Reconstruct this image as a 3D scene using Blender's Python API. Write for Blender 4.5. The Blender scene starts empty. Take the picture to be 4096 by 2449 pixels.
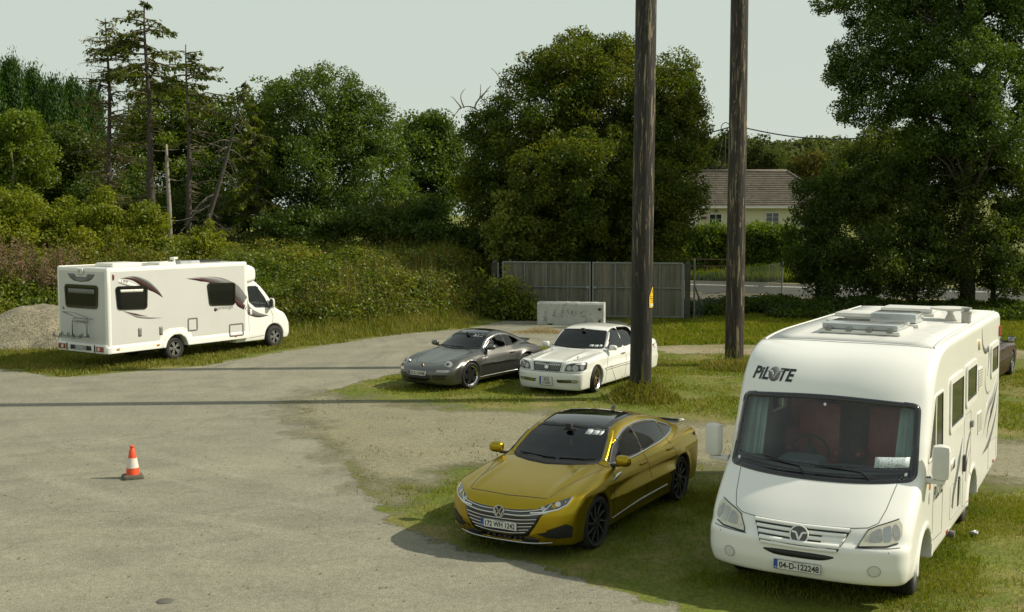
import bpy, bmesh, math, random
import numpy as np
from mathutils import Vector, Matrix
from mathutils.geometry import delaunay_2d_cdt
R = math.radians
random.seed(11)
RG = np.random.default_rng(11)
SC = bpy.context.scene
COL = SC.collection
# ------------------------------------------------------------------ camera geometry
CAM_H, CAM_P, CAM_F = 4.31, R(4.60), 4688.0

def ground_at(dx, dy, z=0.0):
    """Ground point seen at a place of the photograph (2482 px wide view)."""
    px, py = dx * 1.65028, dy * 1.65028
    u = (px - 2048) / CAM_F; v = -(py - 1224.5) / CAM_F
    d = (u, math.cos(CAM_P) + v * math.sin(CAM_P), -math.sin(CAM_P) + v * math.cos(CAM_P))
    t = (z - CAM_H) / d[2]
    return (t * d[0], t * d[1])

def at(dx, dy, depth):
    px, py = dx * 1.65028, dy * 1.65028
    u = (px - 2048) / CAM_F; v = -(py - 1224.5) / CAM_F
    d = (u, math.cos(CAM_P) + v * math.sin(CAM_P), -math.sin(CAM_P) + v * math.cos(CAM_P))
    t = depth / d[1]
    return (t * d[0], depth, CAM_H + t * d[2])

# ------------------------------------------------------------------ materials
MATS = {}
def nodes_of(name):
    m = bpy.data.materials.new(name); m.use_nodes = True
    nt = m.node_tree; nt.nodes.clear()
    out = nt.nodes.new('ShaderNodeOutputMaterial')
    return m, nt, out

def N(nt, t, **kw):
    n = nt.nodes.new(t)
    for k, v in kw.items():
        if k.startswith('i_'):
            n.inputs[k[2:].replace('_', ' ')].default_value = v
        else:
            setattr(n, k, v)
    return n

def L(nt, a, b): nt.links.new(a, b)

def ramp(nt, fac, stops, interp='LINEAR'):
    r = N(nt, 'ShaderNodeValToRGB'); r.color_ramp.interpolation = interp
    els = r.color_ramp.elements
    while len(els) > 1: els.remove(els[-1])
    els[0].position = stops[0][0]; els[0].color = (*stops[0][1][:3], 1)
    for p, c in stops[1:]:
        e = els.new(p); e.color = (*c[:3], 1)
    L(nt, fac, r.inputs[0])
    return r

def g3(v): return (v, v, v)

def pmat(name, col, rough=.5, metal=0., var=.06, scale=5., coat=0., bump=0., bscale=60., col2=None, cscale=None, cpos=(.45, .6), spec=.5, emit=None, trans=0., detail=4.):
    """Principled material whose colour wanders a little by object-space noise."""
    if name in MATS: return MATS[name]
    m, nt, out = nodes_of(name)
    b = N(nt, 'ShaderNodeBsdfPrincipled')
    tc = N(nt, 'ShaderNodeTexCoord')
    nz = N(nt, 'ShaderNodeTexNoise', i_Scale=scale, i_Detail=detail); L(nt, tc.outputs['Object'], nz.inputs['Vector'])
    lo = tuple(max(0, c * (1 - var)) for c in col); hi = tuple(min(1, c * (1 + var)) for c in col)
    r = ramp(nt, nz.outputs['Fac'], [(.3, lo), (.7, hi)])
    colout = r.outputs[0]
    if col2 is not None:
        n2 = N(nt, 'ShaderNodeTexNoise', i_Scale=cscale or scale * 2, i_Detail=6, i_Roughness=.65); L(nt, tc.outputs['Object'], n2.inputs['Vector'])
        r2 = ramp(nt, n2.outputs['Fac'], [(cpos[0], g3(0)), (cpos[1], g3(1))])
        mx = N(nt, 'ShaderNodeMix', data_type='RGBA'); L(nt, r2.outputs[0], mx.inputs[0]); L(nt, colout, mx.inputs[6]); mx.inputs[7].default_value = (*col2, 1)
        colout = mx.outputs[2]
    L(nt, colout, b.inputs['Base Color'])
    b.inputs['Roughness'].default_value = rough; b.inputs['Metallic'].default_value = metal
    b.inputs['Coat Weight'].default_value = coat; b.inputs['Coat Roughness'].default_value = .04
    b.inputs['Specular IOR Level'].default_value = spec
    if bump:
        n3 = N(nt, 'ShaderNodeTexNoise', i_Scale=bscale, i_Detail=5); L(nt, tc.outputs['Object'], n3.inputs['Vector'])
        bp = N(nt, 'ShaderNodeBump', i_Strength=bump, i_Distance=.02); L(nt, n3.outputs['Fac'], bp.inputs['Height']); L(nt, bp.outputs[0], b.inputs['Normal'])
    L(nt, b.outputs[0], out.inputs[0])
    MATS[name] = m
    return m

def glass(name, tint=(.5, .55, .52), rough=.0, ior=1.5, refl=1.0):
    if name in MATS: return MATS[name]
    m, nt, out = nodes_of(name)
    tr = N(nt, 'ShaderNodeBsdfTransparent'); tr.inputs[0].default_value = (*tint, 1)
    gl = N(nt, 'ShaderNodeBsdfGlossy', i_Roughness=max(rough, .015)); gl.inputs[0].default_value = (refl, refl, refl, 1)
    fr = N(nt, 'ShaderNodeFresnel', i_IOR=ior)
    tc = N(nt, 'ShaderNodeTexCoord'); nz = N(nt, 'ShaderNodeTexNoise', i_Scale=3.); L(nt, tc.outputs['Object'], nz.inputs['Vector'])
    mth = N(nt, 'ShaderNodeMath', operation='MULTIPLY_ADD'); mth.inputs[1].default_value = .03; mth.inputs[2].default_value = .0
    L(nt, nz.outputs['Fac'], mth.inputs[0])
    ad = N(nt, 'ShaderNodeMath', operation='ADD'); L(nt, fr.outputs[0], ad.inputs[0]); L(nt, mth.outputs[0], ad.inputs[1])
    mx = N(nt, 'ShaderNodeMixShader'); L(nt, ad.outputs[0], mx.inputs[0]); L(nt, tr.outputs[0], mx.inputs[1]); L(nt, gl.outputs[0], mx.inputs[2])
    L(nt, mx.outputs[0], out.inputs[0]); MATS[name] = m
    return m

# ------------------------------------------------------------------ scene graph
def tag(o, label=None, cat=None, group=None, kind=None):
    if label: o['label'] = label
    if cat: o['category'] = cat
    if group: o['group'] = group
    if kind: o['kind'] = kind
    return o

def root(name, label, cat, loc=(0, 0, 0), rz=0., group=None):
    o = bpy.data.objects.new(name, None); COL.objects.link(o)
    o.empty_display_size = .3
    o.location = loc; o.rotation_euler = (0, 0, rz)
    return tag(o, label, cat, group)

def new_obj(name, verts, faces, mats, parent=None, smooth=True, mat_idx=None, sharp=None):
    me = bpy.data.meshes.new(name)
    v = np.asarray(verts, dtype=np.float32).reshape(-1, 3)
    if isinstance(faces, np.ndarray):
        k = faces.shape[1]; f = faces.astype(np.int32)
        me.vertices.add(len(v)); me.vertices.foreach_set('co', v.ravel())
        me.loops.add(f.size); me.loops.foreach_set('vertex_index', f.ravel())
        me.polygons.add(len(f)); me.polygons.foreach_set('loop_start', np.arange(0, f.size, k, dtype=np.int32))
        me.update(calc_edges=True); me.validate()
    else:
        me.from_pydata([tuple(map(float, p)) for p in v], [], [tuple(int(i) for i in f) for f in faces]); me.update()
    if not isinstance(mats, (list, tuple)): mats = [mats]
    for m in mats: me.materials.append(m)
    n = len(me.polygons)
    if mat_idx is not None: me.polygons.foreach_set('material_index', np.asarray(mat_idx, dtype=np.int32))
    me.polygons.foreach_set('use_smooth', np.full(n, bool(smooth)))
    if sharp is not None:
        try: me.set_sharp_from_angle(angle=sharp)
        except Exception: pass
    me.update()
    o = bpy.data.objects.new(name, me); COL.objects.link(o)
    if parent is not None: o.parent = parent
    return o

class MB:
    """Collects shapes for ONE mesh object."""
    def __init__(s): s.v = []; s.f = []; s.m = []; s.cur = 0
    def add(s, v, f, mi=None):
        o = len(s.v); s.v += [tuple(p) for p in v]; s.f += [tuple(i + o for i in q) for q in f]
        s.m += [s.cur if mi is None else mi] * len(f); return s
    def box(s, c, d, rot=None, bev=0.):
        bm = bmesh.new(); bmesh.ops.create_cube(bm, size=1)
        for v in bm.verts: v.co = Vector((v.co.x * d[0], v.co.y * d[1], v.co.z * d[2]))
        if bev > 0: bmesh.ops.bevel(bm, geom=bm.edges[:], offset=min(bev, min(d) * .45), segments=2, profile=.6, affect='EDGES')
        M = Matrix.Translation(c)
        if rot is not None: M = M @ (rot if isinstance(rot, Matrix) else Matrix.Rotation(rot, 4, 'Z'))
        bm.verts.index_update()
        s.add([M @ v.co for v in bm.verts], [[v.index for v in f.verts] for f in bm.faces]); bm.free(); return s
    def tube(s, path, rad, n=8, cap=True):
        P = [Vector(p) for p in path]; k = len(P)
        r = [rad] * k if np.isscalar(rad) else list(rad)
        vs = []; up = Vector((0, 0, 1)); prevx = None
        for i in range(k):
            t = (P[min(i + 1, k - 1)] - P[max(i - 1, 0)]); t = t.normalized() if t.length > 1e-9 else up
            if prevx is None:
                a = Vector((1, 0, 0)) if abs(t.x) < .8 else Vector((0, 1, 0))
            else: a = prevx
            x = (a - t * a.dot(t)).normalized(); y = t.cross(x); prevx = x
            for j in range(n):
                an = 2 * math.pi * j / n
                vs.append(P[i] + (x * math.cos(an) + y * math.sin(an)) * r[i])
        fs = [(i * n + j, i * n + (j + 1) % n, (i + 1) * n + (j + 1) % n, (i + 1) * n + j) for i in range(k - 1) for j in range(n)]
        if cap: fs += [tuple(range(n - 1, -1, -1)), tuple((k - 1) * n + j for j in range(n))]
        return s.add(vs, fs)
    def lathe(s, prof, n=24, axis='Z', M=None, closed=False):
        """prof: (radius, height) pairs turned about the axis."""
        vs = []; k = len(prof)
        for r, h in prof:
            for j in range(n):
                a = 2 * math.pi * j / n
                c, d = r * math.cos(a), r * math.sin(a)
                vs.append({'Z': (c, d, h), 'Y': (c, h, -d), 'X': (h, c, d)}[axis])
        if M is not None: vs = [M @ Vector(p) for p in vs]
        kk = k if closed else k - 1
        fs = [(i * n + j, i * n + (j + 1) % n, ((i + 1) % k) * n + (j + 1) % n, ((i + 1) % k) * n + j) for i in range(kk) for j in range(n)]
        return s.add(vs, fs)
    def prism(s, poly, fn, a, b):
        """extrude a 2-D outline between depths a and b; fn(u, v, w) -> xyz"""
        n = len(poly)
        vs = [fn(u, v, a) for u, v in poly] + [fn(u, v, b) for u, v in poly]
        fs = [tuple(range(n)), tuple(range(2 * n - 1, n - 1, -1))] + [(i, i + n, (i + 1) % n + n, (i + 1) % n) for i in range(n)]
        return s.add(vs, fs)
    def build(s, name, mats, parent=None, smooth=False, sharp=None, fix=True):
        o = new_obj(name, s.v, s.f, mats, parent, smooth or sharp is not None, s.m, None)
        if fix:
            bm = bmesh.new(); bm.from_mesh(o.data); bmesh.ops.recalc_face_normals(bm, faces=bm.faces[:]); bm.to_mesh(o.data); bm.free()
        if sharp is not None:
            try: o.data.set_sharp_from_angle(angle=sharp)
            except Exception: pass
        return o

def pch(x, xs, ys):
    """monotone cubic through control points, vectorised"""
    xs = np.asarray(xs, float); ys = np.asarray(ys, float); h = np.diff(xs); d = np.diff(ys) / h
    m = np.zeros_like(xs); m[0] = d[0]; m[-1] = d[-1]
    for i in range(1, len(xs) - 1):
        if d[i - 1] * d[i] > 0:
            w1 = 2 * h[i] + h[i - 1]; w2 = h[i] + 2 * h[i - 1]
            m[i] = (w1 + w2) / (w1 / d[i - 1] + w2 / d[i])
    x = np.clip(x, xs[0], xs[-1]); i = np.clip(np.searchsorted(xs, x) - 1, 0, len(h) - 1)
    t = (x - xs[i]) / h[i]
    return ((1 + 2 * t) * (1 - t) ** 2 * ys[i] + t * (1 - t) ** 2 * h[i] * m[i] + t * t * (3 - 2 * t) * ys[i + 1] + t * t * (t - 1) * h[i] * m[i + 1]).astype(np.float32)

def crv(pairs): xs, ys = zip(*pairs); return lambda x: pch(x, xs, ys)

def smax(a, b, k):
    h = np.clip(.5 + .5 * (a - b) / k, 0, 1); return b + (a - b) * h + k * h * (1 - h)
def smin(a, b, k): return -smax(-a, -b, k)

def poly_sdf(poly, X, Y):
    P = np.asarray(poly, float); d = np.full(X.shape, 1e9); ins = np.zeros(X.shape, bool)
    n = len(P)
    for i in range(n):
        a = P[i]; b = P[(i + 1) % n]; e = b - a
        wx, wy = X - a[0], Y - a[1]
        t = np.clip((wx * e[0] + wy * e[1]) / max(e @ e, 1e-12), 0, 1)
        d = np.minimum(d, (wx - e[0] * t) ** 2 + (wy - e[1] * t) ** 2)
        c = ((a[1] <= Y) != (b[1] <= Y))
        with np.errstate(divide='ignore', invalid='ignore'):
            xi = a[0] + (Y - a[1]) * e[0] / (e[1] if e[1] != 0 else 1e-12)
        ins ^= c & (X < xi)
    d = np.sqrt(d); return np.where(ins, -d, d)

def round_poly(poly, r=.03, n=4):
    out = []; k = len(poly)
    rr = r if isinstance(r, (list, tuple)) else [r] * k
    for i in range(k):
        p0 = np.array(poly[i - 1], float); p1 = np.array(poly[i], float); p2 = np.array(poly[(i + 1) % k], float)
        a = p0 - p1; b = p2 - p1; la = np.linalg.norm(a); lb = np.linalg.norm(b)
        q = min(rr[i], la * .45, lb * .45)
        A = p1 + a / la * q; B = p1 + b / lb * q
        for j in range(n + 1):
            t = j / n; out.append(tuple((1 - t) ** 2 * A + 2 * t * (1 - t) * p1 + t * t * B))
    return out

def catmull(pts, n=6, closed=False):
    P = [np.array(p, float) for p in pts]; k = len(P); out = []
    for i in range(k if closed else k - 1):
        p0 = P[(i - 1) % k] if closed or i > 0 else 2 * P[0] - P[1]
        p1 = P[i]; p2 = P[(i + 1) % k]
        p3 = P[(i + 2) % k] if closed or i < k - 2 else 2 * P[-1] - P[-2]
        for j in range(n):
            t = j / n
            out.append(tuple(.5 * ((2 * p1) + (-p0 + p2) * t + (2 * p0 - 5 * p1 + 4 * p2 - p3) * t * t + (-p0 + 3 * p1 - 3 * p2 + p3) * t ** 3)))
    if not closed: out.append(tuple(P[-1]))
    return out

class Field:
    """A sampled distance-like field on a regular grid: polygonise it, or lay things on its skin."""
    def __init__(s, lo, hi, h):
        s.lo = np.array(lo, float); s.h = h
        s.n = np.ceil((np.array(hi) - s.lo) / h).astype(int) + 1
        ax = [s.lo[i] + h * np.arange(s.n[i]) for i in range(3)]
        s.x, s.y, s.z = [a.astype(np.float32) for a in ax]
        s.X = s.x[:, None, None]; s.Y = s.y[None, :, None]; s.Z = s.z[None, None, :]
        s.F = None
    def sample(s, P, F=None):
        F = s.F if F is None else F
        q = (np.asarray(P) - s.lo) / s.h
        i = np.clip(np.floor(q).astype(int), 0, s.n - 2); t = np.clip(q - i, 0, 1)
        r = 0
        for a in (0, 1):
            for b in (0, 1):
                for c in (0, 1):
                    w = (t[:, 0] if a else 1 - t[:, 0]) * (t[:, 1] if b else 1 - t[:, 1]) * (t[:, 2] if c else 1 - t[:, 2])
                    r = r + w * F[i[:, 0] + a, i[:, 1] + b, i[:, 2] + c]
        return r
    def grad(s, P, F=None):
        e = s.h * .75; P = np.asarray(P, float); g = np.zeros_like(P)
        for k in range(3):
            d = np.zeros(3); d[k] = e
            g[:, k] = (s.sample(P + d, F) - s.sample(P - d, F)) / (2 * e)
        return g
    def mesh(s, F, refine=2):
        S = F < 0; nx, ny, nz = F.shape
        cor = [(a, b, c) for a in (0, 1) for b in (0, 1) for c in (0, 1)]
        sl = lambda A, o: A[o[0]:nx - 1 + o[0], o[1]:ny - 1 + o[1], o[2]:nz - 1 + o[2]]
        cnt = sum(sl(S, o).astype(np.int8) for o in cor)
        act = (cnt > 0) & (cnt < 8); I = np.argwhere(act)
        idx = np.full(act.shape, -1, np.int64); idx[act] = np.arange(len(I))
        val = {o: F[I[:, 0] + o[0], I[:, 1] + o[1], I[:, 2] + o[2]] for o in cor}
        ps = np.zeros((len(I), 3)); w = np.zeros(len(I))
        for a in cor:
            for k in range(3):
                if a[k]: continue
                b = list(a); b[k] = 1; b = tuple(b)
                fa, fb = val[a], val[b]; m = (fa < 0) != (fb < 0)
                t = np.where(m, fa / np.where(m, fa - fb, 1), 0)
                p = np.array(a, float)[None] + t[:, None] * (np.array(b) - np.array(a))[None]
                ps += p * m[:, None]; w += m
        V = s.lo + (I + ps / w[:, None]) * s.h
        for _ in range(refine):
            f = s.sample(V, F); g = s.grad(V, F); gg = np.maximum((g * g).sum(1), .15)
            st = -(f / gg)[:, None] * g; ln = np.linalg.norm(st, axis=1, keepdims=True)
            V = V + st * np.minimum(1, .4 * s.h / np.maximum(ln, 1e-9)) * .8
        Q = []
        for k in range(3):
            o = [0, 0, 0]; o[k] = 1
            A = S[tuple(slice(0, -1) if i == k else slice(1, -1) for i in range(3))]
            B = S[tuple(slice(1, None) if i == k else slice(1, -1) for i in range(3))]
            E = np.argwhere(A != B)
            if not len(E): continue
            fl = A[tuple(E.T)]
            E = E + np.array([0 if i == k else 1 for i in range(3)])
            u, v = (k + 1) % 3, (k + 2) % 3
            def cell(du, dv):
                c = E.copy(); c[:, u] += du; c[:, v] += dv; return idx[c[:, 0], c[:, 1], c[:, 2]]
            q = np.stack([cell(-1, -1), cell(0, -1), cell(0, 0), cell(-1, 0)], 1)
            q[~fl] = q[~fl][:, ::-1]; Q.append(q)
        Q = np.concatenate(Q); Q = Q[(Q >= 0).all(1)]
        return V, Q
    def cast(s, O, D, F=None, T=3.2):
        """first crossing of the skin along D from O"""
        O = np.asarray(O, float); D = np.asarray(D, float); n = len(O); st = s.h * .6
        hit = np.full(n, np.nan); prev = s.sample(O, F)
        for i in range(1, int(T / st)):
            t = i * st; cur = s.sample(O + D * t, F)
            m = np.isnan(hit) & (cur < 0) & (prev >= 0)
            hit[m] = t - st * (cur[m] / (cur[m] - prev[m])); prev = cur
        bad = np.isnan(hit)
        if abs(D[0, 1]) > .99: bad |= np.abs(np.nan_to_num(O[:, 1] + D[:, 1] * hit)) < .42      # a flank ray that slipped past the pillar
        if bad.any() and not bad.all():
            good = np.where(~bad)[0]
            for i in np.where(bad)[0]: hit[i] = hit[good[np.argmin(((O[good] - O[i]) ** 2).sum(1))]]
        elif bad.all(): hit[:] = 0
        return O + D * hit[:, None]

# 2-D frames from which outlines are laid on a skin: name -> (origin fn(u, v), direction)
def frame(kind, ang=0.):
    if kind == 'left': return (lambda u, v: (-u, 2.0, v)), (0, -1, 0)      # u = distance behind the nose
    if kind == 'right': return (lambda u, v: (-u, -2.0, v)), (0, 1, 0)
    if kind == 'front':                                                     # u = y, v = z ; turned by ang about z
        c, s_ = math.cos(ang), math.sin(ang)
        return (lambda u, v: (1.6 * c - s_ * u, 1.6 * s_ + c * u, v)), (-c, -s_, 0)
    if kind == 'rear': return (lambda u, v: (-9.0, u, v)), (1, 0, 0)
    if kind == 'top': return (lambda u, v: (-u, v, 3.2)), (0, 0, -1)

def fit_side(fd, pts, least=.06, mx=.4):
    """slide flank outline points rearwards until they lie on the flank, not past the screen pillar"""
    P = np.array(pts, float); n = len(P)
    ys = np.arange(1.10, .30, -.012)
    def reach(S):
        Q = np.stack([np.repeat(-S, len(ys)), np.tile(ys, n), np.repeat(P[:, 1], len(ys))], 1); F = fd.sample(Q).reshape(n, len(ys)); k = np.argmax(F < 0, 1); ok = (F < 0).any(1); k = np.maximum(k, 1); i = np.arange(n)
        t = F[i, k - 1] / np.where(np.abs(F[i, k - 1] - F[i, k]) < 1e-9, 1, F[i, k - 1] - F[i, k]); return np.where(ok, ys[k - 1] - .012 * np.clip(t, 0, 1), 0)
    full = np.max([reach(np.full(n, q)) for q in (2.2, 2.5, 2.8)], 0) - least
    moved = np.zeros(n, bool)
    for _ in range(int(mx / .005)):
        go = (reach(P[:, 0]) < full) & (P[:, 0] < 2.4)
        if not go.any(): break
        P[go, 0] += .005; moved |= go
    for _ in range(3):
        Q = (np.roll(P, 1, 0) + np.roll(P, -1, 0)) * .25 + P * .5; m = moved.copy(); m[0] = m[-1] = False; P[m] = Q[m]
    return [tuple(p) for p in P]

def fill2d(poly, sp):
    P = np.asarray(poly, float); pts = []
    for i in range(len(P)):
        a, b = P[i], P[(i + 1) % len(P)]; k = max(1, int(np.ceil(np.linalg.norm(b - a) / sp)))
        pts += [tuple(a + (b - a) * j / k) for j in range(k)]
    nb = len(pts); lo = P.min(0); hi = P.max(0)
    gx, gy = np.meshgrid(np.arange(lo[0], hi[0], sp), np.arange(lo[1], hi[1], sp))
    sd = poly_sdf(P, gx, gy); ins = sd < -sp * .45
    pts += list(zip(gx[ins], gy[ins]))
    vs, es, fs, ov, oe, of = delaunay_2d_cdt([Vector(p) for p in pts], [], [list(range(nb))], 1, 1e-5)
    bd = [i for i in range(len(vs))]
    return [tuple(v) for v in vs], [tuple(f) for f in fs], nb

def patch_data(fd, poly, kind, F=None, off=.003, thick=.012, sp=.06, ang=0., mirror=False):
    v2, f, nb = fill2d(poly, sp)
    of, d = frame(kind, ang)
    O = np.array([of(u, v) for u, v in v2]); D = np.repeat(np.array([d], float), len(O), 0)
    P = fd.cast(O, D, F, T=9.5 if kind == 'rear' else 5.2 if kind == 'front' else 3.4)
    g = fd.grad(P, F); g /= np.maximum(np.linalg.norm(g, axis=1, keepdims=True), 1e-6)
    P1 = P + g * off; P0 = P1 - g * thick
    # rim edges = edges used once
    cnt = {}
    fs = []
    for q in f:
        a = np.array([P1[i] for i in q[:3]]); nn = np.cross(a[1] - a[0], a[2] - a[0])
        q = q if nn @ g[q[0]] > 0 else q[::-1]
        fs.append(tuple(q))
        for i in range(len(q)):
            e = (q[i], q[(i + 1) % len(q)]); cnt[e] = cnt.get(e, 0) + 1
    rim = [e for e in cnt if (e[1], e[0]) not in cnt]
    vs = [tuple(p) for p in P1]; mp = {}
    for e in rim:
        for i in e:
            if i not in mp: mp[i] = len(vs); vs.append(tuple(P0[i]))
    fs += [(e[1], e[0], mp[e[0]], mp[e[1]]) for e in rim]
    if mirror:
        vs = [(x, -y, z) for x, y, z in vs]; fs = [q[::-1] for q in fs]
    return vs, fs

def ribbon_data(fd, line, width, kind, F=None, off=.003, closed=False, ang=0., mirror=False, sp=.05, thick=.01):
    P = [np.array(p, float) for p in line]; pts = []
    n = len(P)
    for i in range(n if closed else n - 1):
        a, b = P[i], P[(i + 1) % n]; k = max(1, int(np.ceil(np.linalg.norm(b - a) / sp)))
        pts += [a + (b - a) * j / k for j in range(k)]
    if not closed: pts.append(P[-1])
    m = len(pts); ws = np.full(m, width) if np.isscalar(width) else np.interp(np.linspace(0, 1, m), np.linspace(0, 1, len(width)), width)
    rows = []
    for i in range(m):
        a = pts[(i - 1) % m] if closed or i > 0 else pts[0]; b = pts[(i + 1) % m] if closed or i < m - 1 else pts[-1]
        t = (b - a) / max(np.linalg.norm(b - a), 1e-9); nn = np.array([-t[1], t[0]])
        rows += [pts[i] + nn * ws[i] / 2, pts[i], pts[i] - nn * ws[i] / 2]
    of, d = frame(kind, ang)
    O = np.array([of(u, v) for u, v in rows]); D = np.repeat(np.array([d], float), len(O), 0)
    C = fd.cast(O, D, F, T=9.5 if kind == 'rear' else 5.2 if kind == 'front' else 3.4); g = fd.grad(C, F); g /= np.maximum(np.linalg.norm(g, axis=1, keepdims=True), 1e-6)
    V1 = C + g * off; V0 = V1[:] - g * thick
    vs = [tuple(p) for p in V1] + [tuple(p) for p in V0]; o = len(V1); fs = []
    for i in range(m if closed else m - 1):
        a = 3 * i; b = 3 * ((i + 1) % m)
        for q in ((a, a + 1, b + 1, b), (a + 1, a + 2, b + 2, b + 1), (a + o, a, b, b + o), (a + 2, a + 2 + o, b + 2 + o, b + 2)):
            fs.append(q)
    q = fs[0]; A = V1[[q[0], q[1], q[2]]]
    if np.cross(A[1] - A[0], A[2] - A[0]) @ g[q[0]] < 0: fs = [q[::-1] for q in fs]
    if mirror:
        vs = [(x, -y, z) for x, y, z in vs]; fs = [q[::-1] for q in fs]
    return vs, fs

# ------------------------------------------------------------------ lettering
_FONT = {}
def text2d(s, size=1., shear=0., bold=0., space=1.):
    """flat glyph triangles from the built-in font, centred on the origin; returns verts2d, faces, width"""
    key = (s, shear, bold, space)
    if key not in _FONT:
        c = bpy.data.curves.new('t', 'FONT'); c.body = s; c.size = 1; c.shear = shear; c.offset = bold; c.space_character = space; c.resolution_u = 3; c.fill_mode = 'FRONT'
        o = bpy.data.objects.new('t', c); COL.objects.link(o)
        dg = bpy.context.evaluated_depsgraph_get(); dg.update()
        me = o.evaluated_get(dg).to_mesh()
        v = [(p.co.x, p.co.y) for p in me.vertices]; f = [tuple(q.vertices) for q in me.polygons]
        o.evaluated_get(dg).to_mesh_clear(); bpy.data.objects.remove(o); bpy.data.curves.remove(c)
        a = np.array(v); mid = (a.min(0) + a.max(0)) / 2; a = a - mid
        _FONT[key] = (a, f)
    a, f = _FONT[key]
    return a * size, f

def text_fit(s, w, h, **kw):
    a, f = text2d(s, **kw); ext = a.max(0) - a.min(0)
    return a * np.array([w / ext[0], h / ext[1]]), f
# ------------------------------------------------------------------ cars
BLACK = pmat('black_plastic', (.012, .012, .012), .45, var=.1)
GLOSSBLK = pmat('gloss_black', (.008, .008, .009), .08, coat=.6)
SEAL = pmat('rubber_seal', (.008, .008, .008), .55)
CHROME = pmat('chrome', (.62, .62, .6), .14, 1., var=.04)
SATIN = pmat('satin_metal', (.42, .42, .41), .32, 1., var=.06)
RUBBER = pmat('tyre_rubber', (.014, .014, .013), .78, var=.25, scale=14, col2=(.045, .04, .032), cscale=7, cpos=(.55, .8), bump=.3, bscale=90)
TRIM = pmat('cabin_trim', (.028, .028, .027), .75, var=.2)
SEATC = pmat('seat_cloth', (.022, .022, .023), .85, var=.2)
PLATEW = pmat('plate_white', (.62, .62, .58), .35, var=.03)
PLATEBLUE = pmat('plate_blue', (.012, .07, .32), .4)
INK = pmat('plate_black', (.01, .01, .01), .5)
LENS = pmat('lamp_lens', (.34, .34, .32), .06, .35, var=.12, scale=28, coat=1.)
LENSDK = pmat('lamp_lens_smoked', (.05, .052, .052), .05, .3, var=.3, scale=24, coat=1.)
REDLENS = pmat('red_lens', (.28, .012, .008), .12, coat=1., var=.2)
AMBER = pmat('amber_lens', (.75, .22, .02), .15, coat=1.)
MIRG = pmat('mirror_glass', (.75, .8, .8), .02, 1., var=.02)
STICK = pmat('sticker_paper', (.55, .6, .58), .5, col2=(.2, .28, .34), cscale=45, cpos=(.5, .62))

class Veh:
    """One vehicle: an Empty with parts; local x runs forward, nose at local +L/2."""
    def __init__(s, name, label, cat, nose, yaw, Lg, group=None):
        a = R(yaw); s.L = Lg
        s.root = root(name, label, cat, (nose[0] - math.cos(a) * Lg / 2, nose[1] - math.sin(a) * Lg / 2, 0), a, group)
    def link(s, o, parent=None):
        if parent is None: o.parent = s.root; o.location.x += s.L / 2
        else: o.parent = parent
        return o
    def raw(s, name, data, mats, smooth=True, mi=None, sharp=None, parent=None, label=None):
        o = new_obj(name, data[0], data[1], mats, None, smooth, mi)
        if sharp is not None:
            try: o.data.set_sharp_from_angle(angle=sharp)
            except Exception: pass
        s.link(o, parent)
        if label: o['label'] = label
        return o
    def mb(s, name, b, mats, parent=None, smooth=False, sharp=None, fix=True, label=None):
        o = b.build(name, mats, None, smooth, sharp, fix); s.link(o, parent)
        if label: o['label'] = label
        return o

def join(*ds):
    v, f, m = [], [], []
    for k, d in enumerate(ds):
        dd, mi = d if len(d) == 2 and isinstance(d[1], int) else (d, 0)
        o = len(v); v += list(dd[0]); f += [tuple(i + o for i in q) for q in dd[1]]; m += [mi] * len(dd[1])
    return v, f, m

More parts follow.
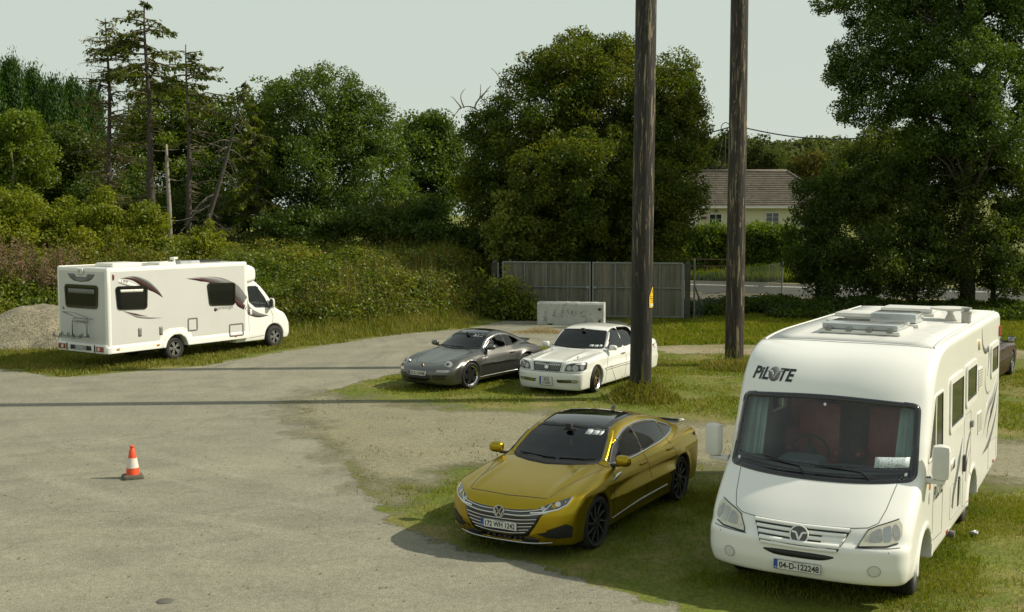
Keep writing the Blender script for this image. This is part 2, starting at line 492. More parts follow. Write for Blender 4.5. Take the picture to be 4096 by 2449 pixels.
def wheel(veh, s, y, r, w, side, style, rimr, mats, steer=0., tyre_mat=None):
    """hub disc with a tyre and a rim as children; side +1 left, -1 right"""
    hub = MB(); hub.lathe([(0, .0), (rimr * .62, .0), (rimr * .62, -.03), (0, -.03)], 20, 'Y'); hub.lathe([(rimr * .97, -w * .85), (rimr * .97, .0)], 24, 'Y')
    h = hub.build('wheel', BLACK, None, True, R(40)); veh.link(h); h.location = (veh.L / 2 - s, y * side, r); h.rotation_euler = (0, 0, (0 if side > 0 else math.pi) + steer)
    ro = r; t = MB()
    pr = [(rimr, .045), (rimr + .012, .052), ((rimr + ro) / 2, .064), (ro - .03, .05), (ro - .008, .03), (ro, .012)]
    for q in (.0, .05, .10, .15):
        if .012 - q > -w + .05: pr += [(ro, .012 - q - .02), (ro - .008, .012 - q - .025), (ro - .008, .012 - q - .03), (ro, .012 - q - .036)]
    pr += [(ro, -w + .04), (ro - .02, -w + .02), ((rimr + ro) / 2, -w), (rimr, -w + .02)]
    t.lathe(pr, 40, 'Y'); to = t.build('tyre', tyre_mat or RUBBER, h, True, R(35))
    rm = MB()
    def spoke(a, poly, d0, d1, mi=0):
        ca, sa = math.cos(a), math.sin(a); rm.cur = mi
        rm.prism(poly, lambda u, v, q: (u * ca - v * sa, q, u * sa + v * ca), d0, d1); rm.cur = 0
    rm.cur = 1 if len(mats) > 1 else 0
    lip = .012 if style != 'fuchs' and style != 'deep' else .035
    rm.lathe([(rimr - lip, .022), (rimr - .004, .05), (rimr + .008, .05), (rimr + .008, .0), (rimr - lip, .0)], 32, 'Y', closed=True); rm.cur = 0
    if style == 'turbine':
        for k in range(10):
            a = k * math.tau / 10
            spoke(a, [(.05, -.028), (rimr * .6, .0 - .012), (rimr - .008, .03), (rimr - .008, .062), (rimr * .6, .022), (.05, .012)], .005, .034)
            spoke(a, [(.1, -.004), (rimr - .01, .04), (rimr - .01, .048), (.1, .004)], .034, .037, 2)
        rm.lathe([(.0, .045), (.05, .04), (.062, .02), (.062, 0)], 20, 'Y')
    elif style == 'fuchs':
        for k in range(5):
            spoke(k * math.tau / 5, [(.04, -.05), (.11, -.058), (rimr * .62, -.072), (rimr - .035, -.06), (rimr - .03, .06), (rimr * .62, .072), (.11, .058), (.04, .05)], .0, .03)
        rm.lathe([(.0, .035), (.05, .032), (.06, .015), (.06, 0)], 16, 'Y')
    elif style == 'deep':
        for k in range(8):
            spoke(k * math.tau / 8, [(.04, -.02), (rimr * .6, -.017), (rimr - .03, -.02), (rimr - .03, .02), (rimr * .6, .017), (.04, .02)], -.01, .02)
        rm.lathe([(.0, .035), (.05, .03), (.065, .01), (.065, -.01)], 16, 'Y')
    elif style == 'alloy':
        for k in range(5):
            for dd in (-.17, .17):
                a = k * math.tau / 5 + dd
                spoke(a, [(.05, -.014), (rimr - .01, -.022), (rimr - .01, .022), (.05, .014)], .004, .03)
        rm.lathe([(.0, .045), (.045, .04), (.058, .02), (.058, 0)], 16, 'Y')
    elif style == 'steel':
        rm.lathe([(rimr - .02, .02), (rimr * .75, .0), (rimr * .62, .03), (rimr * .42, .035), (rimr * .36, .012), (.06, .012), (.055, .05), (0, .055)], 32, 'Y')
        rm.cur = 2
        for k in range(6):
            a = k * math.tau / 6; rm.lathe([(0, .085), (.014, .08), (.018, .04), (.018, .02)], 10, 'Y', Matrix.Translation((rimr * .5 * math.cos(a), 0, rimr * .5 * math.sin(a))))
        for k in range(8):
            a = (k + .5) * math.tau / 8; rm.cur = 3; rm.lathe([(0, .03), (.024, .03), (.026, .005)], 10, 'Y', Matrix.Translation((rimr * .84 * math.cos(a), -.012, rimr * .84 * math.sin(a))))
        rm.cur = 0
    rm.build('rim', list(mats), h, True, R(35))
    return h

def plate(veh, s, z, w, h, lines, pitch=0., y=0., rear=False, county=None):
    b = MB(); b.box((0, 0, 0), (.012, w, h), None, .003); b.cur = 1; b.box((.007, -w / 2 + .024, 0), (.003, .04, h - .01)); b.cur = 2
    fr = .004
    b.box((.0065, 0, h / 2 - .003), (.002, w - .004, fr)); b.box((.0065, 0, -h / 2 + .003), (.002, w - .004, fr)); b.box((.0065, w / 2 - .003, 0), (.002, fr, h - .012)); b.box((.0065, -w / 2 + .003, 0), (.002, fr, h - .012))
    o = b.build('number_plate', [PLATEW, PLATEBLUE, INK], None); veh.link(o)
    o.location = (veh.L / 2 - s, y, z); o.rotation_euler = (0, pitch, math.pi if rear else 0)
    v, f = [], []
    def put(t, cy, cz, tw, th, **kw):
        a, ff = text_fit(t, tw, th, **kw); q = len(v)
        v.extend((.0085, cy + p[0], cz + p[1]) for p in a); f.extend(tuple(i + q for i in g) for g in ff)
    k = len(lines)
    for i, (t, fw) in enumerate(lines):
        hh = h * (.62 if k == 1 else .30)
        put(t, .02, (-.02 * h if k == 1 else h * (.16 - .37 * i)), w * fw, hh, bold=.02)
    if county: put(county, .02, h * .38, w * .26, h * .1)
    t = new_obj('plate_lettering', v, f, INK, o, False)
    t2, f2 = text_fit('IRL', .03, .016, bold=.02)
    tv = [(.0095, -w / 2 + .024 + p[0], -h * .3 + p[1]) for p in t2]
    new_obj('plate_country_code', tv, f2, PLATEW, o, False)
    return o

def seat(veh, s, y, z, mat, wdt=.5, hgt=.62, head=True, lean=.25):
    b = MB(); b.box((-s, y, z), (.5, wdt, .16), None, .06)
    M = Matrix.Rotation(-lean, 4, 'Y')
    b.box(tuple(Vector((-s - .26, y, z + .02 + hgt / 2))), (.15, wdt * .95, hgt), M, .06)
    if head: b.box((-s - .36 - .05 * lean, y, z + hgt + .12), (.1, wdt * .52, .19), M, .04)
    return veh.mb('seat', b, mat, None, True, R(50))

def steering(veh, s, y, z, r=.18):
    b = MB(); M = Matrix.Translation((-s, y, z)) @ Matrix.Rotation(R(-62), 4, 'Y')
    n = 28; ring = [tuple(M @ Vector((r * math.cos(k * math.tau / n), r * math.sin(k * math.tau / n), 0))) for k in range(n + 1)]
    b.tube(ring, .016, 8, False)
    for a in (0, 2.2, 4.1): b.tube([tuple(M @ Vector((0, 0, -.02))), tuple(M @ Vector((r * math.cos(a), r * math.sin(a), 0)))], .016, 6)
    b.lathe([(0, .02), (.06, .01), (.07, -.03), (.03, -.2)], 14, 'Z', M)
    return veh.mb('steering_wheel', b, TRIM, None, True, R(40))

def door_mirror(veh, s, y, z, side, mats, size=(.16, .23, .15), stalk=True):
    """rounded housing on a short stalk, mirror glass facing backwards"""
    b = MB(); lx, wy, hz = size; yc = (y + wy / 2 + .05) * side; bm = bmesh.new()
    bmesh.ops.create_uvsphere(bm, u_segments=20, v_segments=12, radius=1)
    vs = []
    for v in bm.verts:
        x, yy, zz = v.co; sg = lambda q, e: math.copysign(abs(q) ** e, q)
        X = sg(x, .8) * lx * (.5 if x > 0 else .22); vs.append((-s + X, yc + sg(yy, .62) * wy * .5, z + sg(zz, .62) * hz * .5 * (1 - .12 * yy * side)))
    fs = [[v.index for v in f.verts] for f in bm.faces]; bm.free(); b.add(vs, fs)
    b.cur = 1; b.box((-s + .0, (y + .03) * side, z - hz * .45), (.07, .14, .035), None, .012)
    o = veh.mb('door_mirror', b, mats, None, True, R(50))
    g_ = MB(); po = [( .42 * wy * math.cos(a) * (1 if abs(math.cos(a)) < .8 else 1), .40 * hz * math.sin(a)) for a in [k * math.tau / 20 for k in range(20)]]
    po = round_poly([(-wy * .42, -hz * .38), (wy * .42, -hz * .38), (wy * .42, hz * .38), (-wy * .42, hz * .38)], .035)
    g_.prism(po, lambda u, v, w: (-s - lx * .22 + w, yc + u, z + v), -.006, .006)
    g_.build('mirror_glass', MIRG, o)
    return o

def car_field(sp):
    Lg = sp['L']; fd = Field((-Lg - .06, -1.06, .06), (.08, 1.06, 1.58), sp.get('h', .02))
    X, Z = fd.X, fd.Z; s = -X; y = np.abs(fd.Y); s1 = s[:, 0, 0]; z1 = fd.z
    zt = sp['top'](s1)[:, None, None] - sp['ck'](s1)[:, None, None] * (y / .85) ** sp.get('cp', 2.6)
    for am, s0, ss, y0, ys in sp.get('bumps', ()): zt = zt + am * np.exp(-((s - s0) / ss) ** 2 - ((y - y0) / ys) ** 2)
    W = sp['W'](s1)[:, None, None] + sp['wz'](z1)[None, None, :]
    for am, s0, ss, z0, zs in sp.get('side_bumps', ()): W = W + am * np.exp(-((s - s0) / ss) ** 2 - ((Z - z0) / zs) ** 2)
    for sa, ra in sp['arches']:
        r = np.sqrt((s - sa) ** 2 + (Z - sp['wr']) ** 2); W = W + sp.get('flare', .014) * np.exp(-((r - ra - .015) / .045) ** 2)
    ft = Z - zt; fs = y - W
    ff = sp['nose'](z1)[None, None, :] + sp['plan'][0] * (y / .93) ** sp['plan'][1] - s
    fr = s - (Lg - sp['tail'](z1)[None, None, :] - sp['rplan'][0] * (y / .93) ** sp['rplan'][1])
    fb = sp['bot'](s1)[:, None, None] - Z
    low = smax(ft, fs, sp.get('kt', .07)); low = smax(low, ff, sp.get('kf', .06)); low = smax(low, fr, .07); low = smax(low, fb, .04)
    k1, k2 = sp['sweep']; mid = sp['mid']
    wgt = np.clip((mid - s) / .5, -1, 1)
    se = s - np.where(wgt > 0, k1, k2) * wgt * y ** 2
    zg = sp['roof'](se.ravel()).reshape(se.shape); e = .02
    sl = (sp['roof']((se + e).ravel()).reshape(se.shape) - sp['roof']((se - e).ravel()).reshape(se.shape)) / (2 * e)
    gt = (Z - (zg - sp.get('rc', .045) * (y / .6) ** 2)) / np.sqrt(1 + sl ** 2)
    tm = sp['tum']; gs = (y - (sp['yb'](s1)[:, None, None] - tm * (Z - sp['zb']) - sp.get('tq', .12) * np.clip(Z - sp['zb'], 0, 1) ** 2)) / math.sqrt(1 + tm ** 2)
    G = smax(gt, gs, sp.get('kr', .09)); G = np.maximum(G, .55 - Z); G = np.maximum(G, np.maximum(sp['ext'][0] - se, se - sp['ext'][1]))
    U = smin(low, G, sp.get('kb', .035))
    for sa, ra in sp['arches']:
        r = np.sqrt((s - sa) ** 2 + (Z - sp['wr']) ** 2) - ra
        U = smax(U, -np.maximum(r, .5 - y), .012)
    for pl, kind, dep in sp.get('recess', ()):
        if kind == 'front':
            pd = poly_sdf(pl, *np.meshgrid(fd.y, fd.z, indexing='ij'))[None]
            U = np.maximum(U, -np.maximum(pd, -(low + dep)))
    fd.F = U.astype(np.float32)
    sp['side_win'] = [fit_side(fd, pl, sp.get('least', .055)) for pl in sp['side_win']]
    cab = np.maximum(np.maximum(gt, gs) + .05, np.maximum(sp['cab'][0] - s, s - sp['cab'][1]))
    cab = np.maximum(np.maximum(cab, .5 - Z), fs + .09)
    tub = np.maximum(np.maximum(y - .66, .32 - Z), np.maximum(np.maximum(sp['cab'][0] + .3 - s, s - sp['cab'][1] + .4), Z - .9))
    Fb = np.maximum(U, -np.minimum(cab, tub))
    S2, Z2 = np.meshgrid(s1, z1, indexing='ij')
    for pl in sp['side_win']:
        Fb = np.maximum(Fb, -np.maximum(poly_sdf(pl, S2, Z2)[:, None, :] + .006, .3 - y))
    Y2, Z3 = np.meshgrid(fd.y, z1, indexing='ij')
    Fb = np.maximum(Fb, -np.maximum(poly_sdf(sp['ws'], Y2, Z3)[None] + .006, np.maximum(s - mid, sp['cab'][0] - .35 - s)))
    if 'rw' in sp: Fb = np.maximum(Fb, -np.maximum(poly_sdf(sp['rw'], Y2, Z3)[None] + .006, mid + .3 - s))
    return fd, Fb.astype(np.float32)

def mir_y(p): return [(-u, v) for u, v in p][::-1]

def build_car(sp, name, label, cat, nose, yaw, paint, glasses, wheels, group=None, interior=True):
    veh = Veh(name, label, cat, nose, yaw, sp['L'], group); fd, Fb = car_field(sp); veh.fd = fd
    V, Q = fd.mesh(Fb); veh.raw('body', (V, Q), paint, True, None, R(48))
    wsG, sideG = glasses
    o = veh.raw('windscreen', patch_data(fd, sp['ws'], 'front', off=.001, thick=.006), wsG, True, None, R(40))
    veh.raw('windscreen_seal', ribbon_data(fd, sp['ws'], .035, 'front', closed=True, off=.003), SEAL)
    zs_ = [p[1] for p in sp['ws']]; za_, zb_ = min(zs_) + .035, max(zs_) - .045
    def half(q): return max(p[0] + (r_[0] - p[0]) * (q - p[1]) / (r_[1] - p[1]) for p, r_ in zip(sp['ws'], sp['ws'][1:] + sp['ws'][:1]) if (p[1] <= q) != (r_[1] <= q))
    pc = [(half(q), q) for q in np.linspace(za_, zb_, 8)]
    for m_ in (False, True): veh.raw('screen_pillar', ribbon_data(fd, [(p[0] + .045, p[1]) for p in pc], .055, 'front', off=.004, mirror=m_), paint)
    for pl in sp['side_win']:
        for kd in ('left', 'right'):
            g_ = veh.raw('side_window', patch_data(fd, pl, kd, off=.001, thick=.006), sideG, True, None, R(40))
            veh.raw('window_seal', ribbon_data(fd, pl, .018, kd, closed=True, off=.002), SEAL, parent=None).parent = g_
            g_.children[0].location = (0, 0, 0)
    if 'rw' in sp:
        veh.raw('rear_window', patch_data(fd, sp['rw'], 'rear', off=.001, thick=.006), sideG, True, None, R(40))
        veh.raw('rear_window_seal', ribbon_data(fd, sp['rw'], .04, 'rear', closed=True, off=.004), SEAL)
    r, w, rim, style, mats, steer, out = wheels
    for sa, _ in sp['arches']:
        for sd in (1, -1): wheel(veh, sa, out, r, w, sd, style, rim, mats, steer if sa < 2 else 0.)
    for sa, ra in sp['arches']: liners(veh, (sa,), ra + .012, .86, sp['wr'], BLACK)
    b = MB()
    b.box((-sp['L'] / 2, 0, .2), (sp['L'] - .5, 1.2, .06))
    veh.mb('floor_pan', b, BLACK)
    if interior:
        c0, c1 = sp['cab']; zb = sp['zb']
        d = MB(); d.box((-(c0 + .42), 0, zb - .2), (.55, 1.42, .26), None, .09); d.box((-(c0 + .75), 0, .5), (.6, .22, .34), None, .05)
        d.box((-(c0 + .62), -.36, zb - .05), (.2, .4, .09), None, .04)
        veh.mb('dashboard', d, TRIM, None, True, R(50))
        steering(veh, c0 + .82, -.36, zb - .06)
        for yy in (.37, -.37): seat(veh, c0 + 1.25, yy, sp.get('seatz', .40), SEATC, .5, .56)
        if c1 > 3.6:
            b = MB(); b.box((-(c0 + 2.1), 0, .42), (.5, 1.2, .16), None, .06); b.box((-(c0 + 2.36), 0, .66), (.16, 1.2, .5), Matrix.Rotation(-.3, 4, 'Y'), .06)
            veh.mb('rear_seat', b, SEATC, None, True, R(50))
        b = MB(); b.box((-(sp['mirror_s']), 0, sp['roofz'] - .12), (.03, .22, .06), None, .012); b.box((-(sp['mirror_s'] - .04), 0, sp['roofz'] - .05), (.06, .1, .08), None, .02)
        veh.mb('rear_view_mirror', b, TRIM)
    return veh

def liners(veh, ss, r, y, z, mat):
    """half-round liners over the wheels"""
    for sa in ss:
        for sd in (1, -1):
            vs, fs = [], []
            for k in range(17):
                a = R(-4) + k * R(188) / 16
                for yy in (y, y - .5): vs.append((-sa + r * math.cos(a), yy * sd, z + r * math.sin(a)))
            fs = [(2 * k, 2 * k + 1, 2 * k + 3, 2 * k + 2) for k in range(16)] + [tuple(2 * k + 1 for k in range(17))]
            veh.raw('wheel_arch_liner', (vs, fs), mat)

def emblem_ring(veh, s, y, z, r, strokes, mats, tilt=0.):
    """ring badge: backing disc, ring, raised strokes given as (u, v) polylines in unit radius"""
    b = MB(); M = Matrix.Translation((-s, y, z)) @ Matrix.Rotation(tilt, 4, 'Y')
    b.cur = 1; b.lathe([(0, .004), (r * .97, .004), (r * .97, -.01)], 24, 'X', M); b.cur = 0
    n = 28; b.tube([tuple(M @ Vector((.006, r * math.cos(k * math.tau / n), r * math.sin(k * math.tau / n)))) for k in range(n + 1)], r * .085, 6, False)
    for st, wd in strokes:
        for i in range(len(st) - 1):
            a = np.array(st[i]) * r; c = np.array(st[i + 1]) * r; t = (c - a) / np.linalg.norm(c - a); nn = np.array([-t[1], t[0]]) * wd * r / 2
            po = [a + nn, c + nn, c - nn, a - nn]
            b.prism([tuple(p) for p in po], lambda u, v, w: tuple(M @ Vector((w, u, v))), .002, .012 + .0007 * i)
    return veh.mb('badge', b, mats, None, False)

def oval(cx, cy, rx, ry, n=24, rot=0., p=1.):
    out = []
    for k in range(n):
        a = k * math.tau / n; c, s = math.cos(a), math.sin(a)
        u = math.copysign(abs(c) ** p, c) * rx; v = math.copysign(abs(s) ** p, s) * ry
        out.append((cx + u * math.cos(rot) - v * math.sin(rot), cy + u * math.sin(rot) + v * math.cos(rot)))
    return out

def both(veh, name, poly, mats, kind='front', ang=0., off=.004, extra=(), thick=.015, sp=.05, smooth=True):
    """the same lamp or trim on both flanks: two objects"""
    outs = []
    for m in (False, True):
        ds = [(patch_data(veh.fd, poly, kind, off=off, thick=thick, ang=ang, mirror=m, sp=sp), 0)]
        for (t, pl, arg, mi, o2) in extra:
            if t == 'r': ds.append((ribbon_data(veh.fd, pl, arg, kind, off=o2, ang=ang, mirror=m, closed=False), mi))
            else: ds.append((patch_data(veh.fd, pl, kind, off=o2, ang=ang, mirror=m, sp=sp), mi))
        v, f, mi = join(*ds)
        outs.append(veh.raw(name, (v, f), mats, smooth, mi, R(40)))
    return outs

def handles(veh, spots, mat, size=(.2, .03)):
    for s, z in spots:
        for sd in (1, -1):
            of, d = frame('left' if sd > 0 else 'right')
            p = veh.fd.cast(np.array([of(s, z)]), np.array([d], float))[0]
            b = MB(); b.box((p[0], p[1] + .014 * sd, p[2]), (size[0], .022, size[1]), None, .009)
            veh.mb('door_handle', b, mat, None, True, R(50))

def wipers(veh, lines, F=None, kind='front'):
    for ln in lines:
        b = MB(); of, d = frame(kind); O = np.array([of(*p) for p in ln]); P = veh.fd.cast(O, np.repeat(np.array([d], float), len(O), 0)); P = P + veh.fd.grad(P) * .018
        b.tube([tuple(p) for p in P], .008, 6); veh.mb('wiper', b, SEAL)

def seams(veh, lines, mat=None, w=.011):
    for kind, ln, sym in lines:
        for m in ((False, True) if sym else (False,)):
            veh.raw('panel_gap', ribbon_data(veh.fd, ln, w, kind, off=.0015, thick=.004, mirror=m), mat or SEAL)

# ---- gold fastback saloon
def car_gold():
    sp = dict(L=4.86, h=.018, wr=.345, arches=[(.93, .372), (3.78, .372)],
        top=crv([(0, .64), (.06, .675), (.2, .745), (.5, .83), (.9, .905), (1.3, .965), (1.55, .985), (2.4, .955), (3.3, .965), (3.9, 1.0), (4.4, 1.03), (4.7, 1.03), (4.86, .97)]),
        ck=crv([(0, .03), (.5, .05), (1.3, .055), (2, .03), (3.8, .04), (4.86, .07)]), cp=3.0,
        bumps=[(.02, .75, .5, .56, .07), (.016, .75, .4, .80, .1), (-.008, 1.1, .7, .0, .35)],
        W=crv([(0, .90), (.3, .925), (.95, .935), (2.4, .915), (3.75, .937), (4.4, .915), (4.86, .86)]),
        wz=crv([(.06, -.10), (.22, -.05), (.4, -.022), (.55, -.012), (.7, .0), (.78, .003), (.86, -.03), (1.0, -.10), (1.2, -.2), (1.6, -.4)]),
        side_bumps=[(.012, 2.4, 1.9, .745, .03)],
        nose=crv([(.06, .16), (.18, .075), (.24, .05), (.34, .012), (.45, .0), (.56, .008), (.64, .03), (.72, .09), (.9, .3)]), plan=(.40, 3.4),
        tail=crv([(.06, .2), (.3, .04), (.5, .0), (.8, .04), (.95, .07), (1.1, .05)]), rplan=(.30, 3.2),
        bot=crv([(0, .19), (.3, .17), (2, .17), (4.86, .22)]), kt=.06, kf=.05,
        roof=crv([(1.0, .80), (1.2, .885), (1.36, .955), (1.65, 1.13), (1.95, 1.30), (2.2, 1.385), (2.5, 1.425), (2.8, 1.43), (3.2, 1.40), (3.6, 1.32), (4.0, 1.205), (4.35, 1.09), (4.6, 1.01), (4.86, .9)]),
        yb=crv([(1.0, .70), (1.4, .80), (2.0, .835), (3.0, .835), (3.7, .80), (4.2, .70), (4.7, .58)]), tum=.40, zb=.95, tq=.25, rc=.04, kr=.07, kb=.02,
        ext=(1.02, 4.8), sweep=(.10, .15), mid=2.7, cab=(1.55, 4.0), mirror_s=1.95, roofz=1.40,
        ws=round_poly([(-.665, .985), (0, .965), (.665, .985), (.575, 1.24), (.51, 1.318), (0, 1.345), (-.51, 1.318), (-.575, 1.24)], .05),
        side_win=[catmull([(1.50, .995), (1.70, 1.09), (1.95, 1.20), (2.2, 1.275), (2.48, 1.305), (2.51, 1.2), (2.53, .985), (2.1, .972), (1.75, .972)], 4, True),
                  catmull([(2.57, .988), (2.55, 1.2), (2.54, 1.307), (2.9, 1.305), (3.2, 1.272), (3.34, 1.24), (3.39, 1.13), (3.42, 1.02), (3.0, 1.0)], 4, True),
                  catmull([(3.45, 1.03), (3.43, 1.13), (3.40, 1.222), (3.62, 1.165), (3.84, 1.095), (3.77, 1.055), (3.6, 1.04)], 4, True)],
        recess=[(round_poly([(-.5, .235), (.5, .235), (.47, .28), (-.47, .28)], .02), 'front', .07)])
    paint = pmat('gold_paint', (.40, .282, .008), .30, .92, var=.03, coat=.30)
    dk = pmat('black_wheel', (.045, .048, .05), .3, .6)
    hl = pmat('black_wheel_cut', (.30, .31, .31), .25, .8)
    v = build_car(sp, 'gold_fastback_car', 'metallic gold four-door car with black glass roof, left of the nearest white motorhome', 'car', (-.16, 14.4), -119.8, paint,
        (glass('screen_glass_gold', (.46, .54, .53)), glass('privacy_glass', (.10, .115, .11))), (.345, .24, .262, 'turbine', [dk, dk, hl], R(-3), .868))
    fd = v.fd
    # black glass roof
    v.raw('glass_roof', patch_data(fd, catmull([(2.10, .47), (2.25, .515), (2.9, .50), (3.02, .43), (3.05, 0), (3.02, -.43), (2.9, -.50), (2.25, -.515), (2.10, -.47), (2.02, 0)], 4, True), 'top', off=.003, thick=.012), GLOSSBLK)
    # chrome window surround
    for m in (False, True):
        ln = [(1.98, 1.222), (2.22, 1.298), (2.5, 1.333), (2.85, 1.333), (3.2, 1.297), (3.55, 1.21), (3.78, 1.13), (3.91, 1.08), (3.5, 1.012), (3.0, .980), (2.4, .953), (1.80, .950), (1.56, .962)]
        v.raw('window_chrome', ribbon_data(fd, fit_side(fd, catmull(ln, 3), .075), .022, 'left', off=.006, mirror=m), CHROME)
        v.raw('sill_trim', ribbon_data(fd, [(1.42, .275), (2.3, .31), (3.3, .345)], [.02, .06, .035], 'left', off=.006, mirror=m), SATIN)
        v.raw('wing_vent', ribbon_data(fd, [(1.32, .80), (1.50, .825), (1.68, .845)], [.02, .045, .02], 'left', off=.006, mirror=m), CHROME)
    # grille: black opening with bright bars
    ds = [(patch_data(fd, catmull([(-.60, .655), (-.3, .628), (0, .618), (.3, .628), (.60, .655), (.55, .56), (.50, .46), (.43, .36), (.36, .30), (0, .285), (-.36, .30), (-.43, .36), (-.50, .46), (-.55, .56)], 3, True), 'front', off=.003), 0)]
    for z, hw in ((.60, .60), (.552, .62), (.495, .50), (.45, .475), (.405, .445), (.36, .405), (.32, .36)):
        up = .055 if z > .54 else .03
        wdt = .011 if z != .552 else .017
        pts = [(-hw, z + up), (-hw * .5, z + .006), (0, z), (hw * .5, z + .006), (hw, z + up)]
        ds.append((ribbon_data(fd, catmull(pts, 4), wdt, 'front', off=.012, thick=.012), 1))
    vv, ff, mi = join(*ds); v.raw('grille', (vv, ff), [GLOSSBLK, CHROME], True, mi)
    emblem_ring(v, .0, 0, .578, .072, [([(-.5, .72), (-.02, -.12)], .17), ([(.5, .72), (.02, -.12)], .17), ([(-.86, .28), (-.42, -.72)], .17), ([(-.42, -.72), (0, .08)], .17), ([(0, .08), (.42, -.72)], .17), ([(.42, -.72), (.86, .28)], .17)], [CHROME, GLOSSBLK], R(-6))
    plate(v, -.012, .415, .52, .111, [('172 WH 1242', .82)], county='AN IARMHI')
    # head lamps with bright running-light strips
    both(v, 'headlight', [(.44, .612), (.52, .665), (.63, .705), (.78, .742), (.92, .775), (.90, .735), (.84, .69), (.74, .655), (.6, .625)], [LENSDK, CHROME, LENS], ang=R(24), off=.004,
         extra=[('r', [(.40, .60), (.55, .612), (.74, .645), (.85, .69), (.915, .765)], .014, 1, .010), ('r', [(.55, .625), (.60, .65), (.66, .705)], .012, 1, .010), ('p', oval(.56, .655, .028, .024), 0, 2, .008), ('p', oval(.74, .70, .034, .026), 0, 2, .008)])
    both(v, 'bumper_vent', round_poly([(.46, .335), (.60, .365), (.86, .46), (.93, .42), (.915, .29), (.82, .25), (.58, .25)], .02), [BLACK, paint], ang=R(18), off=.004,
         extra=[('r', [(.47, .33), (.60, .275), (.72, .262), (.88, .275)], [.045, .05, .03, .02], 1, .012), ('r', [(.62, .38), (.85, .455)], .018, 0, .014), ('r', [(.45, .325), (.55, .24), (.8, .235)], .012, 1, .006)])
    v.raw('lower_intake', patch_data(fd, [(-.55, .288), (0, .272), (.55, .288), (.50, .222), (.2, .212), (-.2, .212), (-.50, .222)], 'front', off=.004), BLACK)
    v.raw('front_splitter', ribbon_data(fd, catmull([(-.66, .225), (-.4, .205), (0, .198), (.4, .205), (.66, .225)], 4), .02, 'front', off=.012, thick=.03), SATIN)
    for sd in (1, -1): door_mirror(v, 1.60, .82, 1.02, sd, [paint, BLACK], (.17, .21, .15))
    handles(v, [(2.42, .83), (3.40, .865)], paint)
    wipers(v, [[(-.55, 1.0), (-.1, .992), (.05, .99)], [(.1, .992), (.45, 1.0), (.58, 1.01)]])
    seams(v, [('left', [(1.50, .98), (1.44, .85), (1.40, .6), (1.46, .30)], True), ('left', [(2.56, .97), (2.58, .7), (2.55, .32)], True), ('left', [(3.5, 1.0), (3.55, .75), (3.42, .55), (3.3, .35)], True),
              ('top', [(.24, -.55), (.2, 0), (.24, .55)], False), ('top', [(.26, .58), (.8, .66), (1.32, .78)], True), ('top', [(3.95, .50), (4.1, .56), (4.7, .6)], True)])
    # screen stickers
    for i, (u, w, h) in enumerate(((.25, .085, .055), (.345, .08, .055))):
        v.raw('screen_sticker', patch_data(fd, [(u, 1.265), (u + w, 1.262), (u + w, 1.262 + h), (u, 1.265 + h)], 'front', off=.003, thick=.004), STICK)
    v.raw('screen_sticker', patch_data(fd, oval(.458, 1.287, .03, .028), 'front', off=.003, thick=.004), STICK)
    b = MB(); b.prism([(-.06, 0), (.06, 0), (-.045, .05), (-.075, .055)], lambda u, w, q: (-3.33 + u, q, 1.375 + w), -.015, .015); v.mb('roof_antenna', b, GLOSSBLK)
    b = MB(); b.prism([(0, .0), (.22, .012), (.26, .035), (.1, .03)], lambda u, w, q: (-4.52 - u, q, 1.01 + w), -.5, .5); v.mb('boot_spoiler', b, GLOSSBLK)
    both(v, 'tail_light', [(-.88, .93), (-.6, .93), (-.6, .84), (-.86, .84)], [REDLENS], kind='rear', off=.006)
    b = MB(); b.box((-1.98, .0, 1.12), (.004, .035, .10)); v.mb('air_freshener', b, pmat('cream_card', (.5, .42, .2), .6)); 
    return v

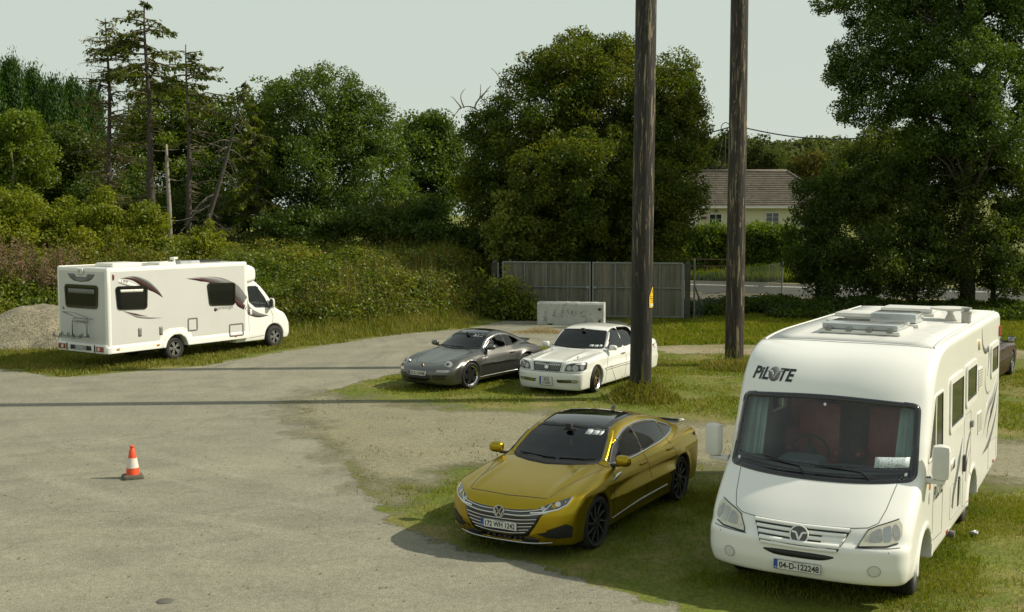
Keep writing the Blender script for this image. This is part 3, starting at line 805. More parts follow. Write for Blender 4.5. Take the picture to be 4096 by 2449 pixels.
# ---- grey sports coupe
def car_grey():
    sp = dict(L=4.45, h=.02, wr=.33, arches=[(.98, .352), (3.32, .36)],
        top=crv([(0, .52), (.05, .56), (.2, .625), (.5, .70), (.9, .775), (1.3, .845), (1.5, .88), (2.4, .86), (2.9, .875), (3.4, .90), (3.8, .885), (4.15, .80), (4.45, .68)]),
        ck=crv([(0, .05), (.5, .07), (1.3, .05), (2.4, .03), (3.4, .06), (4.45, .14)]), cp=3,
        bumps=[(.05, .62, .42, .70, .13), (.03, 1.0, .4, .74, .14), (-.015, .8, .5, .25, .25), (.03, 3.4, .5, .76, .14)],
        W=crv([(0, .84), (.3, .865), (.98, .885), (1.7, .86), (2.4, .865), (3.0, .905), (3.4, .925), (3.9, .89), (4.45, .78)]),
        wz=crv([(.06, -.11), (.2, -.05), (.4, -.01), (.55, .0), (.65, -.004), (.75, -.03), (.86, -.10), (1.0, -.2), (1.5, -.4)]),
        nose=crv([(.06, .2), (.16, .08), (.26, .03), (.40, .0), (.5, .015), (.56, .05), (.65, .2), (.9, .6)]), plan=(.44, 2.8),
        tail=crv([(.06, .25), (.3, .06), (.5, .0), (.65, .02), (.8, .12), (1.0, .3)]), rplan=(.36, 2.6),
        bot=crv([(0, .18), (.3, .15), (2, .17), (4.45, .24)]), kt=.10, kf=.08, flare=.02,
        roof=crv([(1.1, .72), (1.3, .80), (1.5, .895), (1.8, 1.07), (2.1, 1.225), (2.35, 1.285), (2.6, 1.295), (2.9, 1.265), (3.2, 1.195), (3.5, 1.10), (3.8, 1.0), (4.1, .88), (4.3, .75)]),
        yb=crv([(1.1, .66), (1.5, .74), (2.0, .765), (2.8, .75), (3.3, .66), (3.8, .52), (4.2, .4)]), tum=.42, zb=.88, tq=.3, rc=.05, kr=.10, kb=.06,
        ext=(1.12, 4.25), sweep=(.16, .25), mid=2.5, cab=(1.62, 3.5), seatz=.30, mirror_s=2.02, roofz=1.27,
        ws=round_poly([(-.64, .915), (0, .895), (.64, .915), (.58, 1.09), (.49, 1.185), (0, 1.215), (-.49, 1.185), (-.58, 1.09)], .05),
        side_win=[catmull([(1.72, .925), (1.9, 1.03), (2.1, 1.115), (2.32, 1.165), (2.55, 1.172), (2.57, 1.06), (2.57, .91), (2.1, .90)], 4, True),
                  catmull([(2.61, .915), (2.61, 1.06), (2.60, 1.168), (2.87, 1.135), (3.1, 1.07), (3.30, .985), (3.24, .95), (3.0, .925)], 4, True)])
    paint = pmat('grey_metallic', (.135, .133, .123), .33, .85, var=.04, coat=.5)
    dk = pmat('black_spoke', (.012, .012, .012), .35)
    v = build_car(sp, 'grey_sports_car', 'metallic grey sports coupe with round headlights, parked left of the white saloon', 'car', (-2.28, 28.05), -125.8, paint,
        (glass('screen_glass_grey', (.70, .76, .72)), glass('side_glass_grey', (.42, .46, .44))), (.33, .25, .245, 'fuchs', [dk, CHROME], R(-6), .835))
    fd = v.fd
    for sd in (1, -1):
        b = MB(); b.box((-1.03, .80 * sd, .36), (.1, .06, .16), None, .02); v.mb('brake_caliper', b, pmat('red_caliper', (.4, .015, .01), .4))
    v.raw('roof_panel', patch_data(fd, catmull([(2.14, .40), (2.3, .45), (2.75, .43), (2.95, .34), (3.0, 0), (2.95, -.34), (2.75, -.43), (2.3, -.45), (2.14, -.40), (2.05, 0)], 4, True), 'top', off=.004), GLOSSBLK)
    for m in (False, True):
        v.raw('roof_trim', ribbon_data(fd, fit_side(fd, catmull([(1.66, .925), (1.88, 1.05), (2.1, 1.145), (2.34, 1.197), (2.6, 1.202), (2.9, 1.162), (3.15, 1.085), (3.38, .985)], 3), .09), .024, 'left', off=.006, mirror=m), SATIN)
    clear = pmat('lamp_clear', (.42, .43, .42), .05, .5, var=.15, scale=20, coat=1.)
    for sd in (1, -1):
        p = fd.cast(np.array([(-.36, .66 * sd, 3.2)]), np.array([(0., 0, -1)]))[0]; nrm = Vector((.66, .30 * sd, .62)).normalized(); M = Matrix.Translation(Vector(p) + nrm * .006) @ nrm.to_track_quat('Z', 'Y').to_matrix().to_4x4()
        b = MB(); b.lathe([(.118, -.10), (.120, -.005), (.112, .006), (.102, .004)], 28, 'Z', M); b.cur = 1; b.lathe([(.104, .002), (.085, .016), (.05, .026), (0, .030)], 28, 'Z', M); b.cur = 2; b.lathe([(.042, .0295), (.036, .034), (.0, .036)], 18, 'Z', M)
        v.mb('headlight', b, [paint, clear, LENSDK], None, True, R(50))
    both(v, 'indicator_lamp', round_poly([(.50, .475), (.80, .475), (.82, .525), (.52, .53)], .02), [LENS], ang=R(20), off=.008)
    v.raw('centre_intake', patch_data(fd, round_poly([(-.38, .39), (.38, .39), (.34, .29), (.2, .255), (-.2, .255), (-.34, .29)], .03), 'front', off=.003), BLACK)
    both(v, 'bumper_intake', round_poly([(.40, .405), (.76, .41), (.72, .30), (.44, .29)], .03), [BLACK, paint], ang=R(12), off=.003, extra=[('r', [(.42, .365), (.74, .37)], .014, 1, .012), ('r', [(.43, .325), (.73, .33)], .014, 1, .012)])
    plate(v, -.015, .435, .52, .111, [('07-D-124788', .84)])
    b = MB(); b.prism([(-.03, .035), (.03, .035), (.032, 0), (0, -.045), (-.032, 0)], lambda u, w, q: (-.165 - w * .95, u, .632 + q - w * .35), 0, .012); v.mb('badge', b, pmat('gold_badge', (.6, .38, .12), .3, .8))
    for sd in (1, -1): door_mirror(v, 1.78, .75, .955, sd, [paint, BLACK], (.15, .21, .13))
    handles(v, [(2.72, .74)], paint)
    wipers(v, [[(-.5, .935), (-.1, .922), (.05, .92)], [(.05, .922), (.45, .93), (.55, .94)]])
    seams(v, [('left', [(1.68, .90), (1.60, .75), (1.55, .5), (1.58, .26)], True), ('left', [(2.84, .90), (2.90, .7), (2.80, .5), (2.55, .25)], True), ('top', [(.32, -.3), (.28, 0), (.32, .3)], False), ('top', [(.32, .3), (.6, .5), (1.05, .56), (1.45, .60)], True)])
    for u in (.16, .25, .345): v.raw('screen_sticker', patch_data(fd, [(u, 1.165), (u + .07, 1.16), (u + .07, 1.20), (u, 1.205)], 'front', off=.003, thick=.004), STICK)
    b = MB(); b.prism([(0, .0), (.22, .01), (.26, .06), (.12, .05)], lambda u, w, q: (-3.78 - u, q, .90 + w), -.48, .48); v.mb('rear_spoiler', b, pmat('grey_spoiler', (.05, .05, .048), .35, .5, coat=.5))
    both(v, 'tail_light', [(-.84, .70), (-.52, .72), (-.52, .62), (-.82, .61)], [REDLENS], kind='rear', off=.006)
    v.raw('sill_trim', join((ribbon_data(fd, [(1.36, .235), (2.92, .26)], .03, 'left', off=.006), 0), (ribbon_data(fd, [(1.36, .235), (2.92, .26)], .03, 'left', off=.006, mirror=True), 0))[:2], SATIN)
    return v

# ---- white saloon
def saloon_spec():
    return dict(L=4.82, h=.02, wr=.32, arches=[(.93, .345), (3.71, .345)],
        top=crv([(0, .70), (.05, .755), (.15, .79), (.5, .84), (1.0, .89), (1.4, .925), (1.6, .935), (2.4, .93), (3.3, .945), (4.0, .985), (4.5, .985), (4.72, .96), (4.82, .88)]),
        ck=crv([(0, .03), (.5, .04), (1.3, .05), (2, .03), (3.8, .05), (4.82, .06)]), cp=4,
        bumps=[(.02, .6, .6, .42, .06), (-.012, .9, .6, .62, .10), (.01, .9, .5, .0, .3)],
        W=crv([(0, .85), (.3, .868), (.95, .88), (2.4, .88), (3.7, .88), (4.4, .865), (4.82, .82)]),
        wz=crv([(.06, -.08), (.18, -.035), (.3, -.015), (.45, .0), (.54, .004), (.60, -.004), (.75, -.006), (.86, -.03), (1.0, -.11), (1.2, -.25), (1.6, -.4)]),
        nose=crv([(.06, .09), (.14, .05), (.25, .02), (.40, .0), (.5, .006), (.54, .03), (.6, .04), (.76, .075), (.85, .16)]), plan=(.26, 3.6),
        tail=crv([(.06, .12), (.3, .03), (.5, .0), (.6, .05), (.9, .09), (1.05, .12)]), rplan=(.16, 3.4),
        bot=crv([(0, .13), (.3, .12), (2, .13), (4.82, .2)]), kt=.07, kf=.05, flare=.010,
        roof=crv([(1.15, .78), (1.38, .90), (1.5, .955), (1.75, 1.175), (1.95, 1.335), (2.12, 1.425), (2.4, 1.462), (2.8, 1.468), (3.2, 1.44), (3.45, 1.375), (3.75, 1.18), (4.0, 1.02), (4.2, .9)]),
        yb=crv([(1.1, .72), (1.5, .785), (2.0, .80), (3.0, .80), (3.6, .76), (4.1, .68)]), tum=.30, zb=.93, tq=.2, rc=.04, kr=.075, kb=.02,
        ext=(1.17, 4.18), sweep=(.10, .12), mid=2.7, cab=(1.66, 3.75), mirror_s=1.95, roofz=1.43,
        ws=round_poly([(-.69, .985), (0, .965), (.69, .985), (.64, 1.2), (.58, 1.345), (0, 1.372), (-.58, 1.345), (-.64, 1.2)], .05),
        side_win=[catmull([(1.66, .975), (1.85, 1.14), (2.03, 1.30), (2.2, 1.375), (2.47, 1.395), (2.5, 1.2), (2.52, .965), (2.1, .955)], 4, True),
                  catmull([(2.58, .965), (2.56, 1.2), (2.54, 1.397), (2.9, 1.395), (3.15, 1.37), (3.27, 1.25), (3.36, 1.10), (3.38, .985), (3.0, .968)], 4, True)],
        rw=round_poly([(-.62, 1.06), (.62, 1.06), (.52, 1.33), (-.52, 1.33)], .05))

def car_white():
    sp = saloon_spec()
    paint = pmat('white_car_paint', (.74, .735, .68), .28, var=.02, coat=.8)
    bronze = pmat('bronze_rim', (.26, .19, .10), .35, .8)
    v = build_car(sp, 'white_saloon_car', 'white four-door saloon with mesh grille and bronze wheels, parked behind the thick black-stained pole', 'car', (.806, 27.45), -120.5, paint,
        (glass('screen_glass_white', (.42, .50, .49)), glass('side_glass_white', (.10, .11, .11))), (.318, .23, .25, 'deep', [bronze, SATIN], R(8), .828))
    fd = v.fd
    # mesh grille in a bright frame
    ds = [(patch_data(fd, round_poly([(-.385, .755), (.385, .755), (.345, .56), (-.345, .56)], .03), 'front', off=.004), 0)]
    ds.append((ribbon_data(fd, round_poly([(-.395, .765), (.395, .765), (.352, .55), (-.352, .55)], .035), .018, 'front', off=.014, closed=True), 1))
    for k in range(-13, 14):
        for sg in (1, -1):
            x0 = k * .055; z0, z1 = .57, .745; pts = []
            for t in np.linspace(0, 1, 6):
                x = x0 + sg * (t - .5) * .12; z = z0 + (z1 - z0) * t
                if abs(x) < .345 + (z - .56) * .2 - .01: pts.append((x, z))
            if len(pts) > 1: ds.append((ribbon_data(fd, pts, .006, 'front', off=.010, thick=.006), 2))
    vv, ff, mi = join(*ds); v.raw('grille', (vv, ff), [BLACK, CHROME, SATIN], True, mi)
    b = MB(); b.prism([(-.04, -.05), (.04, -.05), (.055, .02), (.03, .01), (0, .055), (-.03, .01), (-.055, .02)], lambda u, w, q: (-.035 + q - w * .1, u, .675 + w), 0, .02); v.mb('badge', b, CHROME)
    both(v, 'headlight', round_poly([(.44, .575), (.50, .725), (.62, .765), (.90, .78), (.955, .77), (.94, .62), (.90, .60), (.6, .575)], .03), [LENSDK, LENS, CHROME], ang=R(16), off=.005,
         extra=[('p', oval(.57, .655, .055, .055), 0, 1, .010), ('p', oval(.71, .66, .06, .058), 0, 1, .010), ('r', oval(.71, .66, .06, .058) + [(.77, .66)], .008, 2, .012), ('p', oval(.86, .675, .045, .06), 0, 1, .010)])
    both(v, 'bumper_intake', round_poly([(.27, .375), (.64, .385), (.64, .31), (.30, .30)], .02), [BLACK, CHROME], off=.003, extra=[('r', [(.28, .352), (.63, .36)], .010, 1, .008), ('r', [(.29, .328), (.63, .334)], .010, 1, .008)])
    both(v, 'fog_lamp', oval(.715, .345, .075, .042, p=.7), [LENS], ang=R(8), off=.006)
    plate(v, -.018, .335, .34, .20, [('03-D', .46), ('121833', .62)], county='BAILE ATHA CLIATH')
    seams(v, [('front', catmull([(-.84, .54), (-.5, .545), (0, .55), (.5, .545), (.84, .54)], 3), False), ('left', [(1.34, .52), (2.5, .535), (3.36, .545)], True), ('left', [(1.62, .95), (1.52, .75), (1.45, .5), (1.42, .18)], True), ('left', [(2.55, .94), (2.56, .6), (2.54, .17)], True), ('left', [(3.40, .95), (3.36, .75), (3.42, .6), (3.3, .35)], True),
              ('top', [(.10, -.42), (.07, 0), (.10, .42)], False), ('top', [(.12, .42), (.25, .56), (.9, .68), (1.4, .74)], True)])
    for m in (False, True): v.raw('side_moulding', ribbon_data(fd, [(1.40, .50), (2.5, .515), (3.33, .525)], .03, 'left', off=.010, mirror=m, thick=.02), paint)
    for sd in (1, -1): door_mirror(v, 1.70, .79, 1.0, sd, [paint, paint], (.15, .2, .13))
    handles(v, [(2.38, .80), (3.26, .82)], CHROME)
    wipers(v, [[(-.55, 1.0), (-.05, .985)], [(.0, .985), (.5, .995)]])
    for u, w in ((.33, .10), (.45, .10)): v.raw('screen_sticker', patch_data(fd, [(u, 1.0), (u + w, 1.002), (u + w, 1.05), (u, 1.048)], 'front', off=.003, thick=.004), STICK)
    v.raw('screen_sticker', patch_data(fd, oval(.605, 1.03, .04, .028), 'front', off=.003, thick=.004), STICK)
    both(v, 'tail_light', [(-.86, .88), (-.45, .89), (-.45, .74), (-.86, .74)], [REDLENS], kind='rear', off=.006)
    both(v, 'tail_light_wrap', [(4.56, .87), (4.70, .86), (4.71, .74), (4.58, .75)], [REDLENS], kind='left', off=.006)
    for sd in (1, -1):
        b = MB(); b.tube([(-.42, .62 * sd, .80), (-.42, .62 * sd, .87)], .01, 6); b.box((-.42, .62 * sd, .885), (.03, .05, .03), None, .01); v.mb('wing_pole', b, CHROME)
    return v

# ---- dark car seen past the motorhome
def car_dark():
    sp = saloon_spec()
    paint = pmat('maroon_paint', (.035, .008, .008), .4, .2, coat=.25)
    sil = pmat('silver_rim', (.5, .5, .5), .3, .9)
    yaw = 58.; a = R(yaw); wx, wy = 13.25, 30.85
    nose = (wx + .93 * math.cos(a) - .86 * math.sin(a), wy + .93 * math.sin(a) + .86 * math.cos(a))
    v = build_car(sp, 'maroon_car', 'dark maroon car mostly hidden behind the rear of the big white motorhome', 'car', nose, yaw, paint,
        (glass('screen_glass_maroon', (.3, .33, .32)), glass('side_glass_maroon', (.08, .09, .09))), (.318, .22, .23, 'alloy', [sil, SATIN], 0, .828))
    for sd in (1, -1): door_mirror(v, 1.66, .79, 1.03, sd, [BLACK, BLACK], (.15, .22, .15))
    handles(v, [(2.38, .80), (3.26, .82)], paint)
    both(v, 'tail_light', [(-.86, .88), (-.45, .89), (-.45, .74), (-.86, .74)], [REDLENS], kind='rear', off=.006)
    both(v, 'headlight', round_poly([(.44, .575), (.50, .725), (.62, .765), (.90, .78), (.955, .77), (.94, .62), (.6, .575)], .03), [LENS], ang=R(16), off=.005)
    seams(v, [('left', [(1.62, .95), (1.52, .75), (1.42, .18)], True), ('left', [(2.55, .94), (2.54, .17)], True)])
    return v
# ------------------------------------------------------------------ motorhomes
VANW = pmat('motorhome_white', (.82, .815, .765), .30, var=.025, scale=1.2, coat=.5, col2=(.50, .46, .36), cscale=34, cpos=(.70, .78))
VANG = pmat('motorhome_grey_panel', (.56, .56, .53), .38, var=.03, scale=1.)
ROOFW = pmat('motorhome_roof', (.62, .62, .58), .55, var=.06, scale=1.5, col2=(.42, .41, .36), cscale=2.2, cpos=(.55, .8))
ACRY = pmat('smoked_acrylic', (.010, .011, .010), .05, spec=.35)
GREYP = pmat('grey_plastic', (.17, .17, .155), .5)
DKGREY = pmat('graphic_grey', (.13, .13, .125), .4)
LTGREY = pmat('graphic_light_grey', (.36, .36, .34), .4)
MAROON = pmat('graphic_maroon', (.06, .018, .02), .4)
GBLACK = pmat('graphic_black', (.015, .015, .016), .35)
WPLAST = pmat('white_plastic', (.66, .65, .59), .45, var=.05)
ALU = pmat('aluminium_tube', (.30, .30, .29), .35, .8)
CURT = pmat('curtain_cloth', (.50, .60, .57), .9, var=.15)
REDSEAT = pmat('red_leather', (.40, .085, .045), .45, var=.2, scale=8)
WOOD = pmat('cabin_wood', (.42, .26, .12), .4, var=.2, scale=6)
DASHG = pmat('dash_grey', (.17, .20, .21), .7)

def text_skin(veh, name, t, kind, c, w, h, mat, off=.006, parent=None, **kw):
    a, f = text_fit(t, w, h, **kw); sg = -1 if kind in ('right', 'rear') else 1
    of, d = frame(kind); O = np.array([of(c[0] + sg * p[0], c[1] + p[1]) for p in a]); D = np.repeat(np.array([d], float), len(O), 0)
    P = veh.fd.cast(O, D, T=9.5 if kind == 'rear' else 5.2 if kind == 'front' else 3.4)
    g = veh.fd.grad(P); g /= np.maximum(np.linalg.norm(g, axis=1, keepdims=True), 1e-6)
    return veh.raw(name, (P + g * off, f), mat, False, parent=parent)

def acrylic_window(veh, name, poly, kind, frame_mat, fw=.05, proud=.02, glassmat=None):
    o = veh.raw(name, patch_data(veh.fd, poly, kind, off=proud * .6, thick=.03, sp=.12), glassmat or ACRY, True, None, R(40))
    f = veh.raw('window_frame', ribbon_data(veh.fd, poly, fw, kind, closed=True, off=proud, thick=proud + .012), frame_mat, True, None, R(40))
    f.parent = o; f.location = (0, 0, 0)
    return o

def locker(veh, name, poly, kind, mat=None, w=.01):
    ln = list(poly) + [poly[0]]
    return veh.raw(name, ribbon_data(veh.fd, ln, w, kind, off=.003, thick=.008), mat or GREYP)

def swoosh(veh, pts, widths, kind, mat, off=.004):
    return veh.raw('graphic_stripe', ribbon_data(veh.fd, catmull(pts, 8), widths, kind, off=off, thick=.005), mat)

def van_big():
    Lg = 7.35
    v = Veh('integrated_motorhome', 'large white motorhome with a wide windscreen and red seats, nearest vehicle on the right', 'motorhome', (3.11, 12.5), -119.4, Lg)
    fd = Field((-Lg - .08, -1.26, .2), (.1, 1.26, 2.9), .025); v.fd = fd
    X, Z = fd.X, fd.Z; s = -X; y = np.abs(fd.Y); z1 = fd.z; s1 = s[:, 0, 0]
    nose = crv([(.2, .16), (.30, .075), (.40, .025), (.52, .0), (.68, .0), (.735, .018), (.76, .055), (.88, .12), (1.0, .22), (1.2, .44), (1.33, .60), (1.40, .70), (1.8, .90), (2.15, 1.06), (2.3, 1.14), (2.45, 1.26), (2.58, 1.42), (2.66, 1.60), (2.72, 1.85), (2.78, 2.3)])
    W = 1.135 - .02 * np.clip((Z - 1.3) / 1.4, 0, 1) - .10 * np.clip((.55 - Z) / .35, 0, 1) ** 2 * np.clip(1.4 - s, 0, 1)
    W = W - .05 * np.clip((1.0 - s) / 1.0, 0, 1) ** 2
    low = smax(Z - (2.77 - .015 * (y / 1.1) ** 2), y - W, .10)
    nsl = np.gradient(nose(z1), .025); low = smax(low, (nose(z1)[None, None, :] + .27 * (y / 1.13) ** 3.4 - s) / np.sqrt(1 + nsl ** 2)[None, None, :], .10)
    low = smax(low, s - (Lg - .05 * (y / 1.1) ** 4), .08)
    low = smax(low, (.32 + .10 * np.clip((s - 5.2) / 2, 0, 1) + 0 * Z) - Z, .03)
    U = low
    for sa, ra in ((1.08, .40), (4.62, .40)):
        r = np.sqrt((s - sa) ** 2 + (Z - .36) ** 2)
        U = smin(U, np.maximum(np.maximum(r - ra - .075, y - 1.152), .34 - Z), .02)
        U = smax(U, -np.maximum(r - ra, .62 - y), .015)
    fd.F = U.astype(np.float32)
    ws = [(t, 1.37 - .045 * (1 - (t / 1.03) ** 2)) for t in np.linspace(-.93, .93, 13)] + round_poly([(.93, 1.36), (1.035, 1.37), (1.0, 2.12), (.86, 2.14)], [0, .10, .13, 0], 5)[5:-5] + [(t, 2.12 + .05 * (1 - (t / 1.0) ** 2)) for t in np.linspace(.85, -.85, 12)] + round_poly([(-.86, 2.14), (-1.0, 2.12), (-1.035, 1.37), (-.93, 1.36)], [0, .13, .10, 0], 5)[5:-5]
    cw = round_poly([(1.16, 1.50), (1.55, 2.20), (2.10, 2.20), (2.12, 1.52)], .05)
    cab = np.maximum(U + .07, np.maximum(.75 - Z, s - 3.35))
    S2, Z2 = np.meshgrid(s1, z1, indexing='ij'); Y2, Z3 = np.meshgrid(fd.y, z1, indexing='ij')
    Fb = np.maximum(U, -cab)
    Fb = np.maximum(Fb, -np.maximum(poly_sdf(ws, Y2, Z3)[None] + .02, s - 1.9))
    Fb = np.maximum(Fb, -np.maximum(poly_sdf(cw, S2, Z2)[:, None, :] + .01, .3 - y))
    w1r = round_poly([(2.5, 1.65), (3.2, 1.65), (3.2, 2.2), (2.5, 2.2)], .05)
    Fb = np.maximum(Fb, -np.maximum(poly_sdf(w1r, S2, Z2)[:, None, :] + .01, fd.Y + .3))
    VQ = fd.mesh(Fb.astype(np.float32), 2); v.raw('body', VQ, VANW, True, None, R(50))
    sg = glass('windscreen_clear', (.80, .88, .85))
    v.raw('windscreen', patch_data(fd, ws, 'front', off=.002, thick=.008, sp=.1), sg, True, None, R(40))
    v.raw('windscreen_seal', ribbon_data(fd, ws, .055, 'front', closed=True, off=.006, thick=.03), GLOSSBLK)
    inset = [(-.97, 1.44), (-.5, 1.42), (0, 1.405), (.5, 1.42), (.97, 1.44)]
    v.raw('windscreen_base', ribbon_data(fd, inset, .075, 'front', off=.004, thick=.02), GLOSSBLK)
    for kd in ('left', 'right'):
        o = v.raw('cab_window', patch_data(fd, cw, kd, off=.0, thick=.006), glass('cab_glass', (.55, .6, .57)), True, None, R(40))
        f = v.raw('window_frame', ribbon_data(fd, cw, .04, kd, closed=True, off=.006, thick=.03), WPLAST); f.parent = o; f.location = (0, 0, 0)
        f = v.raw('window_divider', ribbon_data(fd, [(1.60, 1.53), (1.62, 2.19)], .045, kd, off=.008, thick=.03), WPLAST); f.parent = o; f.location = (0, 0, 0)
        f = v.raw('window_jamb', ribbon_data(fd, [(2.09, 1.53), (2.075, 2.19)], .05, kd, off=.004, thick=.02), SEAL); f.parent = o; f.location = (0, 0, 0)
    v.raw('side_window', patch_data(fd, w1r, 'right', off=0, thick=.006), glass('cab_glass', (.55, .6, .57)), True, None, R(40))
    # living-room windows on the sunny side
    for a, b, c, d in ((2.58, 3.58, 1.62, 2.24), (3.84, 4.72, 1.76, 2.26), (6.22, 6.98, 1.86, 2.30)):
        acrylic_window(v, 'side_window', round_poly([(a, c), (b, c), (b, d), (a, d)], .06), 'left', WPLAST, .075, .022)
        v.raw('window_gasket', ribbon_data(fd, round_poly([(a + .055, c + .055), (b - .055, c + .055), (b - .055, d - .055), (a + .055, d - .055)], .04), .014, 'left', closed=True, off=.018, thick=.006), SEAL)
    for a, b, c, d in ((4.0, 5.0, 1.7, 2.26),): acrylic_window(v, 'side_window', round_poly([(a, c), (b, c), (b, d), (a, d)], .06), 'right', WPLAST, .06)
    # entrance door, lockers, vents
    locker(v, 'entrance_door', round_poly([(3.74, .42), (4.36, .42), (4.33, 1.64), (3.76, 1.64)], .08), 'left', LTGREY, .016)
    locker(v, 'locker_door', round_poly([(2.74, .48), (3.56, .48), (3.56, .86), (2.74, .92)], .05), 'left', LTGREY, .012)
    locker(v, 'locker_door', round_poly([(6.18, .46), (7.05, .46), (7.05, .82), (6.18, .88)], .05), 'left', LTGREY, .012)
    locker(v, 'cab_door', [(1.62, 1.45), (1.52, 1.0), (1.52, .52), (2.16, .48), (2.18, 1.45)], 'left', GREYP, .01)
    for c, h in (((5.12, 1.97), .3), ((5.12, 1.34), .3)):
        sq = round_poly([(c[0] - .17, c[1] - h / 2), (c[0] + .17, c[1] - h / 2), (c[0] + .17, c[1] + h / 2), (c[0] - .17, c[1] + h / 2)], .02)
        ds = [(patch_data(fd, sq, 'left', off=.014, thick=.02, sp=.2), 0)]
        for i in range(4):
            for j in range(7):
                u, w = c[0] - .12 + .08 * i, c[1] - .11 + .037 * j
                ds.append((patch_data(fd, [(u - .022, w - .009), (u + .022, w - .009), (u + .022, w + .009), (u - .022, w + .009)], 'left', off=.017, thick=.003, sp=.2), 1))
        vv, ff, mi = join(*ds); v.raw('fridge_vent', (vv, ff), [WPLAST, pmat('vent_dark', (.25, .22, .14), .7)], False, mi)
    for u, w in ((4.30, 1.45), (4.34, .62)):
        of, d = frame('left'); p = fd.cast(np.array([of(u, w)]), np.array([d], float))[0]
        b = MB(); b.box((p[0], p[1] + .02, p[2]), (.1, .04, .09), None, .012); v.mb('door_hinge', b, GREYP, None, True, R(50))
    of, d = frame('left'); p = fd.cast(np.array([of(3.72, 1.02)]), np.array([d], float))[0]
    b = MB(); b.box((p[0], p[1] + .02, p[2]), (.09, .04, .22), None, .015); v.mb('door_handle', b, pmat('handle_dark', (.05, .05, .05), .4), None, True, R(50))
    # graphics on the flank
    swoosh(v, [(5.25, 2.66), (5.35, 2.42), (5.62, 2.30), (5.98, 2.31)], [.0, .05, .08, .08], 'left', DKGREY)
    swoosh(v, [(5.98, 2.31), (6.03, 2.15), (5.90, 1.90)], [.07, .045, .0], 'left', DKGREY)
    swoosh(v, [(5.70, 2.05), (5.66, 1.82), (5.9, 1.66), (6.2, 1.66)], [.0, .04, .05, .01], 'left', LTGREY)
    swoosh(v, [(6.98, 1.80), (6.55, 1.55), (5.95, 1.42), (5.5, 1.05)], [.0, .14, .18, .0], 'left', LTGREY)
    swoosh(v, [(7.05, 1.66), (6.6, 1.40), (6.15, 1.20), (5.95, .98)], [.0, .09, .11, .0], 'left', GBLACK)
    swoosh(v, [(7.15, 1.50), (6.8, 1.15), (6.2, .88), (5.5, .80)], [.0, .10, .12, .0], 'left', DKGREY)
    swoosh(v, [(3.60, 1.38), (3.30, 1.05), (3.02, .80), (2.92, .60)], [.03, .16, .15, .10], 'left', DKGREY)
    swoosh(v, [(4.34, 1.36), (4.1, 1.25), (3.9, 1.0), (3.86, .88)], [.02, .10, .08, .02], 'left', DKGREY)
    swoosh(v, [(4.28, 1.12), (4.05, .95), (3.98, .72)], [.01, .04, .0], 'left', MAROON)
    swoosh(v, [(3.42, .90), (3.40, .7), (3.38, .52)], [.16, .16, .10], 'left', GBLACK)
    text_skin(v, 'side_lettering', 'PiLOTE', 'left', (1.86, 1.06), .60, .17, GBLACK, shear=.25, bold=.025)
    b_ = v.raw('model_badge', patch_data(fd, round_poly([(2.42, 1.10), (3.02, 1.10), (3.02, 1.22), (2.42, 1.22)], .02), 'left', off=.006, thick=.01), WPLAST)
    v.raw('badge_end', patch_data(fd, [(2.86, 1.105), (3.01, 1.105), (3.01, 1.215), (2.9, 1.215)], 'left', off=.009, thick=.01), DKGREY)
    text_skin(v, 'badge_lettering', 'GALAXY', 'left', (2.64, 1.16), .34, .06, DKGREY, off=.010, shear=.2)
    # front face
    text_skin(v, 'front_lettering', 'PiL', 'front', (-.84, 2.375), .22, .14, GBLACK, shear=.28, bold=.03)
    text_skin(v, 'front_lettering', 'TE', 'front', (-.50, 2.375), .20, .14, GBLACK, shear=.28, bold=.03)
    v.raw('logo_disc', patch_data(fd, oval(-.665, 2.375, .075, .08), 'front', off=.005, thick=.006), DKGREY)
    v.raw('logo_bird', join((ribbon_data(fd, catmull([(-.76, 2.40), (-.70, 2.395), (-.66, 2.33)], 4), [.01, .03, .01], 'front', off=.011), 0), (ribbon_data(fd, catmull([(-.66, 2.33), (-.62, 2.40), (-.55, 2.42)], 4), [.01, .03, .01], 'front', off=.011), 0))[:2], LTGREY)
    # grille with slats
    ds = [(patch_data(fd, round_poly([(-.54, .905), (.54, .905), (.42, .665), (-.42, .665)], .03), 'front', off=.004), 0)]
    for k, z in enumerate((.885, .83, .775, .72, .68)):
        hw = .53 - (.905 - z) * .5
        ds.append((ribbon_data(fd, [(-hw, z + .004), (0, z - .006), (hw, z + .004)], .034 if k < 4 else .03, 'front', off=.022, thick=.025), 1))
    ds.append((patch_data(fd, [(.24, .81), (.49, .815), (.44, .72), (.24, .72)], 'front', off=.016), 1))
    vv, ff, mi = join(*ds); v.raw('grille', (vv, ff), [BLACK, VANW], True, mi)
    wing = [([(-.8, .30), (-.35, .25), (0, -.55)], .20), ([(.8, .30), (.35, .25), (0, -.55)], .20)]
    p = fd.cast(np.array([(1.6, 0, .79)]), np.array([(-1., 0, 0)]))[0]
    emblem_ring(v, -p[0] - .035, 0, .80, .10, wing, [VANW, pmat('emblem_dark', (.09, .09, .085), .4)], R(-14))
    v.raw('bumper_slot', patch_data(fd, catmull([(-.38, .618), (0, .628), (.38, .618), (.30, .572), (.2, .558), (0, .555), (-.2, .558), (-.30, .572)], 3, True), 'front', off=.004), BLACK)
    both(v, 'fog_lamp_cover', oval(.80, .50, .062, .055), [WPLAST, LTGREY], ang=R(8), off=.006, extra=[('r', oval(.80, .50, .064, .057) + [(.864, .50)], .008, 1, .008)])
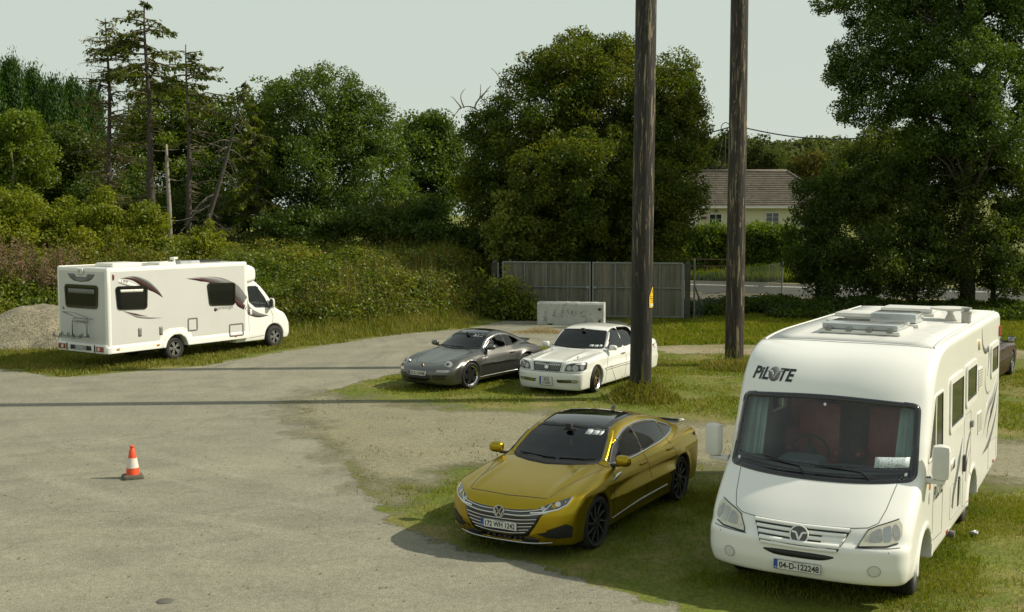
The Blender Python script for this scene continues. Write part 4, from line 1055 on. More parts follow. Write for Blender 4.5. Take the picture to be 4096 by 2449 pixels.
    both(v, 'headlight', round_poly([(.60, .745), (.72, .905), (.82, .945), (1.06, 1.01), (1.085, .97), (1.07, .86), (1.02, .80), (.9, .765)], .03), [pmat('lamp_milky', (.60, .57, .44), .08, .15, var=.06, scale=14, coat=1.), LENS, SATIN, SEAL], ang=R(24), off=.006,
         extra=[('p', round_poly([(.72, .79), (.86, .80), (.86, .93), (.80, .915), (.74, .88)], .03), 0, 1, .010), ('p', round_poly([(.88, .80), (.95, .81), (.96, .96), (.88, .935)], .02), 0, 2, .010), ('p', oval(1.01, .895, .038, .075), 0, 1, .010), ('r', [(.59, .742), (.75, .752), (.9, .757), (1.02, .79)], .010, 3, .010), ('r', [(.60, .75), (.72, .91), (.82, .95), (1.06, 1.018)], .007, 3, .009)])
    plate(v, -.014, .46, .52, .111, [('04-D-122248', .84)], county='BAILE ATHA CLIATH')
    seams(v, [('front', [(.89, 1.335), (.84, 1.1), (.79, .975), (.70, .93), (.56, .915)], True), ('front', [(-.56, .915), (0, .90), (.56, .915)], False), ('front', [(.60, .735), (.92, .742), (1.03, .75)], True)], GREYP, .009)
    seams(v, [('front', [(.92, .742), (.93, .70)], True)], SEAL, .012)
    v.raw('roof_seam', ribbon_data(fd, [(1.98, -1.0), (1.93, 0), (1.98, 1.0)], .014, 'top', off=.003), GREYP)
    for sd in (1, -1):
        v.raw('roof_rail', ribbon_data(fd, [(2.0, 1.02), (7.2, 1.02)], .02, 'top', off=.012, mirror=sd < 0, thick=.02), WPLAST)
    # white roof sheet
    v.raw('roof_sheet', patch_data(fd, [(2.02, -.99), (7.22, -.99), (7.22, .99), (2.02, .99)], 'top', off=.006, thick=.01, sp=.3), ROOFW)
    # roof furniture
    zr = 2.765
    def skylight(c, l, w, h, mats, hinges=0, nm='roof_light'):
        b = MB(); b.box((-c[0], c[1], zr + .03), (l + .06, w + .06, .05), None, .02); b.cur = 1; b.box((-c[0], c[1], zr + .055 + h / 2), (l, w, h), None, min(.06, h * .45)); b.cur = 2
        for k in range(hinges): b.box((-c[0] + l / 2 + .02, c[1] - w * .40 + w * .8 * k / (hinges - 1), zr + .06), (.05, .07, .05), None, .01)
        v.mb(nm, b, mats, None, True, R(50))
    tint = pmat('tinted_dome', (.34, .36, .36), .10, coat=.6, var=.3, scale=3)
    skylight((2.95, .02), .80, .95, .08, [WPLAST, tint, GREYP], 4); skylight((3.95, .20), .55, .62, .14, [WPLAST, tint, GREYP])
    skylight((4.55, -.42), .5, .62, .07, [WPLAST, ROOFW, GREYP], nm='roof_hatch'); skylight((5.8, .02), .55, .75, .07, [WPLAST, ROOFW, GREYP], nm='roof_hatch')
    b = MB(); b.lathe([(.10, 0), (.14, .02), (.15, .05), (.10, .08), (0, .09)], 18, 'Z', Matrix.Translation((-3.98, -.62, zr))); v.mb('roof_vent', b, WPLAST, None, True, R(40))
    b = MB(); b.lathe([(0, .0), (.08, .0), (.06, .06), (.035, .10), (.05, .13), (.27, .16), (.28, .185), (.0, .20)], 24, 'Z', Matrix.Translation((-5.15, .70, zr))); v.mb('roof_aerial', b, WPLAST, None, True, R(40))
    b = MB(); b.lathe([(.0, 0), (.065, 0), (.065, .14), (.075, .14), (.075, .16), (.04, .16), (.04, .2), (.07, .2), (.07, .215), (0, .215)], 14, 'Z', Matrix.Translation((-4.85, .96, zr))); v.mb('flue', b, pmat('flue_grey', (.35, .34, .30), .5), None, True, R(40))
    # mirrors on low arms
    for sd in (1, -1):
        ym, xm = (1.29, -1.05) if sd > 0 else (1.36, -1.10)
        b = MB(); b.box((xm, ym * sd, 1.545), (.17, .20, .40), Matrix.Rotation(.12 * sd, 4, 'Z'), .075); b.box((xm - .02, (ym - .07) * sd, 1.325), (.11, .24, .055), None, .02)
        b.cur = 1; b.box((xm - .04, 1.13 * sd, 1.325), (.06, .10, .085), None, .01)
        o = v.mb('door_mirror', b, [WPLAST, GREYP], None, True, R(50))
        b = MB(); b.box((xm - .087, ym * sd, 1.545), (.006, .14, .30), Matrix.Rotation(.12 * sd, 4, 'Z'), .002); b.build('mirror_glass', MIRG, o)
    both(v, 'side_repeater', oval(1.26, 1.22, .028, .045), [AMBER], kind='left', off=.012)
    both(v, 'side_badge', oval(1.26, 1.08, .035, .07), [LTGREY], kind='left', off=.006)
    for u, w in ((2.5, .36), (4.2, .40), (6.7, .46)): both(v, 'side_marker', round_poly([(u, w), (u + .09, w), (u + .09, w + .045), (u, w + .045)], .01), [pmat('marker_red', (.35, .05, .02), .25)], kind='left', off=.012)
    both(v, 'rear_marker', oval(7.12, 2.46, .04, .085), [pmat('marker_red', (.35, .05, .02), .25)], kind='left', off=.03, thick=.05)
    v.raw('side_lamp', patch_data(fd, oval(4.95, 2.46, .05, .075), 'left', off=.02, thick=.03), pmat('cream_lamp', (.62, .50, .30), .35))
    # wipers and screen fittings
    wipers(v, [[(-.62, 1.475), (-.40, 1.43), (-.2, 1.405), (-.12, 1.34)], [(-.02, 1.43), (.25, 1.42), (.50, 1.40), (.60, 1.345)]])
    v.raw('screen_sticker', patch_data(fd, [(.62, 1.46), (.97, 1.475), (.97, 1.585), (.62, 1.575)], 'front', off=.004, thick=.005), STICK)
    for u, w in ((-.95, 1.41), (.95, 1.405), (.0, 2.09)): v.raw('screen_stud', patch_data(fd, oval(u, w, .016, .018, 10), 'front', off=.014, thick=.01, sp=.02), pmat('stud_white', (.7, .74, .72), .4))
    # cab interior
    d = MB(); d.box((-1.28, 0, 1.16), (.75, 1.95, .28), None, .10); d.box((-1.45, -.36, 1.28), (.42, .55, .22), None, .10); d.box((-1.5, .28, 1.2), (.4, .6, .2), None, .08); d.box((-1.7, 0, .95), (.45, .3, .5), None, .05)
    v.mb('dashboard', d, DASHG, None, True, R(50))
    steering(v, 1.80, -.36, 1.40, .22)
    for yy in (.45, -.42):
        seat(v, 2.22, yy, 1.06, REDSEAT, .56, .80, True, .12)
        for sg_ in (1, -1):
            b = MB(); b.box((-2.25, yy + .30 * sg_, 1.32), (.36, .07, .07), None, .03); v.mb('armrest', b, REDSEAT, None, True, R(50))
    b = MB(); b.box((-3.3, .0, 1.6), (.04, 2.0, 1.9)); v.mb('cabin_partition', b, WOOD)
    b = MB(); b.box((-3.2, .25, 1.62), (.05, .35, .65), None, .01); v.mb('cabin_cupboard', b, pmat('cupboard_dark', (.03, .04, .045), .4))
    b = MB(); b.box((-2.9, -.65, 1.25), (.5, .6, .5), None, .08); b.box((-3.05, -.65, 1.65), (.18, .62, .6), None, .07); v.mb('lounge_seat', b, REDSEAT, None, True, R(50))
    b = MB(); b.box((-2.0, .0, 2.32), (.8, 1.6, .05), None, .02); v.mb('overhead_shelf', b, pmat('shelf_cream', (.45, .42, .32), .6))
    b = MB(); b.box((-2.3, 0, .78), (2.0, 1.98, .05)); v.mb('cab_floor', b, TRIM)
    for sd in (1, -1):   # gathered curtains
        po = [(1.0 * k / 26, .022 * math.sin(k * 1.9) + .01 * math.sin(k * .7)) for k in range(27)]
        b = MB()
        top, botm = [], []
        for k, (t, wv) in enumerate(po):
            top.append((-(1.34 + .12 * t), (.97 - .17 * t + wv) * sd, 2.20)); botm.append((-(1.02 + .12 * t), (.985 - .20 * t + wv) * sd, 1.42))
        for k in range(26): b.add([top[k], top[k + 1], botm[k + 1], botm[k]], [(0, 1, 2, 3)])
        o = v.mb('curtain', b, CURT, None, True, None, False)
        b = MB(); b.tube([(-1.36, .9 * sd, 2.2), (-1.1, .93 * sd, 1.42)], .014, 6); v.mb('curtain_rail', b, WPLAST)
    # running gear
    steel = [pmat('silver_cover', (.45, .45, .44), .35, .7), SATIN, CHROME, BLACK]
    for sa in (1.08, 4.62):
        for sd in (1, -1): wheel(v, sa, .99, .345, .22, sd, 'steel', .215, steel, R(4) if sa < 2 else 0)
    liners(v, (1.08, 4.62), .412, 1.12, .36, pmat('arch_grey', (.22, .22, .20), .7))
    b = MB(); b.box((-3.6, 0, .36), (6.6, 1.5, .10)); v.mb('chassis', b, BLACK)
    b = MB(); b.tube([(-2.9, .85, .29), (-2.9, 1.18, .27)], .045, 12); v.mb('exhaust_pipe', b, GREYP, None, True, R(40))
    for sd in (1, -1):
        b = MB(); b.box((-.95, .97 * sd, .43), (.05, .26, .05)); v.mb('chassis_bracket', b, BLACK)
    both(v, 'tail_light', [(-1.0, 1.2), (-.8, 1.2), (-.8, .8), (-1.0, .8)], [REDLENS], kind='rear', off=.01)
    return v

def van_far():
    Lg = 7.33
    v = Veh('coachbuilt_motorhome', 'white motorhome with dark swoosh graphics and a bike rack, beside the gravel heap', 'motorhome', (-7.85, 38.65), 55.5, Lg)
    fd = Field((-Lg - .08, -1.24, .2), (.12, 1.24, 2.92), .027); v.fd = fd
    X, Z = fd.X, fd.Z; s = -X; y = np.abs(fd.Y); z1 = fd.z; s1 = s[:, 0, 0]
    top = crv([(0, .80), (.08, .95), (.25, 1.07), (.6, 1.20), (.80, 1.30), (1.05, 1.56), (1.35, 1.86), (1.58, 2.07), (1.8, 2.2), (2.6, 2.25)])
    nose = crv([(.2, .18), (.32, .05), (.45, .0), (.7, .01), (.85, .07), (1.0, .16), (1.3, .4)])
    Wc = 1.02 - .06 * np.clip((Z - 1.2) / .9, 0, 1) - .03 * np.clip((.45 - Z) / .2, 0, 1) + 0 * s
    sw = np.clip((1.4 - s) / .8, 0, 1) * .14 * y ** 2
    e = .03; ts = top(s1 + e) - top(s1 - e); slope = (ts / (2 * e))[:, None, None]
    zc = top((s - sw).ravel()).reshape((s - sw).shape)
    cab_ = smax((Z - zc + .05 * y ** 2) / np.sqrt(1 + slope ** 2), y - Wc, .10)
    cab_ = smax(cab_, nose(z1)[None, None, :] + .36 * (y / 1.0) ** 3 - s, .09); cab_ = smax(cab_, .27 - Z, .03); cab_ = np.maximum(cab_, s - 2.6)
    for zz, am in ((.62, .02),): cab_ = cab_
    # streamlined pod over the cab
    q = np.clip((2.35 - s) / .85, 0, 1.2); ztop = 2.74 - .30 * q ** 2.2; zbt = 2.09 + .10 * q
    pod = smax(smax(Z - ztop + .05 * y ** 2, zbt - Z, .10), y - (1.08 - .13 * q ** 2), .12); pod = smax(pod, 1.52 + .22 * y ** 2 - s, .12); pod = np.maximum(pod, s - 2.5)
    box = smax(smax(Z - 2.77, y - 1.125, .05), np.maximum(2.22 - s, .46 - Z), .04); box = smax(box, s - Lg, .04)
    skirt = smax(np.maximum(smax(Z - .60, y - 1.14, .03), .40 - Z), np.maximum(2.16 - s, s - Lg - .05), .03)
    U = smin(smin(cab_, pod, .05), np.minimum(box, skirt), .008)
    r5 = np.sqrt((s - 5.0) ** 2 + (Z - .36) ** 2)
    U = smin(U, smax(smax(r5 - .53, y - 1.165, .03), .40 - Z, .02), .02)
    for sa, ra in ((1.02, .40), (5.0, .40)):
        r = np.sqrt((s - sa) ** 2 + (Z - .36) ** 2); U = smax(U, -np.maximum(r - ra, .6 - y), .015)
    fd.F = U.astype(np.float32)
    cw = round_poly([(1.24, 1.30), (1.40, 1.60), (1.72, 1.98), (2.08, 1.99), (2.05, 1.52), (1.80, 1.33)], .05)
    ws = round_poly([(-.86, 1.30), (0, 1.28), (.86, 1.30), (.80, 1.98), (0, 2.02), (-.80, 1.98)], .08)
    cav = np.maximum(np.maximum(cab_ + .07, .7 - Z), np.maximum(.9 - s, s - 2.9)); cav = np.minimum(cav, np.maximum(np.maximum(np.maximum(box, -box - 9) + .07, 2.1 - s), np.maximum(s - 3.0, .7 - Z)))
    Fb = np.maximum(U, -cav); S2, Z2 = np.meshgrid(s1, z1, indexing='ij'); Y2, Z3 = np.meshgrid(fd.y, z1, indexing='ij')
    Fb = np.maximum(Fb, -np.maximum(poly_sdf(cw, S2, Z2)[:, None, :] + .01, .3 - y))
    Fb = np.maximum(Fb, -np.maximum(poly_sdf(ws, Y2, Z3)[None] + .01, np.maximum(s - 1.75, .7 - s)))
    v.raw('body', fd.mesh(Fb.astype(np.float32), 2), VANW, True, None, R(50))
    # grey side and rear panels set between the white edge trims
    for kd in ('right', 'left'):
        v.raw('side_panel', patch_data(fd, [(2.34, .64), (4.40, .64), (4.48, .86), (4.75, .96), (5.25, .96), (5.52, .86), (5.60, .64), (7.20, .64), (7.20, 2.66), (2.34, 2.66)], kd, off=.003, thick=.01, sp=.35), VANG, False)
    v.raw('rear_panel', patch_data(fd, [(-1.02, .66), (1.02, .66), (1.02, 2.66), (-1.02, 2.66)], 'rear', off=.003, thick=.01, sp=.4), VANG, False)
    tg = glass('cab_glass_far', (.30, .34, .33))
    v.raw('windscreen', patch_data(fd, ws, 'front', off=.002, thick=.008, sp=.12), tg, True, None, R(40))
    v.raw('windscreen_seal', ribbon_data(fd, ws, .06, 'front', closed=True, off=.004), SEAL)
    for kd in ('right', 'left'):
        o = v.raw('cab_window', patch_data(fd, cw, kd, off=.001, thick=.006), tg, True, None, R(40))
        f = v.raw('window_seal', ribbon_data(fd, cw, .03, kd, closed=True, off=.003), SEAL); f.parent = o; f.location = (0, 0, 0)
        f = v.raw('window_divider', ribbon_data(fd, [(1.60, 1.32), (1.66, 1.96)], .03, kd, off=.004), SEAL); f.parent = o; f.location = (0, 0, 0)
        for pl in ([(6.05, 1.60), (6.98, 1.64), (7.03, 2.23), (6.02, 2.21)], [(2.79, 1.50), (3.72, 1.54), (3.80, 2.16), (2.76, 2.13)]):
            acrylic_window(v, 'side_window', round_poly(pl, .07), kd, GLOSSBLK, .06, .03)
        b_ = [(1.20, 1.27), (1.06, 1.0), (1.12, .66), (1.42, .42), (2.08, .38), (2.10, 1.2), (2.14, 2.02)]
        v.raw('cab_door', ribbon_data(fd, b_, .012, kd, off=.003), GREYP)
    b = MB(); b.box((-1.5, 0, 1.12), (.55, 1.7, .28), None, .08); v.mb('dashboard', b, TRIM, None, True, R(50))
    steering(v, 1.80, -.4, 1.22, .2)
    for yy in (.45, -.45): seat(v, 2.2, yy, .85, SEATC, .52, .65)
    v.raw('window_blind', patch_data(fd, [(6.16, 2.06), (6.90, 2.08), (6.91, 2.16), (6.14, 2.14)], 'right', off=.021, thick=.004), WPLAST)
    v.raw('window_blind', patch_data(fd, [(-.58, 2.04), (.58, 2.04), (.60, 2.17), (-.60, 2.17)], 'rear', off=.021, thick=.004), pmat('blind_grey', (.16, .165, .15), .6))
    acrylic_window(v, 'rear_window', round_poly([(-.68, 1.66), (.68, 1.66), (.72, 2.25), (-.72, 2.25)], .09), 'rear', GLOSSBLK, .07, .03)
    # flank graphics (this side faces the light)
    K = 'right'
    swoosh(v, [(6.90, 2.48), (6.45, 2.44), (6.05, 2.26), (5.70, 2.05), (5.45, 1.85)], [.0, .09, .20, .17, .0], K, MAROON)
    swoosh(v, [(6.75, 2.50), (6.40, 2.49), (6.0, 2.33), (5.65, 2.08), (5.45, 1.86)], [.0, .07, .10, .07, .0], K, DKGREY, .006)
    swoosh(v, [(6.95, 2.40), (6.5, 2.26), (6.1, 2.15)], [.10, .12, .0], K, WPLAST, .005)
    swoosh(v, [(6.84, 1.56), (6.35, 1.40), (5.9, 1.32), (5.46, 1.28)], [.0, .11, .09, .0], K, LTGREY)
    swoosh(v, [(6.84, 1.57), (6.40, 1.44), (6.0, 1.36)], [.0, .05, .0], K, MAROON, .006)
    swoosh(v, [(4.60, 2.36), (3.9, 2.33), (3.30, 2.18), (2.75, 1.90), (2.36, 1.55)], [.0, .10, .30, .42, .34], K, DKGREY)
    swoosh(v, [(4.60, 2.36), (4.0, 2.30), (3.60, 2.18)], [.0, .12, .03], K, MAROON, .006)
    swoosh(v, [(2.84, 1.72), (2.6, 1.50), (2.36, 1.36)], [.04, .18, .14], K, MAROON, .006)
    swoosh(v, [(2.24, 1.42), (2.05, 1.22), (1.7, 1.08), (1.25, 1.03)], [.28, .20, .12, .0], K, DKGREY, .006)
    text_skin(v, 'side_lettering', 'prestige', K, (3.14, 1.40), .62, .13, DKGREY, shear=.2, bold=.0)
    v.raw('logo_dot', patch_data(fd, oval(3.52, 1.38, .06, .06, 12), K, off=.006), MAROON)
    text_skin(v, 'model_number', '196', K, (6.76, 2.38), .24, .09, DKGREY, off=.009, shear=.2)
    # lockers and vents
    def framed(nm, a, b2, c, d, w=.045):
        v.raw(nm, ribbon_data(fd, round_poly([(a, c), (b2, c), (b2, d), (a, d)], .04), w, K, closed=True, off=.012, thick=.015), GREYP)
    framed('locker_door', 4.23, 4.56, .83, 1.18); framed('locker_door', 2.44, 2.98, .53, .88)
    for c in ((6.28, .93), (5.55, .91)): v.raw('side_vent', patch_data(fd, round_poly([(c[0] - .055, c[1] - .12), (c[0] + .055, c[1] - .12), (c[0] + .055, c[1] + .12), (c[0] - .055, c[1] + .12)], .02), K, off=.014, thick=.02), GREYP)
    for u in (7.02, 5.66, 2.74): v.raw('side_marker', patch_data(fd, oval(u, .515, .055, .032, 14), K, off=.012, thick=.02), AMBER)
    v.raw('top_marker', patch_data(fd, oval(7.12, 2.52, .028, .09, 12), K, off=.02, thick=.03), REDLENS)
    # rear face
    cres = [(-.62, 2.585), (-.30, 2.585), (-.22, 2.50), (.22, 2.50), (.30, 2.585), (.62, 2.585), (.50, 2.46), (.34, 2.39), (0, 2.355), (-.34, 2.39), (-.50, 2.46)]
    v.raw('rear_crescent', patch_data(fd, cres, 'rear', off=.006, thick=.01), DKGREY)
    text_skin(v, 'crescent_lettering', 'Elddis', 'rear', (0, 2.425), .30, .085, LTGREY, off=.010)
    text_skin(v, 'rear_lettering', 'prestige', 'rear', (0.0, 1.245), .52, .11, DKGREY, shear=.2, off=.008)
    b = MB(); b.box((-Lg - .03, 0, 2.66), (.07, .26, .16), None, .03); b.cur = 1; b.lathe([(0, -.07), (.05, -.07), (.05, -.05)], 12, 'X', Matrix.Translation((-Lg, .0, 2.66))); v.mb('rear_camera', b, [WPLAST, SATIN], None, True, R(50))
    v.raw('high_brake_light', patch_data(fd, [(-.14, 2.705), (.14, 2.705), (.14, 2.725), (-.14, 2.725)], 'rear', off=.012, thick=.02), REDLENS)
    b = MB(); b.box((-Lg - .03, 0, .53), (.10, 2.22, .26), None, .05); b.cur = 1; b.box((-Lg - .075, 0, .53), (.02, .95, .13), None, .01); v.mb('rear_bumper', b, [VANW, BLACK], None, True, R(50))
    for sd in (1, -1):
        b = MB(); b.box((-Lg - .08, .86 * sd, .53), (.03, .32, .15), None, .012); b.cur = 1; b.lathe([(0, -.1), (.055, -.1), (.055, -.08)], 14, 'X', Matrix.Translation((-Lg, .82 * sd, .53))); b.cur = 2; b.box((-Lg - .082, .63 * sd, .53), (.02, .05, .2), None, .008)
        v.mb('tail_light', b, [REDLENS, WPLAST, BLACK])
    plate(v, Lg + .095, .53, .52, .111, [('211-C-11576', .84)], rear=True)
    b = MB(); b.lathe([(0, 0), (.04, 0), (.04, .012), (0, .012)], 12, 'X', Matrix.Translation((-Lg - .012, .85, 1.60))); v.mb('rear_lock', b, GREYP)
    # bike rack
    b = MB(); xr = -Lg - .10
    for yy in (.33, -.33): b.tube([(xr, yy, .86), (xr, yy, 1.22), (xr + .03, yy * .9, 1.34), (xr + .06, yy * .8, 1.38)], .016, 8)
    b.tube([(xr, .33, 1.26), (xr, -.33, 1.26)], .013, 8); b.tube([(xr - .02, -.62, 1.36), (xr - .02, .2, 1.36)], .013, 8); b.tube([(xr + .02, .30, 1.40), (xr - .25, .40, 1.54), (xr - .25, -.05, 1.54), (xr, -.30, 1.40)], .011, 8)
    for xx in (-.10, -.28, -.46): b.tube([(xr + .05, .30, .86), (xr + xx, .30, .84)], .014, 6); b.tube([(xr + .05, -.30, .86), (xr + xx, -.30, .84)], .014, 6)
    o = v.mb('bike_rack', b, ALU, None, True)
    for xx in (-.14, -.40):
        b = MB(); b.box((xr + xx, .02, .86), (.07, 1.30, .03), None, .01); b.cur = 1
        for yy in (.6, .32, -.3, -.56): b.lathe([(.04, -.012), (.05, 0), (.04, .012)], 10, 'X', Matrix.Translation((xr + xx, yy, .91)))
        w_ = b.build('rack_rail', [ALU, BLACK], o, True, R(40))
    # roof fittings
    def dome(c, l, w, h, mat, nm='roof_light', z=2.77):
        b = MB(); b.box((-c[0], c[1], z + h / 2 - .01), (l, w, h), None, min(.06, h * .45)); v.mb(nm, b, mat, None, True, R(50))
    dome((6.35, -.35), 1.0, .8, .12, WPLAST); dome((4.9, -.40), .6, .6, .08, WPLAST, 'roof_hatch'); dome((3.9, -.2), .75, .6, .09, pmat('tinted_dome', (.22, .24, .25), .08)); dome((3.0, .1), 1.1, .7, .04, pmat('solar_panel', (.03, .03, .035), .2), 'solar_panel', 2.785)
    b = MB(); b.tube([(-4.35, -.3, 2.76), (-4.35, -.3, 2.90)], .04, 10); b.box((-4.35, -.3, 2.93), (.40, .14, .07), Matrix.Rotation(.6, 4, 'Z'), .02); v.mb('roof_aerial', b, WPLAST, None, True, R(50))
    for sd in (1, -1): v.raw('roof_trim', ribbon_data(fd, [(2.3, 1.09), (7.3, 1.09)], .04, 'top', off=.012, mirror=sd < 0, thick=.02), WPLAST)
    for sd in (1, -1): door_mirror(v, 1.22, .98, 1.42, sd, [WPLAST, BLACK], (.16, .2, .34))
    v.raw('door_handle', patch_data(fd, round_poly([(1.97, 1.10), (2.06, 1.10), (2.06, 1.28), (1.97, 1.28)], .03), K, off=.02, thick=.03), WPLAST)
    both(v, 'headlight', [(.55, .80), (.60, .95), (.78, 1.08), (.86, 1.05), (.84, .85)], [LENS], ang=R(25), off=.006)
    alloy = [pmat('alloy_face', (.40, .40, .39), .3, .8), SATIN]
    for sa in (1.02, 5.0):
        for sd in (1, -1): wheel(v, sa, 1.0, .345, .22, sd, 'alloy', .20, alloy)
    liners(v, (1.02,), .412, .98, .36, BLACK); liners(v, (5.0,), .412, 1.12, .36, BLACK)
    b = MB(); b.box((-3.9, 0, .40), (6.4, 1.7, .12)); b.tube([(-6.0, -.8, .30), (-5.6, -.8, .28)], .05, 8); v.mb('chassis', b, BLACK)
    return v
# ------------------------------------------------------------------ sky, sun, camera
SUN_AZ, SUN_EL = R(3.5), R(39.5)          # light comes from the right, a little from beyond the scene
def build_light():
    w = bpy.data.worlds.new('World'); SC.world = w; w.use_nodes = True; nt = w.node_tree; nt.nodes.clear()
    sky = N(nt, 'ShaderNodeTexSky', sky_type='NISHITA', sun_disc=False, sun_elevation=SUN_EL, sun_rotation=math.pi / 2 - SUN_AZ, air_density=1.0, dust_density=3.0, ozone_density=1.0, altitude=60)
    mx = N(nt, 'ShaderNodeMix', data_type='RGBA'); L(nt, sky.outputs[0], mx.inputs[6]); mx.inputs[7].default_value = (6.25, 6.95, 6.15, 1)   # hazy veil, thickest towards the horizon
    tc = N(nt, 'ShaderNodeTexCoord'); sx = N(nt, 'ShaderNodeSeparateXYZ'); L(nt, tc.outputs['Generated'], sx.inputs[0]); vf = ramp(nt, sx.outputs['Z'], [(.0, g3(.96)), (.30, g3(.88)), (.8, g3(.55))]); L(nt, vf.outputs[0], mx.inputs[0])
    bg = N(nt, 'ShaderNodeBackground'); bg.inputs[1].default_value = .10; L(nt, mx.outputs[2], bg.inputs[0])
    out = N(nt, 'ShaderNodeOutputWorld'); L(nt, bg.outputs[0], out.inputs[0])
    ld = bpy.data.lights.new('sun', 'SUN'); ld.energy = 5.0; ld.angle = R(.6); ld.color = (1.0, .925, .765)
    so = bpy.data.objects.new('sun', ld); COL.objects.link(so)
    d = Vector((math.cos(SUN_AZ) * math.cos(SUN_EL), math.sin(SUN_AZ) * math.cos(SUN_EL), math.sin(SUN_EL)))
    so.rotation_euler = (-d).to_track_quat('-Z', 'Y').to_euler(); so.location = (20, 0, 30)
    vs = SC.view_settings; vs.view_transform = 'Standard'; vs.look = 'None'; vs.gamma = 1; vs.exposure = EXPO
    cd = bpy.data.cameras.new('camera'); cam = bpy.data.objects.new('camera', cd); COL.objects.link(cam); SC.camera = cam
    cam.location = (0, 0, CAM_H); cam.rotation_euler = (math.pi / 2 - CAM_P, 0, 0); cd.lens = CAM_F / 4096 * 36; cd.clip_end = 3000; cd.clip_start = .1
    SC.cycles.max_bounces = 8; SC.cycles.transparent_max_bounces = 12; SC.cycles.diffuse_bounces = 3
    SC.cycles.caustics_reflective = False; SC.cycles.caustics_refractive = False
    return cd
EXPO = 0.0

# ------------------------------------------------------------------ smooth pseudo-random fields on numpy arrays
_P = RG.permutation(512)
def vnoise(x, y, sc=1., seed=0):
    x = np.asarray(x, float) * sc + seed * 17.3; y = np.asarray(y, float) * sc + seed * 9.1
    xi = np.floor(x).astype(int); yi = np.floor(y).astype(int); fx = x - xi; fy = y - yi
    fx = fx * fx * (3 - 2 * fx); fy = fy * fy * (3 - 2 * fy)
    h = lambda a, b: _P[(_P[a & 511] + b) & 511] / 511.
    return (h(xi, yi) * (1 - fx) + h(xi + 1, yi) * fx) * (1 - fy) + (h(xi, yi + 1) * (1 - fx) + h(xi + 1, yi + 1) * fx) * fy
def fbm(x, y, sc=1., o=4, seed=0):
    return sum(vnoise(x, y, sc * 2 ** i, seed + i) * .5 ** (i + 1) for i in range(o)) / (1 - .5 ** o)

def sstep(a, b, x):
    t = np.clip((x - a) / (b - a), 0, 1); return t * t * (3 - 2 * t)

# ------------------------------------------------------------------ lie of the land
FOOT = [(-90, 34.0), (-22, 37.0), (-13.5, 41.3), (-9, 42.6), (-6.6, 40.6), (-5, 41.2), (-3.0, 43.0), (-1.2, 45.8), (.2, 48.0), (1.0, 50.0)]
def bank_in(x, y):
    fx, fy = zip(*FOOT); return np.asarray(y) - np.interp(x, fx, fy)
def land(x, y):
    x = np.asarray(x, float); y = np.asarray(y, float)
    d = bank_in(x, y)
    left = sstep(2.6, .2, x)
    b = left * (2.15 * sstep(0, 9.5, d) + .12 * sstep(0, 2, d)) * (1 + .45 * (fbm(x, y, .22, 3, 5) - .5))
    rd = y + .45 * x                                                    # road runs down to the right
    far = 1.9 * sstep(79.5, 92, rd) * sstep(-.5, 3.5, x) + 5.5 * sstep(110, 260, y) * sstep(0, 10, x)
    m = .20 * np.exp(-(((x - 2.97) / .62) ** 2 + ((y - 26.75) / .55) ** 2) ** 1.3)
    return np.maximum(np.maximum(b, far), m)

def grid_mesh(xs, ys, zf):
    X, Y = np.meshgrid(xs, ys, indexing='ij'); V = np.stack([X, Y, zf(X, Y)], -1).reshape(-1, 3)
    n, m = len(xs), len(ys); i, j = np.meshgrid(np.arange(n - 1), np.arange(m - 1), indexing='ij'); a = (i * m + j).ravel()
    return V, np.stack([a, a + m, a + m + 1, a + 1], 1)

def ragged(poly, amp=.14, step=.12, seed=0):
    out = []
    for i in range(len(poly)):
        a = np.array(poly[i]); b = np.array(poly[(i + 1) % len(poly)]); Lh = np.linalg.norm(b - a); k = max(1, int(min(Lh, 60) / step)); nn = np.array([-(b - a)[1], (b - a)[0]]) / max(Lh, 1e-6)
        for j in range(k):
            p = a + (b - a) * j / k
            out.append(tuple(p + nn * amp * 2 * (fbm(p[0], p[1], 1.1, 4, seed) - .5 + .5 * (fbm(p[0], p[1], .25, 2, seed + 3) - .5))))
    return out

def sheet(name, poly, z, mat):
    from mathutils.geometry import tessellate_polygon
    tri = tessellate_polygon([[Vector((p[0], p[1], 0)) for p in poly]])
    v = np.array([(p[0], p[1], z) for p in poly]); f = []
    for t in tri:
        a, b, c = [v[i] for i in t]
        f.append(tuple(t) if np.cross(b - a, c - a)[2] > 0 else tuple(t[::-1]))
    o = new_obj(name, v, f, mat, None, False)
    return tag(o, kind='structure')

def soft_sheet(name, poly, z, mat, grow=.6, step=.22, lim=(-34, 24, 4, 52)):
    """a ground sheet on a fine grid that carries its distance to the outline, so that its edge can fray"""
    P = np.array(poly); lo = np.maximum(P.min(0) - grow, (lim[0], lim[2])); hi = np.minimum(P.max(0) + grow, (lim[1], lim[3]))
    xs = np.arange(lo[0], hi[0], step); ys = np.arange(lo[1], hi[1], step); X, Y = np.meshgrid(xs, ys, indexing='ij'); sd = -poly_sdf(poly, X, Y)
    V, Q = grid_mesh(xs, ys, lambda a, b: 0 * a + z); e = sd.ravel(); keep = (e[Q] > -grow).any(1); Q = Q[keep]; used = np.unique(Q); mp = np.full(len(V), -1); mp[used] = np.arange(len(used))
    o = new_obj(name, V[used], mp[Q], mat, None, False); at_ = o.data.attributes.new('edge', 'FLOAT', 'POINT'); at_.data.foreach_set('value', e[used].astype(np.float32))
    return tag(o, kind='structure')

